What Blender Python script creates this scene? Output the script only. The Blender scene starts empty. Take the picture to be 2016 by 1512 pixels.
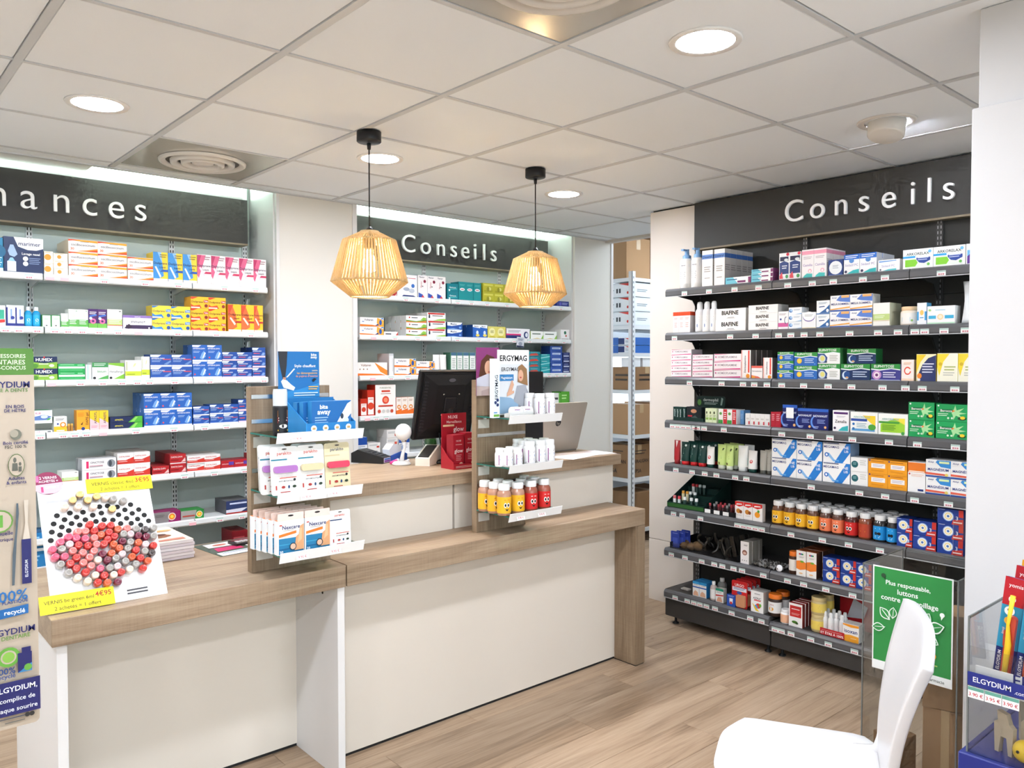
import bpy, math, random
from mathutils import Matrix, Vector

# ------------------------------------------------------------------ camera, world, exposure
SC = bpy.context.scene
COL = SC.collection
CAM_H = 1.507
FPX = 1569.17                      # focal length in pixels of the 2016 x 1512 frame
YAW, PITCH, ROLL = 0.716895, -0.028398, -0.000418
_cy, _sy = math.cos(YAW), math.sin(YAW)
FW = Vector((_sy * math.cos(PITCH), _cy * math.cos(PITCH), math.sin(PITCH)))
_r = Vector((_cy, -_sy, 0.0)); _u = _r.cross(FW)
RT = _r * math.cos(ROLL) + _u * math.sin(ROLL)
UP = -_r * math.sin(ROLL) + _u * math.cos(ROLL)
cam = bpy.data.cameras.new('camera'); cam.sensor_width = 36.0; cam.lens = FPX / 2016 * 36.0
cam.clip_start = 0.05; cam.clip_end = 60
camo = bpy.data.objects.new('camera', cam); COL.objects.link(camo)
camo.matrix_world = Matrix(((RT.x, UP.x, -FW.x, 0), (RT.y, UP.y, -FW.y, 0), (RT.z, UP.z, -FW.z, CAM_H), (0, 0, 0, 1)))
SC.camera = camo
SKY_W = 3.4
W = bpy.data.worlds.new('world'); SC.world = W; W.use_nodes = True
W.node_tree.nodes['Background'].inputs[0].default_value = (0.82, 0.92, 1.0, 1)
W.node_tree.nodes['Background'].inputs[1].default_value = SKY_W
VS = SC.view_settings
VS.view_transform = 'Standard'; VS.look = 'None'; VS.gamma = 1.0; VS.use_curve_mapping = False
VS.exposure = 0.54
SC.cycles.use_denoising = True; SC.cycles.use_adaptive_sampling = True; SC.cycles.adaptive_threshold = 0.09; SC.cycles.adaptive_min_samples = 14
SC.cycles.max_bounces = 5; SC.cycles.diffuse_bounces = 3; SC.cycles.glossy_bounces = 3
SC.cycles.transmission_bounces = 5; SC.cycles.transparent_max_bounces = 12
SC.cycles.caustics_reflective = False; SC.cycles.caustics_refractive = False
SC.cycles.sample_clamp_indirect = 6.0
DOWN_W = 170.0        # downlight radiance
COVE_W = 85.0        # cove strip radiance
BULB_W = 300.0
STORE_W = 30.0
random.seed(7)

# measuring: a pixel of the photograph onto a plane of the room
def ray(u, v): return FW + RT * ((u - 1008) / FPX) + UP * ((756 - v) / FPX)
def on_y(u, v, y): d = ray(u, v); k = y / d.y; return Vector((d.x * k, y, CAM_H + d.z * k))
def on_x(u, v, x): d = ray(u, v); k = x / d.x; return Vector((x, d.y * k, CAM_H + d.z * k))
def on_z(u, v, z): d = ray(u, v); k = (z - CAM_H) / d.z; return Vector((d.x * k, d.y * k, z))

# ------------------------------------------------------------------ materials
def lin(c):
    if isinstance(c, str):
        c = c.lstrip('#'); c = [int(c[i:i + 2], 16) / 255 for i in (0, 2, 4)]
        c = [x / 12.92 if x <= 0.04045 else ((x + 0.055) / 1.055) ** 2.4 for x in c]
    return (c[0], c[1], c[2], 1.0)
MATS = {}
def mat(color, rough=0.45, metal=0.0, spec=0.4, noise=0.0, key=None, emit=0.0, trans=0.0, coat=0.0):
    k = key or ('%s_%g_%g_%g_%g_%g_%g_%g' % (color, rough, metal, spec, noise, emit, trans, coat))
    if k in MATS: return MATS[k]
    m = bpy.data.materials.new(k); m.use_nodes = True
    nt = m.node_tree; b = nt.nodes['Principled BSDF']
    b.inputs['Base Color'].default_value = lin(color); b.inputs['Roughness'].default_value = rough
    b.inputs['Metallic'].default_value = metal; b.inputs['Specular IOR Level'].default_value = spec
    if coat: b.inputs['Coat Weight'].default_value = coat
    if trans: b.inputs['Transmission Weight'].default_value = trans
    if emit:
        b.inputs['Emission Color'].default_value = lin(color); b.inputs['Emission Strength'].default_value = emit
    if noise:
        tc = nt.nodes.new('ShaderNodeTexCoord'); n = nt.nodes.new('ShaderNodeTexNoise')
        n.inputs['Scale'].default_value = noise; n.inputs['Detail'].default_value = 4
        bp = nt.nodes.new('ShaderNodeBump'); bp.inputs['Strength'].default_value = 0.06; bp.inputs['Distance'].default_value = 0.004
        nt.links.new(tc.outputs['Object'], n.inputs['Vector']); nt.links.new(n.outputs['Fac'], bp.inputs['Height'])
        nt.links.new(bp.outputs['Normal'], b.inputs['Normal'])
    MATS[k] = m
    return m

def glass(key, tint='#eef4f2', fac=0.10, rough=0.02, edge=0.55, ior=1.45):
    """Thin clear sheet: mostly transparent, mirror-like at a slant."""
    if key in MATS: return MATS[key]
    m = bpy.data.materials.new(key); m.use_nodes = True; nt = m.node_tree
    for n in list(nt.nodes):
        if n.type != 'OUTPUT_MATERIAL': nt.nodes.remove(n)
    out = [n for n in nt.nodes if n.type == 'OUTPUT_MATERIAL'][0]
    t = nt.nodes.new('ShaderNodeBsdfTransparent'); t.inputs[0].default_value = lin(tint)
    g = nt.nodes.new('ShaderNodeBsdfGlossy'); g.inputs['Roughness'].default_value = rough
    lw = nt.nodes.new('ShaderNodeFresnel'); lw.inputs['IOR'].default_value = ior
    mx = nt.nodes.new('ShaderNodeMixShader')
    ad = nt.nodes.new('ShaderNodeMath'); ad.operation = 'MULTIPLY_ADD'; ad.inputs[1].default_value = edge; ad.inputs[2].default_value = fac * 0.3
    nt.links.new(lw.outputs[0], ad.inputs[0]); nt.links.new(ad.outputs[0], mx.inputs[0])
    nt.links.new(t.outputs[0], mx.inputs[1]); nt.links.new(g.outputs[0], mx.inputs[2]); nt.links.new(mx.outputs[0], out.inputs[0])
    MATS[key] = m
    return m

def wood(key, c_dark, c_mid, c_light, axis='x', scale=1.0, rough=0.45, per_object=False, saw=0.0):
    """Oak-like grain running along AXIS of the object's own coordinates."""
    if key in MATS: return MATS[key]
    m = bpy.data.materials.new(key); m.use_nodes = True; nt = m.node_tree; L = nt.links
    b = nt.nodes['Principled BSDF']; b.inputs['Roughness'].default_value = rough; b.inputs['Specular IOR Level'].default_value = 0.35
    tc = nt.nodes.new('ShaderNodeTexCoord')
    src = tc.outputs['Object']
    if per_object:
        oi = nt.nodes.new('ShaderNodeObjectInfo'); cm = nt.nodes.new('ShaderNodeVectorMath'); cm.operation = 'ADD'
        mu = nt.nodes.new('ShaderNodeVectorMath'); mu.operation = 'SCALE'; mu.inputs['Scale'].default_value = 37.0
        cx = nt.nodes.new('ShaderNodeCombineXYZ')
        L.new(oi.outputs['Random'], cx.inputs[0]); L.new(oi.outputs['Random'], cx.inputs[1])
        L.new(cx.outputs[0], mu.inputs[0]); L.new(src, cm.inputs[0]); L.new(mu.outputs[0], cm.inputs[1]); src = cm.outputs[0]
    def mapped(sx, sy, sz):
        mp = nt.nodes.new('ShaderNodeMapping'); mp.inputs['Scale'].default_value = (sx, sy, sz); L.new(src, mp.inputs['Vector']); return mp.outputs[0]
    def stretch(along, across):
        return {'x': (along, across, across), 'y': (across, along, across), 'z': (across, across, along)}[axis]
    def noise(vec, detail=6, dist=0.0, rgh=0.6):
        n = nt.nodes.new('ShaderNodeTexNoise'); n.inputs['Scale'].default_value = 1.0; n.inputs['Detail'].default_value = detail
        n.inputs['Distortion'].default_value = dist; n.inputs['Roughness'].default_value = rgh; L.new(vec, n.inputs['Vector']); return n.outputs['Fac']
    big = noise(mapped(*[k * scale for k in stretch(0.9, 7.0)]), 4, 1.2)
    fine = noise(mapped(*[k * scale for k in stretch(3.0, 95.0)]), 8, 0.3, 0.7)
    mx = nt.nodes.new('ShaderNodeMath'); mx.operation = 'MULTIPLY_ADD'; mx.inputs[1].default_value = 0.45
    ml = nt.nodes.new('ShaderNodeMath'); ml.operation = 'MULTIPLY'; ml.inputs[1].default_value = 0.55
    L.new(big, ml.inputs[0]); L.new(fine, mx.inputs[0]); L.new(ml.outputs[0], mx.inputs[2])
    fac = mx.outputs[0]
    if saw:
        s = noise(mapped(*[k * scale for k in stretch(140.0, 6.0)]), 2)
        a = nt.nodes.new('ShaderNodeMath'); a.operation = 'MULTIPLY_ADD'; a.inputs[1].default_value = saw; a.inputs[2].default_value = 0.0
        sub = nt.nodes.new('ShaderNodeMath'); sub.operation = 'ADD'
        sh = nt.nodes.new('ShaderNodeMath'); sh.operation = 'SUBTRACT'; sh.inputs[1].default_value = saw * 0.5
        L.new(s, a.inputs[0]); L.new(a.outputs[0], sub.inputs[0]); L.new(fac, sub.inputs[1]); L.new(sub.outputs[0], sh.inputs[0]); fac = sh.outputs[0]
    cr = nt.nodes.new('ShaderNodeValToRGB'); e = cr.color_ramp.elements
    e[0].position = 0.30; e[0].color = lin(c_dark); e[1].position = 0.72; e[1].color = lin(c_light)
    k = e.new(0.50); k.color = lin(c_mid)
    L.new(fac, cr.inputs[0]); colr = cr.outputs[0]
    if per_object:
        hs = nt.nodes.new('ShaderNodeHueSaturation'); mr = nt.nodes.new('ShaderNodeMapRange')
        mr.inputs['To Min'].default_value = 0.84; mr.inputs['To Max'].default_value = 1.12
        L.new(oi.outputs['Random'], mr.inputs['Value']); L.new(mr.outputs[0], hs.inputs['Value']); L.new(colr, hs.inputs['Color']); colr = hs.outputs[0]
    L.new(colr, b.inputs['Base Color'])
    bp = nt.nodes.new('ShaderNodeBump'); bp.inputs['Strength'].default_value = 0.08; bp.inputs['Distance'].default_value = 0.002
    L.new(fac, bp.inputs['Height']); L.new(bp.outputs['Normal'], b.inputs['Normal'])
    MATS[key] = m
    return m

def emitter(key, color, strength):
    if key in MATS: return MATS[key]
    m = bpy.data.materials.new(key); m.use_nodes = True; nt = m.node_tree
    b = nt.nodes['Principled BSDF']; nt.nodes.remove(b)
    e = nt.nodes.new('ShaderNodeEmission'); e.inputs[0].default_value = lin(color); e.inputs[1].default_value = strength
    nt.links.new(e.outputs[0], [n for n in nt.nodes if n.type == 'OUTPUT_MATERIAL'][0].inputs[0])
    MATS[key] = m
    return m

# ------------------------------------------------------------------ mesh building
_TEXT = {}
def text_tris(s, bold=0.0, res=3, spacing=1.0):
    """Outline of a line of writing as triangles, cap height about 1, starting at x = 0."""
    k = (s, bold, res, spacing)
    if k in _TEXT: return _TEXT[k]
    c = bpy.data.curves.new('writing', 'FONT'); c.body = s; c.size = 1.0; c.offset = bold * 0.42; c.resolution_u = res; c.space_character = spacing
    o = bpy.data.objects.new('writing', c); me = o.to_mesh()
    vs = [(v.co.x, v.co.y) for v in me.vertices]; fs = [tuple(p.vertices) for p in me.polygons]
    o.to_mesh_clear(); bpy.data.objects.remove(o); bpy.data.curves.remove(c)
    if vs:
        x0 = min(v[0] for v in vs); x1 = max(v[0] for v in vs); y0 = min(v[1] for v in vs); y1 = max(v[1] for v in vs)
        vs = [(x - x0, y) for x, y in vs]
    else: x0 = x1 = y0 = y1 = 0
    _TEXT[k] = (vs, fs, x1 - x0, y0, y1)
    return _TEXT[k]

class MB:
    """Collects shapes and links them as one mesh object."""
    def __init__(s): s.v = []; s.f = []; s.m = []; s.sm = []; s.mats = []
    def mi(s, m):
        if m not in s.mats: s.mats.append(m)
        return s.mats.index(m)
    def add(s, vs, fs, m, smooth=False, M=None):
        o = len(s.v); i = s.mi(m)
        s.v += [tuple(M @ Vector(p)) for p in vs] if M else [tuple(p) for p in vs]
        for f in fs: s.f.append(tuple(o + k for k in f)); s.m.append(i); s.sm.append(smooth)
        return s
    def box(s, x0, y0, z0, x1, y1, z1, m, c=0.0, M=None):
        if x1 < x0: x0, x1 = x1, x0
        if y1 < y0: y0, y1 = y1, y0
        if z1 < z0: z0, z1 = z1, z0
        if not c:
            vs = [(x0, y0, z0), (x1, y0, z0), (x1, y1, z0), (x0, y1, z0), (x0, y0, z1), (x1, y0, z1), (x1, y1, z1), (x0, y1, z1)]
            fs = [(0, 3, 2, 1), (4, 5, 6, 7), (0, 1, 5, 4), (1, 2, 6, 5), (2, 3, 7, 6), (3, 0, 4, 7)]
            return s.add(vs, fs, m, False, M)
        lo = (x0, y0, z0); hi = (x1, y1, z1); vs = []; ix = {}
        for a in (0, 1):
            for b in (0, 1):
                for d in (0, 1):
                    for k in range(3):
                        p = [(lo, hi)[t][q] for q, t in enumerate((a, b, d))]
                        for q, t in enumerate((a, b, d)):
                            if q != k: p[q] += c if t == 0 else -c
                        ix[(a, b, d, k)] = len(vs); vs.append(tuple(p))
        fs = []
        for k in range(3):
            for t in (0, 1):
                o = [q for q in range(3) if q != k]; loop = []
                for (p, r) in ((0, 0), (1, 0), (1, 1), (0, 1)):
                    key = [0, 0, 0]; key[k] = t; key[o[0]] = p; key[o[1]] = r
                    loop.append(ix[(*key, k)])
                if (k != 1) != (t == 1): loop = loop[::-1]
                fs.append(tuple(loop))
        for k in range(3):
            o = [q for q in range(3) if q != k]
            for p in (0, 1):
                for r in (0, 1):
                    a0 = [0, 0, 0]; a0[o[0]] = p; a0[o[1]] = r; a1 = list(a0); a1[k] = 1
                    loop = [ix[(*a0, o[0])], ix[(*a1, o[0])], ix[(*a1, o[1])], ix[(*a0, o[1])]]
                    fs.append(tuple(loop if ((p == r) == (k == 1)) else loop[::-1]))
        for a in (0, 1):
            for b in (0, 1):
                for d in (0, 1):
                    fs.append(tuple(ix[(a, b, d, k)] for k in range(3)))
        return s.add(vs, fs, m, False, M)
    def lathe(s, prof, m, n=20, M=None, smooth=True, caps=True, sx=1.0, sy=1.0):
        vs = []; fs = []
        for r, z in prof:
            for i in range(n):
                a = 2 * math.pi * i / n; vs.append((r * sx * math.cos(a), r * sy * math.sin(a), z))
        for j in range(len(prof) - 1):
            for i in range(n):
                k = (i + 1) % n; fs.append((j * n + i, j * n + k, (j + 1) * n + k, (j + 1) * n + i))
        s.add(vs, fs, m, smooth, M)
        if caps:
            for j, fl in ((0, True), (len(prof) - 1, False)):
                if prof[j][0] > 1e-5:
                    ring = [vs[j * n + i] for i in range(n)]
                    s.add(ring, [tuple(range(n))[::-1] if fl else tuple(range(n))], m, False, M)
        return s
    def poly(s, pts, m, M=None): return s.add(pts, [tuple(range(len(pts)))], m, False, M)
    def prism(s, pts, axis, a, b, m, M=None, smooth=False):
        """2D outline extruded along an axis: 'x' takes (y, z), 'y' takes (x, z), 'z' takes (x, y)."""
        mk = {'x': lambda p, t: (t, p[0], p[1]), 'y': lambda p, t: (p[0], t, p[1]), 'z': lambda p, t: (p[0], p[1], t)}[axis]
        n = len(pts); vs = [mk(p, a) for p in pts] + [mk(p, b) for p in pts]
        area = sum(pts[i][0] * pts[(i + 1) % n][1] - pts[(i + 1) % n][0] * pts[i][1] for i in range(n))
        fl = (area > 0) != (axis == 'y')
        if b < a: fl = not fl
        sides = [(i, (i + 1) % n, n + (i + 1) % n, n + i) for i in range(n)]
        capsf = [tuple(range(n))[::-1], tuple(range(n, 2 * n))]
        if not fl: sides = [f[::-1] for f in sides]; capsf = [f[::-1] for f in capsf]
        s.add(vs, sides, m, smooth, M); s.add(vs, capsf, m, False, M)
        return s
    def tube(s, pts, r, m, n=6, smooth=True, M=None, caps=True):
        P = [Vector(p) for p in pts]; vs = []; fs = []
        rr = r if isinstance(r, (list, tuple)) else [r] * len(P)
        dv = P[-1] - P[0]; ref = Vector((0, 1, 0)) if abs(dv.z) > 0.75 * dv.length and dv.length > 1e-6 else Vector((0, 0, 1))
        for i, p in enumerate(P):
            t = (P[min(i + 1, len(P) - 1)] - P[max(i - 1, 0)]).normalized()
            a = t.cross(ref)
            if a.length < 1e-3: a = t.cross(Vector((1, 0, 0)))
            a.normalize(); b = t.cross(a)
            for k in range(n):
                q = 2 * math.pi * k / n; vs.append(tuple(p + a * (rr[i] * math.cos(q)) + b * (rr[i] * math.sin(q))))
        for i in range(len(P) - 1):
            for k in range(n):
                j = (k + 1) % n; fs.append((i * n + k, i * n + j, (i + 1) * n + j, (i + 1) * n + k))
        if caps: fs += [tuple(range(n))[::-1], tuple(range((len(P) - 1) * n, len(P) * n))]
        return s.add(vs, fs, m, smooth, M)
    def text(s, t, x, y, w, color, M, h=None, bold=0.0, align='c', res=3, spacing=1.0, z=0.0, up=False):
        """Writing in the plane of M (x right, y up, z out), fitted to width W or cap height H."""
        vs, fs, tw, y0, y1 = text_tris(t, bold, res, spacing)
        if not vs: return s
        k = 1e9
        if w: k = w / tw
        if h: k = min(k, h / 0.72)
        ox = x - (tw * k / 2 if align == 'c' else (tw * k if align == 'r' else 0)); oy = y - 0.34 * k
        if up: return s.add([(x - (vy - 0.34) * k, y + (vx - tw / 2) * k, z) for vx, vy in vs], fs, color, False, M)
        return s.add([(ox + vx * k, oy + vy * k, z) for vx, vy in vs], fs, color, False, M)
    def mesh(s, name):
        me = bpy.data.meshes.new(name); me.from_pydata(s.v, [], s.f)
        for m in s.mats: me.materials.append(m)
        me.polygons.foreach_set('material_index', s.m); me.polygons.foreach_set('use_smooth', s.sm)
        me.update()
        return me
    def obj(s, name, parent=None, loc=(0, 0, 0), rz=0.0, rot=None):
        return link(name, s.mesh(name), parent, loc, rz, rot)

def link(name, me, parent=None, loc=(0, 0, 0), rz=0.0, rot=None):
    o = bpy.data.objects.new(name, me); COL.objects.link(o)
    o.location = loc; o.rotation_euler = rot if rot else (0, 0, rz)
    if parent: o.parent = parent
    return o
def tag(o, label=None, cat=None, group=None, kind=None):
    if label: o['label'] = label
    if cat: o['category'] = cat
    if group: o['group'] = group
    if kind: o['kind'] = kind
    return o
def thing(name, label, cat, loc=(0, 0, 0), rz=0.0, group=None, rot=None):
    o = bpy.data.objects.new(name, None); COL.objects.link(o); o.empty_display_size = 0.05
    o.location = loc; o.rotation_euler = rot if rot else (0, 0, rz)
    return tag(o, label, cat, group)
def copy_tree(o, parent=None):
    c = o.copy(); COL.objects.link(c); c.parent = parent
    for ch in o.children: copy_tree(ch, c)
    return c
def struct(name, mb, parent=None, **k):
    o = mb.obj(name, parent, **k)
    if not parent: o['kind'] = 'structure'
    return o
FRONT = Matrix(((1, 0, 0, 0), (0, 0, -1, 0), (0, 1, 0, 0), (0, 0, 0, 1)))     # plane facing -Y: x right, y up, z out
def front(x=0, y=0, z=0): return Matrix.Translation((x, y, z)) @ FRONT
def rrect(x0, y0, x1, y1, r, n=5):
    """Rounded rectangle outline, counter-clockwise."""
    pts = []
    for cx, cy, a in ((x1 - r, y0 + r, -90), (x1 - r, y1 - r, 0), (x0 + r, y1 - r, 90), (x0 + r, y0 + r, 180)):
        for i in range(n + 1):
            t = math.radians(a + 90 * i / n); pts.append((cx + r * math.cos(t), cy + r * math.sin(t)))
    return pts
def disc(cx, cy, r, n=18, ry=None): return [(cx + r * math.cos(2 * math.pi * i / n), cy + (ry or r) * math.sin(2 * math.pi * i / n)) for i in range(n)]
# ------------------------------------------------------------------ shared materials
CEIL = 2.45
M_TILE = mat('#eef4f9', 0.9, noise=260, key='ceiling_tile'); M_GRID = mat('#cdd0d2', 0.5, key='ceiling_grid')
M_WALL = mat('#dedbd3', 0.85, noise=420, key='wall_paper'); M_BEIGE = mat('#e3dad0', 0.6, noise=60, key='column_board')
M_COLM = mat('#cdcccb', 0.6, noise=80, key='column_paint'); M_WHITE = mat('#dedddb', 0.5, key='white_laminate'); M_WHITE2 = mat('#e0d8cb', 0.55, noise=30, key='counter_panel')
M_RACKW = mat('#dfe2e1', 0.45, key='white_rack_metal'); M_RACKB = mat('#c3d1cb', 0.55, key='white_rack_back')
M_DARK = mat('#3c3a38', 0.55, key='dark_rack_metal'); M_DARKB = mat('#33322f', 0.65, key='dark_rack_back'); M_RAIL = mat('#5a5a5c', 0.32, key='dark_rail')
M_SIGN = mat('#3a3936', 0.6, noise=90, key='sign_board'); M_LETTER = mat('#fbfbf8', 0.5, key='sign_letter')
M_SIGNEDGE = mat('#8a7d66', 0.6, key='sign_edge'); M_BLACK = mat('#141416', 0.45, key='black_plastic')
M_SLOT = mat('#1d1d1c', 0.7, key='slot_black'); M_CHROME = mat('#c9ccce', 0.18, 1.0, key='chrome')
M_OAK = wood('oak_top', '#75604a', '#9e8870', '#baa78c', 'x', 1.3, 0.42, saw=0.10)
M_OAKV = wood('oak_upright', '#6c5842', '#917c64', '#ad9a80', 'z', 1.3, 0.45, saw=0.08)
M_PLANK = wood('floor_plank', '#6f5843', '#ae957b', '#cab49a', 'x', 0.9, 0.38, per_object=True)
M_PLANKB = wood('floor_far', '#6f5843', '#ae957b', '#cab49a', 'x', 0.9, 0.42)
M_CARD = mat('#a98560', 0.8, noise=40, key='cardboard'); M_CARD2 = mat('#8f6d4b', 0.8, noise=40, key='cardboard_dark')
M_TAG = mat('#f2f2f0', 0.5); M_TAGR = mat('#d8405a', 0.5); M_TAGG = mat('#5f9a8a', 0.5)
M_GLASS = glass('shelf_glass', '#dff0ea', 0.12); M_GEDGE = mat('#2f6f62', 0.15, key='glass_edge')
M_ACRYL = glass('acrylic', '#f7f8f8', 0.06, edge=0.4)

# ------------------------------------------------------------------ floor
mb = MB(); mb.box(-4.0, -4.6, -0.10, 7.2, 5.6, -0.006, M_PLANKB); floor = struct('floor', mb)
PW, PL = 0.19, 1.22
_pm = {}
def plank_mesh(l):
    k = round(l, 2)
    if k not in _pm:
        b = MB(); b.box(0, 0, -0.008, k - 0.0012, PW - 0.0012, 0, M_PLANK, c=0.0007); _pm[k] = b.mesh('plank')
    return _pm[k]
y = 0.11 - PW * 1
row = 0
while y < 4.5:
    x = -0.6 + (0.37 * row % 1.0) * PL - PL
    while x < 6.2:
        a, b = max(x, -0.6), min(x + PL, 6.2)
        if b - a > 0.05: link('plank', plank_mesh(b - a), floor, (a, y, 0))
        x += PL
    y += PW; row += 1

# ------------------------------------------------------------------ ceiling: tiles in a grid of bars
GX, GY, GS = 1.0908, 2.3166, 0.6
mb = MB(); mb.box(-4.0, -4.6, CEIL + 0.03, 4.72, 4.236, CEIL + 0.10, M_TILE); ceiling = struct('ceiling', mb)
XL = [GX + GS * i for i in range(-8, 7)]; YL = [GY + GS * j for j in range(-11, 4)]
YE = YL[1:] + [4.232]
_tm = {}
def tile_mesh(w, d):
    k = (round(w, 3), round(d, 3))
    if k not in _tm:
        b = MB(); b.box(-w / 2, -d / 2, 0.0, w / 2, d / 2, 0.014, M_TILE, c=0.004); _tm[k] = b.mesh('ceiling_tile')
    return _tm[k]
LIGHTS = [(.7908 + 1.2 * i, 3.2166 - 1.8 * j) for i in range(-3, 3) for j in range(4)]
SPOT = (3.1908, 1.4166); VENTS = [(1.3908, 3.8166), (1.3908, 1.4166)]
LIGHTS = [p for p in LIGHTS if abs(p[0] - SPOT[0]) + abs(p[1] - SPOT[1]) > 0.1]
def near(p, q): return abs(p[0] - q[0]) < 0.05 and abs(p[1] - q[1]) < 0.05
M_VENT = mat('#c8c4bb', 0.22, 0.35, key='vent_panel')
for i in range(len(XL) - 1):
    for j in range(len(YL)):
        x0, x1, y0, y1 = XL[i], XL[i + 1], YL[j], YE[j]
        c = ((x0 + x1) / 2, (y0 + y1) / 2)
        if any(near(c, v) for v in VENTS): continue
        link('ceiling_tile', tile_mesh(x1 - x0 - 0.026, y1 - y0 - 0.022), ceiling, (c[0], c[1], CEIL))
mb = MB()
for x in XL: mb.box(x - 0.012, -4.3, CEIL - 0.003, x + 0.012, 4.232, CEIL + 0.03, M_GRID)
mb.obj('grid_bar', ceiling)
for y in YL:
    b = MB(); b.box(XL[0], y - 0.009, CEIL - 0.0015, XL[-1], y + 0.009, CEIL + 0.028, M_GRID); b.obj('grid_bar', ceiling)
b = MB(); b.box(-4.0, 4.21, CEIL - 0.006, 4.70, 4.236, CEIL + 0.03, M_GRID); b.box(4.66, 3.0, CEIL - 0.02, 4.72, 4.236, CEIL + 0.03, mat('#cfcac2', 0.6)); b.obj('edge_trim', ceiling)

# ------------------------------------------------------------------ walls
NB = 4.58                                       # back of the niches
b = MB(); b.box(1.952, 4.236, 0, 2.429, 4.75, 2.9, M_WALL); b.box(1.944, 4.228, 0, 1.962, 4.26, CEIL + .02, M_WHITE); b.box(2.424, 4.225, 0, 2.452, 4.30, CEIL + .02, M_WHITE)
struct('wall_back_pier', b)
b = MB(); b.box(4.318, 4.236, 0, 4.74, 4.75, 2.9, M_WALL); b.box(4.722, 4.228, 0, 4.745, 4.25, CEIL, M_WHITE); struct('wall_back_corner', b)
b = MB(); b.box(-4.0, 4.236, 0, -1.2, 4.75, 2.9, M_WALL); struct('wall_back_far', b)
b = MB(); b.box(-4.0, NB, 0, 4.74, 4.75, 2.9, M_RACKB); b.box(-4.0, 4.20, 2.78, 4.74, 4.75, 2.90, M_WHITE); b.box(-4.0, 4.236, CEIL + 0.03, 4.74, 4.25, 2.80, M_WHITE)
struct('wall_niche_back', b)
b = MB(); b.box(1.936, 4.252, 0, 1.953, NB, 2.78, M_WHITE); b.box(2.428, 4.27, 0, 2.445, NB, 2.78, M_WHITE); b.box(4.303, 4.252, 0, 4.319, NB, 2.78, M_WHITE); struct('wall_niche_side', b)
b = MB(); b.box(-1.2, 4.238, CEIL - 0.001, 1.02, 4.425, CEIL + 0.010, M_WHITE); struct('trim_1', b)
b = MB(); b.box(3.972, 2.885, 0, 4.30, 3.225, CEIL - 0.012, M_BEIGE); b.box(3.966, 2.885, 0, 3.975, 3.225, 0.385, M_BEIGE, c=0.001); b.box(3.966, 2.885, 0.389, 3.975, 3.225, CEIL - 0.012, M_BEIGE, c=0.001); b.box(3.99, 2.87, CEIL - 0.012, 4.3, 3.22, CEIL + .02, M_SLOT)
struct('wall_corridor_pier', b)
b = MB(); b.box(4.04, -4.6, 0, 4.2, 2.885, 2.6, M_BEIGE); b.box(4.2, 2.6, 0, 6.9, 2.885, 2.9, M_WALL); struct('wall_right', b)
b = MB(); b.box(2.365, 0.30, 0, 2.80, 0.806, CEIL - .001, M_COLM, c=0.003); b.box(2.353, 0.29, 0, 2.81, 0.818, 2.185, M_COLM, c=0.003); struct('wall_column', b)
b = MB(); b.box(-4.1, -4.6, 0, -4.0, 5.6, 2.6, M_WALL); struct('wall_left', b)
# unseen shop front behind the photographer: glazed openings added to let in fill light
b = MB(); b.box(-4.1, -4.7, 0, 7.2, -4.6, 0.12, M_WALL); b.box(-4.1, -4.7, 2.40, 7.2, -4.6, 2.6, M_WALL)
for x in (-4.1, -0.1, 3.9): b.box(x, -4.7, .12, x + .12, -4.6, 2.40, M_WALL)
b.box(4.02, -4.7, .12, 7.2, -4.6, 2.4, M_WALL); struct('wall_front', b)
for k, (x0, x1) in enumerate(((-3.98, -0.1), (0.02, 3.9))):
    b = MB(); b.box(x0, -4.66, .12, x1, -4.65, 2.40, glass('fill_window_pane', '#f4f8f8', 0.05)); w = struct('fill_window_%d' % (k + 1), b)
    b = MB()
    for a in (x0, (x0 + x1) / 2 - .03, x1 - .06): b.box(a, -4.69, .12, a + .06, -4.62, 2.4, M_DARK)
    b.box(x0, -4.69, .12, x1, -4.62, .2, M_DARK); b.box(x0, -4.69, 2.33, x1, -4.62, 2.4, M_DARK); b.obj('fill_window_frame', w)
    l = bpy.data.lights.new('fill_portal', 'AREA'); l.shape = 'RECTANGLE'; l.size = x1 - x0; l.size_y = 2.2; l.cycles.is_portal = True  # portal guiding sky light through the added opening
    lo = bpy.data.objects.new('fill_portal', l); COL.objects.link(lo); lo.location = ((x0 + x1) / 2, -4.72, 1.3); lo.rotation_euler = (math.radians(90), 0, 0)

M_STORE = mat('#e4e9ee', 0.8, key='store_wall')
b = MB(); b.box(4.74, 4.95, 0, 7.0, 5.05, 2.9, M_STORE); b.box(6.9, 2.7, 0, 7.0, 5.05, 2.9, M_STORE); b.box(4.72, 2.88, 2.62, 7.0, 5.05, 2.7, M_STORE); struct('wall_store', b)

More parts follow.
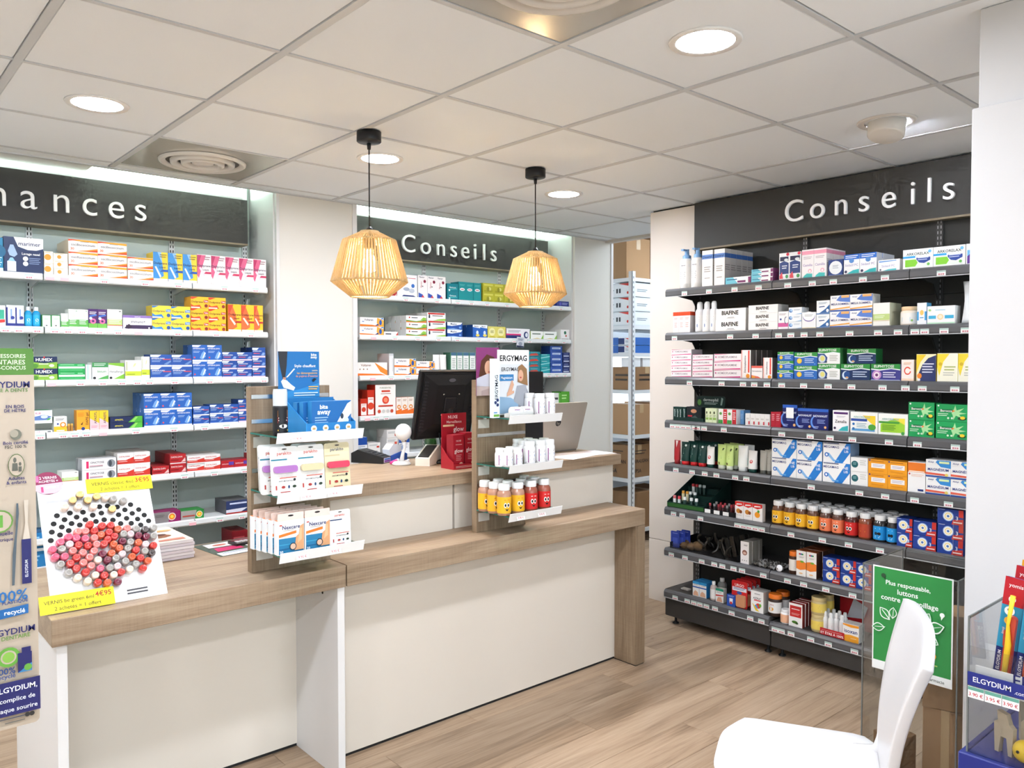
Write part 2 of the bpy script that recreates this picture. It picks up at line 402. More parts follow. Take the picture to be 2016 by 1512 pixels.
# ------------------------------------------------------------------ ceiling lights
E_DOWN = emitter('downlight_glow', '#eef3ff', DOWN_W)
b = MB(); b.lathe([(0.086, -0.004), (0.104, -0.006), (0.108, 0.0), (0.086, 0.0)], mat('#e9e6e2', 0.5), 28, caps=False); m_ring = b.mesh('trim_ring')
b = MB(); b.lathe([(0.0001, -0.0025), (0.086, -0.0025)], E_DOWN, 24, caps=False, smooth=False); b.f = [f[::-1] for f in b.f]; m_lens = b.mesh('lens')
NAMED = {(0.79, 3.22): 'above the nail polish board', (1.99, 3.22): 'behind the nearer pendant lamp cord', (3.19, 3.22): 'beside the farther pendant lamp cord', (1.99, 1.42): 'largest in view, above the shop floor'}
for p in LIGHTS:
    k = [v for q, v in NAMED.items() if near(p, q)]
    r_, c_ = round((3.2166 - p[1]) / 1.8), round((p[0] + 2.8) / 1.2)
    t = thing('ceiling_downlight', 'round recessed ceiling downlight, lit, ' + (k[0] if k else '%s of its row, %s row from the back racks' % (('first', 'second', 'third', 'fourth', 'fifth', 'sixth')[c_], ('nearest', 'second', 'third', 'fourth')[r_])), 'ceiling light', (p[0], p[1], CEIL), group='recessed ceiling downlights')
    link('trim_ring', m_ring, t); link('lens', m_lens, t)
# swivel spotlight turned towards the dark rack
t = thing('ceiling_spotlight', 'white swivel spotlight in the ceiling turned towards the dark rack sign', 'spotlight', (SPOT[0], SPOT[1], CEIL))
b = MB(); b.lathe([(0.082, -0.003), (0.104, -0.007), (0.110, 0.0), (0.082, 0.0)], mat('#dedad4', 0.5), 28, caps=False); b.obj('trim_ring', t)
b = MB(); b.lathe([(0.0001, 0.001), (0.083, 0.001)], M_SLOT, 24, caps=False); b.obj('recess', t)
Mh = Matrix.Rotation(math.radians(-38), 4, 'Y')
b = MB(); b.lathe([(0.0001, -0.035), (0.06, -0.035), (0.068, -0.028), (0.070, 0.03), (0.066, 0.034), (0.066, 0.012), (0.0001, 0.012)], mat('#e3dfd8', 0.45), 26, M=Matrix.Translation((0.0, 0, -0.028)) @ Matrix.Rotation(math.radians(14), 4, 'Y'), caps=False); b.obj('head', t)
b = MB(); b.box(0.071, -0.045, -0.012, 0.074, 0.045, -0.003, emitter('spot_glow', '#eef3ff', DOWN_W * 6.0)); b.obj('lens', t)
# round air diffusers
for p, lab in zip(VENTS, ('round air diffuser in a shiny ceiling panel above the leftmost rack', 'round air diffuser in a shiny ceiling panel nearest the camera')):
    t = thing('air_diffuser', lab, 'air vent', (p[0], p[1], CEIL))
    b = MB(); b.box(-0.287, -0.289, 0.0, 0.287, 0.289, 0.012, M_VENT, c=0.003); b.obj('panel', t)
    b = MB(); b.lathe([(0.0001, -0.001), (0.17, -0.001)], mat('#57544f', 0.5), 40, caps=False); b.obj('duct', t)
    for r, z in ((0.195, -0.004), (0.145, -0.010), (0.098, -0.012)):
        b = MB(); b.lathe([(r, -0.0015), (r - 0.002, z - 0.006), (r - 0.012, z - 0.012), (r - 0.030, z - 0.004), (r - 0.032, -0.0015)], mat('#d9d6d0', 0.35), 44, caps=False); b.obj('ring', t)
    b = MB(); b.lathe([(0.050, -0.0015), (0.046, -0.014), (0.012, -0.020), (0.0001, -0.021)], mat('#d9d6d0', 0.35), 28, caps=False); b.obj('hub', t)
# cove lights hidden above the ceiling edge, over each niche
E_COVE = emitter('cove_glow', '#e8fff5', COVE_W)
for x0, x1, lab in ((0.15, 1.85, 'bright cove light strip above the prescriptions rack'), (2.48, 4.22, 'bright cove light strip above the central rack')):
    t = thing('cove_light', lab, 'strip light', (0, 0, 0))
    b = MB(); b.box(x0, 4.455, 2.4255, x1, 4.535, 2.440, M_WHITE); b.obj('housing', t)
    b = MB(); b.poly([(x0 + .02, 4.465, 2.4405), (x1 - .02, 4.465, 2.4405), (x1 - .02, 4.52, 2.4405), (x0 + .02, 4.52, 2.4405)], E_COVE); b.obj('tube', t)
# ------------------------------------------------------------------ racks
SHELF_Z = [1.914, 1.667, 1.418, 1.172, 0.925, 0.675, 0.44, 0.20]
YF, YB, XF, XB = 4.25, 4.555, 3.65, 3.97
def child(mb, name, parent):
    """Mesh given in room coordinates, linked under PARENT."""
    o = mb.obj(name, parent)
    w = Vector((0, 0, 0)); p = parent
    while p: w += p.location; p = p.parent
    o.location = -w
    return o
b = MB(); b.box(-0.018, -0.0012, -0.011, 0.018, 0, 0.011, M_TAG)
b.poly([(-0.018, -0.0015, 0.004), (0.018, -0.0015, 0.004), (0.018, -0.0015, 0.0105), (-0.018, -0.0015, 0.0105)], mat('#b5cfc6', 0.5))
for x0, x1 in ((-0.012, -0.004), (-0.002, 0.003), (0.005, 0.012)): b.poly([(x0, -0.0015, -0.008), (x1, -0.0015, -0.008), (x1, -0.0015, -0.001), (x0, -0.0015, -0.001)], mat('#c97f88', 0.5))
m_tag = b.mesh('price_tag')
b = MB(); b.box(-0.018, -0.0012, -0.011, 0.018, 0, 0.011, mat('#f3b9c0', 0.5)); b.poly([(-0.018, -0.0015, 0.004), (0.018, -0.0015, 0.004), (0.018, -0.0015, 0.0105), (-0.018, -0.0015, 0.0105)], M_TAG)
m_tagp = b.mesh('price_tag')
def slots(mb, along, pos, face, z0, z1, m):
    z = z0
    while z < z1:
        for d in (-0.007, 0.007):
            if along == 'x': mb.poly([(pos + d - .0025, face, z), (pos + d + .0025, face, z), (pos + d + .0025, face, z + .014), (pos + d - .0025, face, z + .014)], m)
            else: mb.poly([(face, pos + d + .0025, z), (face, pos + d - .0025, z), (face, pos + d - .0025, z + .014), (face, pos + d + .0025, z + .014)], m)
        z += 0.025
def letter(ch, size, depth, m):
    c = bpy.data.curves.new('letter', 'FONT'); c.body = ch; c.size = size; c.extrude = depth / 2; c.resolution_u = 8; c.offset = -size * 0.004
    o = bpy.data.objects.new('letter', c); tm = o.to_mesh(); me = tm.copy(); o.to_mesh_clear()
    bpy.data.objects.remove(o); bpy.data.curves.remove(c)
    me.materials.clear(); me.materials.append(m); me.name = 'letter'
    xs = [v.co.x for v in me.vertices]; x0 = min(xs)
    for v in me.vertices: v.co.x -= x0
    return me, max(xs) - x0
def lettering(parent, word, starts, size, base, place, depth=0.014):
    """One raised letter for each character; STARTS: where each begins along the board."""
    for ch, a in zip(word, starts):
        me, w = letter(ch, size, depth, M_LETTER)
        o = link('letter', me, parent); o.matrix_local = place(a)
def back_rack(label, x0, x1, joints, n_shelf, tags, sign_x, pink=()):
    base = Vector(((x0 + x1) / 2, 4.40, 0))
    t = thing('shelving_rack', label, 'shelving', base)
    ed = [x0] + joints + [x1]
    for a, c in zip(ed, ed[1:]):
        b = MB(); b.box(a + .002, YB + .004, 0.05, c - .002, NB - .002, 2.74, M_RACKB); child(b, 'back_panel', t)
    for x in ed:
        b = MB(); b.box(x - .014, YB - .008, 0.05, x + .014, YB + .006, 2.70, M_RACKW); slots(b, 'x', x, YB - .0086, 0.08, 2.18, M_SLOT); child(b, 'upright', t)
    for i in range(n_shelf):
        z = SHELF_Z[i]
        for a, c in zip(ed, ed[1:]):
            b = MB(); b.box(a + .003, YF, z - .014, c - .003, YB - .01, z, M_RACKW)
            b.prism([(YF + .002, z - .03), (YF - .012, z - .028), (YF - .016, z - .022), (YF - .014, z - .002), (YF - .008, z + .003), (YF + .002, z + .003)], 'x', a + .003, c - .003, M_RACKW)
            s = child(b, 'shelf', t)
            for u in tags[i] if i < len(tags) else ():
                p = on_y(u, 600, YF - .015)
                if a < p.x <= c:
                    o = link('price_tag', m_tagp if u in pink else m_tag, s, (p.x, YF - .0165, z - .016), rot=(math.radians(-6), 0, 0))
            for x in (a, c):
                b = MB(); b.prism([(YB - .01, z - .012), (YF + .05, z - .014), (YF + .05, z - .020), (YB - .04, z - .045), (YB - .02, z - .10), (YB - .01, z - .10)], 'x', x - .0045 if x == c else x + .0015, x - .0015 if x == c else x + .0045, M_RACKW); o = b.obj('bracket', s)
    return t
t1 = back_rack('white wall rack of medicine boxes under the prescriptions sign', 0.121, 1.895, [0.801, 1.482], 7,
    [(58, 99, 128, 206, 286, 351, 442, 503), (10, 36, 72, 107, 133, 161, 194, 232, 272, 349, 425, 493), (99, 156, 200, 238, 268, 292, 342, 411, 469, 518), (75, 120, 143, 166, 199, 264, 339, 400, 443), (359, 418, 478), (374, 428, 472)], None, pink=(99, 128, 272, 199, 374))
t2 = back_rack('white wall rack behind the pendant lamps and the monitor', 2.47, 4.285, [3.16, 3.84], 7,
    [(739, 799, 860, 901, 928, 959, 998, 1038, 1064, 1104), (735, 777, 822, 863, 900, 942, 977, 1012, 1042, 1080, 1110), (733, 769, 802, 1081, 1096, 1112), (722, 739, 759)], None, pink=(735, 733, 722))
SY = 4.44
for lab, word, sx0, sx1, first in (('dark sign board with raised white lettering above the leftmost rack', 'Ordonnances', 0.10, 1.868, None), ('dark sign board with raised white lettering behind the pendant lamps', 'Conseils', 2.452, 4.236, None)):
    t = thing('sign_board', lab, 'sign', ((sx0 + sx1) / 2, SY, 2.17), group='dark rack signs')
    b = MB(); b.box(sx0, SY, 2.172, sx1, SY + .10, 2.425, M_SIGN); child(b, 'board', t)
    b = MB(); b.box(sx0, SY + .0005, 2.168, sx1, SY + .10, 2.1722, M_SIGNEDGE); b.box(sx0, SY - .001, 2.169, sx1, SY + .003, 2.177, M_SIGNEDGE); child(b, 'lower_edge', t)
    if word == 'Conseils':
        us = [790, 827, 859, 886, 907, 932, 950, 965]; cap = on_y(806, 463, SY).z - on_y(806, 498, SY).z; zb = on_y(806, 497, SY).z
    else:
        us = None; cap = 0.128; zb = on_y(212, 428, SY).z - 0.001
    if us is None:
        xs = [on_y(u, 420, SY).x for u in (-22, 40, 105, 162, 213, 265)]
        st = [xs[0] - 0.62, xs[0] - 0.47, xs[0] - .40, xs[0] - .27, xs[0] - .14] + xs
    else: st = [on_y(u, 490, SY).x for u in us]
    lettering(t, word, st, cap / 0.70, zb, lambda a: Matrix.Translation((a - t.location.x, -0.008, zb - t.location.z)) @ FRONT)
# dark rack against the wall
sec = [2.85, 2.178, 1.507, 0.835]
t3 = thing('shelving_rack', 'dark grey metal rack of pharmacy goods along the wall', 'shelving', (3.81, 1.84, 0))
TAGR = [(1346, 1394, 1444, 1491, 1548, 1596, 1637, 1695, 1738, 1848), (1327, 1436, 1486, 1531, 1555, 1581, 1612, 1670, 1726, 1765, 1798, 1817, 1855, 1897), (1357, 1420, 1462, 1484, 1509, 1538, 1581, 1629, 1675, 1736, 1781, 1814, 1878),
        (1324, 1334, 1345, 1355, 1367, 1373, 1386, 1425, 1539, 1595, 1634, 1678, 1750, 1806, 1881), (1331, 1363, 1388, 1411, 1448, 1470, 1598, 1693, 1744, 1802, 1869), (1327, 1344, 1380, 1453, 1465, 1476, 1488, 1501, 1559, 1621, 1673, 1735),
        (1323, 1350, 1383, 1408, 1424, 1446, 1463, 1505, 1553, 1585, 1629, 1682), (1331, 1355, 1368, 1380, 1393, 1410, 1443, 1480, 1502, 1529, 1542, 1561, 1600, 1635, 1687)]
for a, c in zip(sec, sec[1:]):
    for z0, z1 in ((0.06, 0.62), (0.622, 1.22), (1.222, 1.82), (1.822, CEIL - .02)):
        b = MB(); b.box(XB + .004, c + .002, z0, XB + .03, a - .002, z1, M_DARKB); child(b, 'back_panel', t3)
for y in sec:
    b = MB(); b.box(XB - .01, y - .014, 0.03, XB + .006, y + .014, CEIL - .05, M_DARK); slots(b, 'y', y, XB - .0106, 0.1, 2.18, mat('#8d8d8b', 0.5)); child(b, 'upright', t3)
for i in range(8):
    z = SHELF_Z[i]
    for k, (a, c) in enumerate(zip(sec, sec[1:])):
        if i == 7 and k: z = 0.178
        b = MB(); b.box(XF + .002, c + .002, z - .02, XB - .012, a - .002, z, M_DARK)
        b.prism([(XF + .004, z - .043), (XF - .008, z - .043), (XF - .013, z - .036), (XF - .013, z - .012), (XF - .006, z - .002), (XF + .004, z + .002)], 'y', c + .002, a - .002, M_RAIL)
        b.box(XF - .0135, c + .002, z - .045, XF - .009, a - .002, z - .041, mat('#b9bbbd', 0.3))  # pale strip paints a highlight along the rail's lower edge
        s = child(b, 'shelf', t3)
        for u in TAGR[i]:
            p = on_x(u, 900, XF - .013)
            if c < p.y <= a: link('price_tag', m_tag, s, (XF - .0142, p.y, z - .030), rz=-math.pi / 2)
        if i < 7:
            for y in (a, c):
                b = MB(); b.prism([(XB - .012, z - .02), (XF + .05, z - .02), (XF + .05, z - .028), (XB - .08, z - .05), (XB - .02, z - .12), (XB - .012, z - .12)], 'y', y - .004 if y == a else y + .001, y - .001 if y == a else y + .004, M_DARK); b.obj('bracket', s)
for k, (a, c) in enumerate(zip(sec, sec[1:])):
    b = MB(); b.box(XF + .004, c + .004, 0.05, XF + .03, a - .004, 0.16 if k == 0 else 0.135, M_DARK); child(b, 'plinth', t3)
    for y in (a - .04, c + .04):
        b = MB(); b.lathe([(.018, 0), (.018, .006), (.007, .01), (.007, .05)], M_BLACK, 12, M=Matrix.Translation((XF + .05, y, 0))); child(b, 'foot', t3)
b = MB(); b.box(XF + .01, sec[0] + .001, 0.05, XB, sec[0] + .004, .20, M_DARK); b.box(XB - .005, sec[0] + .002, .05, XB + .03, sec[0] + .016, 2.42, mat('#2a241c', 0.6)); child(b, 'side_panel', t3)
t = thing('sign_board', 'dark sign board with raised white lettering on top of the dark rack', 'sign', (3.93, 1.86, 2.17), group='dark rack signs')
b = MB(); b.box(3.925, 0.835, 2.165, 3.972, 2.862, CEIL - .012, M_SIGN); child(b, 'board', t)
b = MB(); b.box(3.9255, 0.835, 2.161, 3.972, 2.862, 2.1652, M_SIGNEDGE); b.box(3.924, .835, 2.162, 3.928, 2.862, 2.171, M_SIGNEDGE); child(b, 'lower_edge', t)
us = [1548, 1597, 1646, 1693, 1738, 1795, 1828, 1858]
cap = on_x(1568, 394, 3.925).z - on_x(1568, 437, 3.925).z; zb = on_x(1568, 436, 3.925).z
RM = Matrix.Rotation(-math.pi / 2, 4, 'Z') @ FRONT
lettering(t, 'Conseils', [on_x(u, 420, 3.925).y for u in us], cap / 0.70, zb, lambda a: Matrix.Translation((3.917 - 3.93, a - 1.86, zb - 2.17)) @ RM)
# ------------------------------------------------------------------ counters
CT = 0.775                                    # counter top
t = thing('service_counter', 'low oak-topped counter with open white knee space holding the nail polish board', 'counter', (0.95, 2.85, 0))
b = MB(); b.box(0.485, 2.536, CT - .078, 1.419, 3.215, CT, M_OAK, c=.0015); child(b, 'worktop', t)
b = MB(); b.box(0.500, 2.556, 0, 0.528, 3.20, CT - .078, M_WHITE, c=.001); child(b, 'side_panel', t)
b = MB(); b.box(1.391, 2.548, 0, 1.419, 3.20, CT - .078, M_WHITE, c=.001); child(b, 'side_panel', t)
b = MB(); b.prism(disc(0, 0, .006, 12), 'x', 1.3895, 1.3905, M_SLOT, M=Matrix.Translation((0, 2.66, 0.655))); child(b, 'cable_hole', t)
b = MB(); b.box(0.528, 2.88, 0.012, 1.391, 2.90, CT - .078, M_WHITE2); child(b, 'modesty_panel', t)
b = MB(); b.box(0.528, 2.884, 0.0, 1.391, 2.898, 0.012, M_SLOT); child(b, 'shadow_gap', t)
t = thing('service_counter', 'two-tier white counter with oak frame and raised worktop carrying the monitor', 'counter', (2.25, 2.85, 0))
b = MB(); b.box(1.423, 2.536, CT - .078, 3.088, 2.80, CT, M_OAK, c=.0015); child(b, 'worktop', t)
b = MB(); b.box(3.020, 2.5362, 0.004, 3.088, 2.80, CT - .079, M_OAKV, c=.0015); child(b, 'end_frame', t)
b = MB(); b.box(1.423, 2.676, 0.012, 3.020, 2.70, CT - .078, M_WHITE2); child(b, 'front_panel', t)
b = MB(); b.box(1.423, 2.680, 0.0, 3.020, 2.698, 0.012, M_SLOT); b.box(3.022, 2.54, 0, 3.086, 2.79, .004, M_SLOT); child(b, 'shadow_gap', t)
b = MB(); b.box(1.45, 2.786, CT, 2.083, 2.806, 0.975, M_WHITE2); b.box(2.094, 2.786, CT, 3.128, 2.806, 0.975, M_WHITE2); child(b, 'riser_panel', t)
b = MB(); b.box(3.10, 2.806, 0, 3.128, 3.25, .975, M_WHITE); child(b, 'side_panel', t)
b = MB(); b.box(1.43, 2.742, 0.975, 3.142, 3.30, 1.026, M_OAK, c=.0015); child(b, 'raised_worktop', t)

# ------------------------------------------------------------------ wooden display uprights with glass shelves
M_RAILW = mat('#eeeeec', 0.3, key='clear_rail')
def stand(label, x0, x1, shelves, grooves, zt):
    t = thing('display_stand', label, 'display stand', ((x0 + x1) / 2, 2.66, CT))
    b = MB(); b.box(x0, 2.652, CT, x1, 2.685, zt, M_OAKV, c=.001); child(b, 'board', t)
    for z in grooves:
        b = MB(); b.box(x0 + .004, 2.6495, z - .007, x1 - .004, 2.6525, z + .007, M_CHROME); child(b, 'groove_strip', t)
    for z, a, c, tags in shelves:
        b = MB(); b.box(a, 2.44, z - .006, c, 2.650, z, M_GLASS); s = child(b, 'glass_shelf', t)
        b = MB(); b.box(a - .0008, 2.44, z - .006, a, 2.650, z, M_GEDGE); b.obj('polished_edge', s)
        r = MB(); r.prism([(2.440, z - .024), (2.437, z - .024), (2.427, z + .010), (2.429, z + .011)], 'x', a - .004, c + .012, M_RAILW); r.obj('front_rail', s)
        for k in (a + .02, c - .03):
            r = MB(); r.box(k, 2.62, z - .014, k + .01, 2.652, z - .006, M_CHROME); r.obj('bracket', s)
        r = MB(); r.box(a + .01, 2.6505, z - .055, a + .07, 2.6518, z - .018, mat('#cfcac0', 0.5)); r.obj('label_plate', s)
        for fx, txt in tags:
            M = Matrix.Translation((a + (c - a) * fx, 2.4325, z - .007)) @ Matrix.Rotation(math.radians(16), 4, 'X') @ FRONT
            M = Matrix.Translation((a + (c - a) * fx, 2.4315, z - .007)) @ Matrix.Rotation(math.radians(-16), 4, 'X') @ FRONT
            r = MB(); r.add([(-.022, -.013, 0), (.022, -.013, 0), (.022, .013, 0), (-.022, .013, 0)], [(0, 1, 2, 3)], M_TAG, M=M)
            r.add([(-.018, .005, .0004), (.018, .005, .0004), (.018, .011, .0004), (-.018, .011, .0004)], [(0, 1, 2, 3)], M_TAGG, M=M)
            r.text(txt, 0, -.004, .03, mat('#c03038', 0.5), M, z=.0004); r.obj('price_tag', s)
    return t
P1S = [1.264, 1.069, 0.872]
stand('oak display panel on the counter with insect bite and plaster packs', 1.118, 1.42, [(P1S[0], 1.118, 1.420, [(.22, '11,90 €')]), (P1S[1], 1.118, 1.415, [(.33, '11,90 €'), (.66, '11,90 €')]), (P1S[2], 1.125, 1.420, [(.25, '9,90 €'), (.66, '9,90 €')])], [1.385, 1.30, 1.13, .925], 1.420)
P2S = [1.276, 1.074, 0.876]
stand('oak display panel on the counter with white pots and gummy jars', 2.110, 2.392, [(P2S[0], 2.110, 2.392, []), (P2S[1], 2.110, 2.396, []), (P2S[2], 2.110, 2.392, [(.2, '9,90 €'), (.62, '9,90 €')])], [1.19, .98], 1.428)
# ------------------------------------------------------------------ printed cartons and bottles
def pm(c): return mat(c, 0.38, spec=0.35)
DES = {}
KINDS = (('tablet', 'tablet_box'), ('sachet', 'sachet_box'), ('lip', 'lip_balm_box'), ('plaster', 'plaster_box'), ('gel', 'gel_box'), ('cream', 'cream_box'), ('vitamin', 'vitamin_box'), ('magnesium', 'vitamin_box'), ('supplement', 'supplement_box'), ('fish oil', 'supplement_box'), ('baby', 'baby_care_box'),
         ('herbal', 'herbal_box'), ('plant', 'herbal_box'), ('aroma', 'aroma_oil_box'), ('effervescent', 'tablet_box'), ('pain relief', 'tablet_box'), ('carton', 'medicine_carton'), ('lozenge', 'lozenge_box'), ('night', 'tablet_box'), ('sleep', 'tablet_box'), ('lotion', 'lotion_box'))
def D(key, look, base, ops=(), side=None, top=None, name=None, cat=None, shape='box', **k):
    if not name:
        name = next((n for w, n in KINDS if w in look), 'medicine_box'); cat = name.replace('_', ' ')
    DES[key] = dict(look=look, base=base, ops=ops, side=side or base, top=top or side or base, name=name, cat=cat, shape=shape, **k)
def lay(mb, ops, w, h, F, lift=0.0003, bold=0.03):
    """Print on a face. F maps (x, y, lift) of the face, origin at its lower middle, to the mesh."""
    for i, o in enumerate(ops):
        z = lift * (i + 1); k = o[0]
        if k == 'r': pts = [(o[1], o[2]), (o[3], o[2]), (o[3], o[4]), (o[1], o[4])]; c = o[5]
        elif k == 'c': pts = disc(o[1], o[2], o[3] * h / w, 16, o[3]); c = o[4]
        elif k == 'e': pts = disc(o[1], o[2], o[3], 18, o[4]); c = o[5]
        elif k == 'p': pts = o[1]; c = o[2]
        elif k in ('t', 'u'):
            vs, fs, tw, y0, y1 = text_tris(o[1], (o[7] if len(o) > 7 else bold), 2)
            if not vs: continue
            if k == 't':
                s = min(o[4] * w / tw, (o[6] if len(o) > 6 and o[6] else 9) * h / 0.72)
                q = [F((o[2] - .5) * w + (x - tw / 2) * s, o[3] * h + (y - .34) * s, z) for x, y in vs]
            else:
                s = min(o[4] * h / tw, (o[6] if len(o) > 6 and o[6] else 9) * w / 0.72)
                q = [F((o[2] - .5) * w - (y - .34) * s, o[3] * h + (x - tw / 2) * s, z) for x, y in vs]
            mb.add(q, fs, pm(o[5])); continue
        elif k == 'l':
            x0, yy, x1, n, c = o[1:6]; st = o[6] if len(o) > 6 else 0.07
            for j in range(n):
                e = x1 - (0.12 * (x1 - x0) if j % 2 else 0)
                mb.add([F((a - .5) * w, b * h, z) for a, b in ((x0, yy - j * st), (e, yy - j * st), (e, yy - j * st + st * .42), (x0, yy - j * st + st * .42))], [(0, 1, 2, 3)], pm(c))
            continue
        mb.add([F((a - .5) * w, b * h, z) for a, b in pts], [tuple(range(len(pts)))], pm(c))
def carton(d, w, h, dp):
    b = MB(); f, sd, tp = pm(d['base']), pm(d['side']), pm(d['top'])
    x0, x1 = -w / 2, w / 2
    V = [(x0, 0, 0), (x1, 0, 0), (x1, dp, 0), (x0, dp, 0), (x0, 0, h), (x1, 0, h), (x1, dp, h), (x0, dp, h)]
    b.add(V, [(0, 1, 5, 4), (2, 3, 7, 6)], f); b.add(V, [(1, 2, 6, 5), (3, 0, 4, 7)], sd); b.add(V, [(0, 3, 2, 1), (4, 5, 6, 7)], tp)
    lay(b, d['ops'], w, h, lambda x, y, z: (x, -z, y))
    for xx, sg in ((x0, -1), (x1, 1)):
        if 'sops' in d: lay(b, d['sops'], dp, h, lambda x, y, z: (xx + sg * z, dp / 2 + sg * x, y))
    return b
def around(r, y0=0.0): return lambda x, y, z: ((r + z) * math.sin(x / r), -(r + z) * math.cos(x / r), y0 + y)
def wrap_label(r, z0, z1, m, ops, arc=math.pi * 1.25, n=18):
    """Paper label bent round a bottle, printed on its front."""
    b = MB(); rr = r + .0004; vs = []; fs = []
    for i in range(n + 1):
        a = -arc / 2 + arc * i / n
        vs += [(rr * math.sin(a), -rr * math.cos(a), z0), (rr * math.sin(a), -rr * math.cos(a), z1)]
    for i in range(n): fs.append((2 * i, 2 * i + 2, 2 * i + 3, 2 * i + 1))
    b.add(vs, fs, m, True); lay(b, ops, r * 1.9, z1 - z0, around(rr, z0))
    return b
M_CLEAR = glass('bottle_glass', '#e9d6cc', 0.2, edge=0.7)
def parts_of(d, w, h, dp):
    """Meshes of a bottle, jar or tube as (part name, builder)."""
    s = d['shape']; r = w / 2; P = []; base = pm(d['base']); cap = pm(d.get('cap', '#f3f3f1'))
    off = Matrix.Translation((0, r, 0))
    def L(prof, m, n=18, sx=1, sy=1): b = MB(); b.lathe(prof, m, n, M=off, sx=sx, sy=sy); return b
    def lab(z0, z1, c, rr=r):
        b = wrap_label(rr, z0, z1, pm(c), d['ops']); b.v = [(x, y + r, z) for x, y, z in b.v]; return b
    if s == 'jar':
        hb = h * .80
        P.append(('body', L([(r * .86, 0), (r * .97, h * .03), (r * .97, h * .66), (r * .90, h * .74), (r * .66, h * .80), (r * .66, hb + h * .02)], mat(d['base'], 0.12, spec=0.6))))
        P.append(('lid', L([(r * .76, hb), (r * .78, hb + h * .02), (r * .78, h * .96), (r * .72, h)], cap)))
        P.append(('label', lab(h * .08, h * .60, d['label'], r * .97)))
    elif s == 'pot':
        P.append(('body', L([(r * .93, 0), (r, h * .03), (r, h * .70), (r * .90, h * .77), (r * .84, h * .79)], base)))
        P.append(('lid', L([(r * .88, h * .79), (r * .90, h * .81), (r * .90, h * .97), (r * .84, h)], cap)))
        P.append(('label', lab(h * .08, h * .66, d['label'])))
    elif s == 'tall':
        P.append(('body', L([(r * .92, 0), (r, h * .02), (r, h * .66), (r * .82, h * .76), (r * .42, h * .80), (r * .42, h * .83)], base)))
        P.append(('cap', L([(r * .5, h * .82), (r * .5, h * .97), (r * .44, h)], cap, 14)))
        P.append(('label', lab(h * .10, h * .60, d['label'])))
    elif s == 'pump':
        P.append(('body', L([(r * .94, 0), (r, h * .015), (r, h * .68), (r * .9, h * .745), (r * .5, h * .77)], base)))
        b = L([(r * .62, h * .75), (r * .62, h * .84), (r * .35, h * .86), (r * .30, h * .97), (r * .36, h)], cap, 14)
        b.box(-r * .22, r - r * 1.15, h * .955, r * .22, r, h * .995, cap); P.append(('pump', b))
        P.append(('label', lab(h * .12, h * .62, d['label'])))
    elif s == 'spray':
        P.append(('body', L([(r * .95, 0), (r, h * .01), (r, h * .66), (r * .86, h * .735), (r * .62, h * .76)], base)))
        P.append(('cap', L([(r * .66, h * .76), (r * .66, h * .92), (r * .50, h * .99), (r * .2, h)], cap, 14)))
        P.append(('label', lab(h * .04, h * .56, d['label'])))
    elif s == 'can':
        P.append(('body', L([(r * .94, 0), (r, h * .02), (r, h * .62), (r * .9, h * .64)], base)))
        P.append(('overcap', L([(r * .98, h * .64), (r * .98, h * .93), (r * .9, h)], mat('#cfd6da', 0.08, spec=0.6, key='clear_cap'))))
        P.append(('label', lab(h * .08, h * .60, d['label'])))
    elif s == 'tube':
        b = MB(); n = 16; vs = []; fs = []
        prof = [(1.0, 1.0, .16), (1.0, .95, .3), (1.02, .7, .6), (1.04, .35, .85), (1.06, .06, 1.0)]
        for fx, fy, z in prof:
            for i in range(n):
                a = 2 * math.pi * i / n; vs.append((r * fx * math.cos(a) * .96, r + r * .8 * fy * math.sin(a), h * z))
        for j in range(len(prof) - 1):
            for i in range(n): k = (i + 1) % n; fs.append((j * n + i, j * n + k, (j + 1) * n + k, (j + 1) * n + i))
        fs.append(tuple(range((len(prof) - 1) * n, len(prof) * n))); b.add(vs, fs, base, True)
        lay(b, d['ops'], w, h, lambda x, y, z: (x, r - r * .8 * math.cos(min(1, abs(x) / r) * 1.45) * max(.1, 1.0 - max(0, y / h - .3) * 1.25) - z - .0012, y)); P.append(('body', b))
        P.append(('cap', L([(r * .72, 0), (r * .78, h * .01), (r * .78, h * .16), (r * .7, h * .17)], cap, 16)))
    elif s == 'stick':
        P.append(('body', L([(r, 0), (r, h * .72), (r * .9, h * .74)], base, 12)))
        P.append(('cap', L([(r * .98, h * .72), (r * .98, h * .97), (r * .8, h)], cap, 12)))
    elif s == 'glassjar':
        P.append(('body', L([(r * .9, 0), (r, h * .06), (r, h * .72), (r * .88, h * .80)], base)))
        P.append(('lid', L([(r * .97, h * .80), (r * .97, h * .97), (r * .9, h)], cap)))
        P.append(('label', lab(h * .16, h * .66, d['label'])))
    elif s == 'pack':          # card with a punched hanging tab and a bulging blister
        b = MB(); pts = rrect(-w / 2, 0, w / 2, h, w * .10); b.prism([(x, z) for x, z in pts], 'y', 0, .003, base)
        lay(b, d['ops'], w, h, lambda x, y, z: (x, -z, y)); P.append(('card', b))
        if 'blister' in d:
            x0, y0, x1, y1, c = d['blister']; b = MB(); b.prism(rrect((x0 - .5) * w, y0 * h, (x1 - .5) * w, y1 * h, .008), 'y', -.014, -.002, mat(c, 0.15, spec=0.6)); P.append(('blister', b))
    elif s == 'pouch':
        b = MB(); n = 8; vs = []; fs = []
        for j in range(n + 1):
            t = j / n; th = dp * .5 * (1 - t) ** .7 + .002
            for x, q in ((-1, 0), (-.8, 1), (.8, 1), (1, 0), (.8, -1), (-.8, -1)): vs.append((x * w / 2 * (1 - .12 * math.sin(t * 3.14)), dp / 2 - q * th, h * t))
        for j in range(n):
            for i in range(6): k = (i + 1) % 6; fs.append((j * 6 + i, j * 6 + k, (j + 1) * 6 + k, (j + 1) * 6 + i))
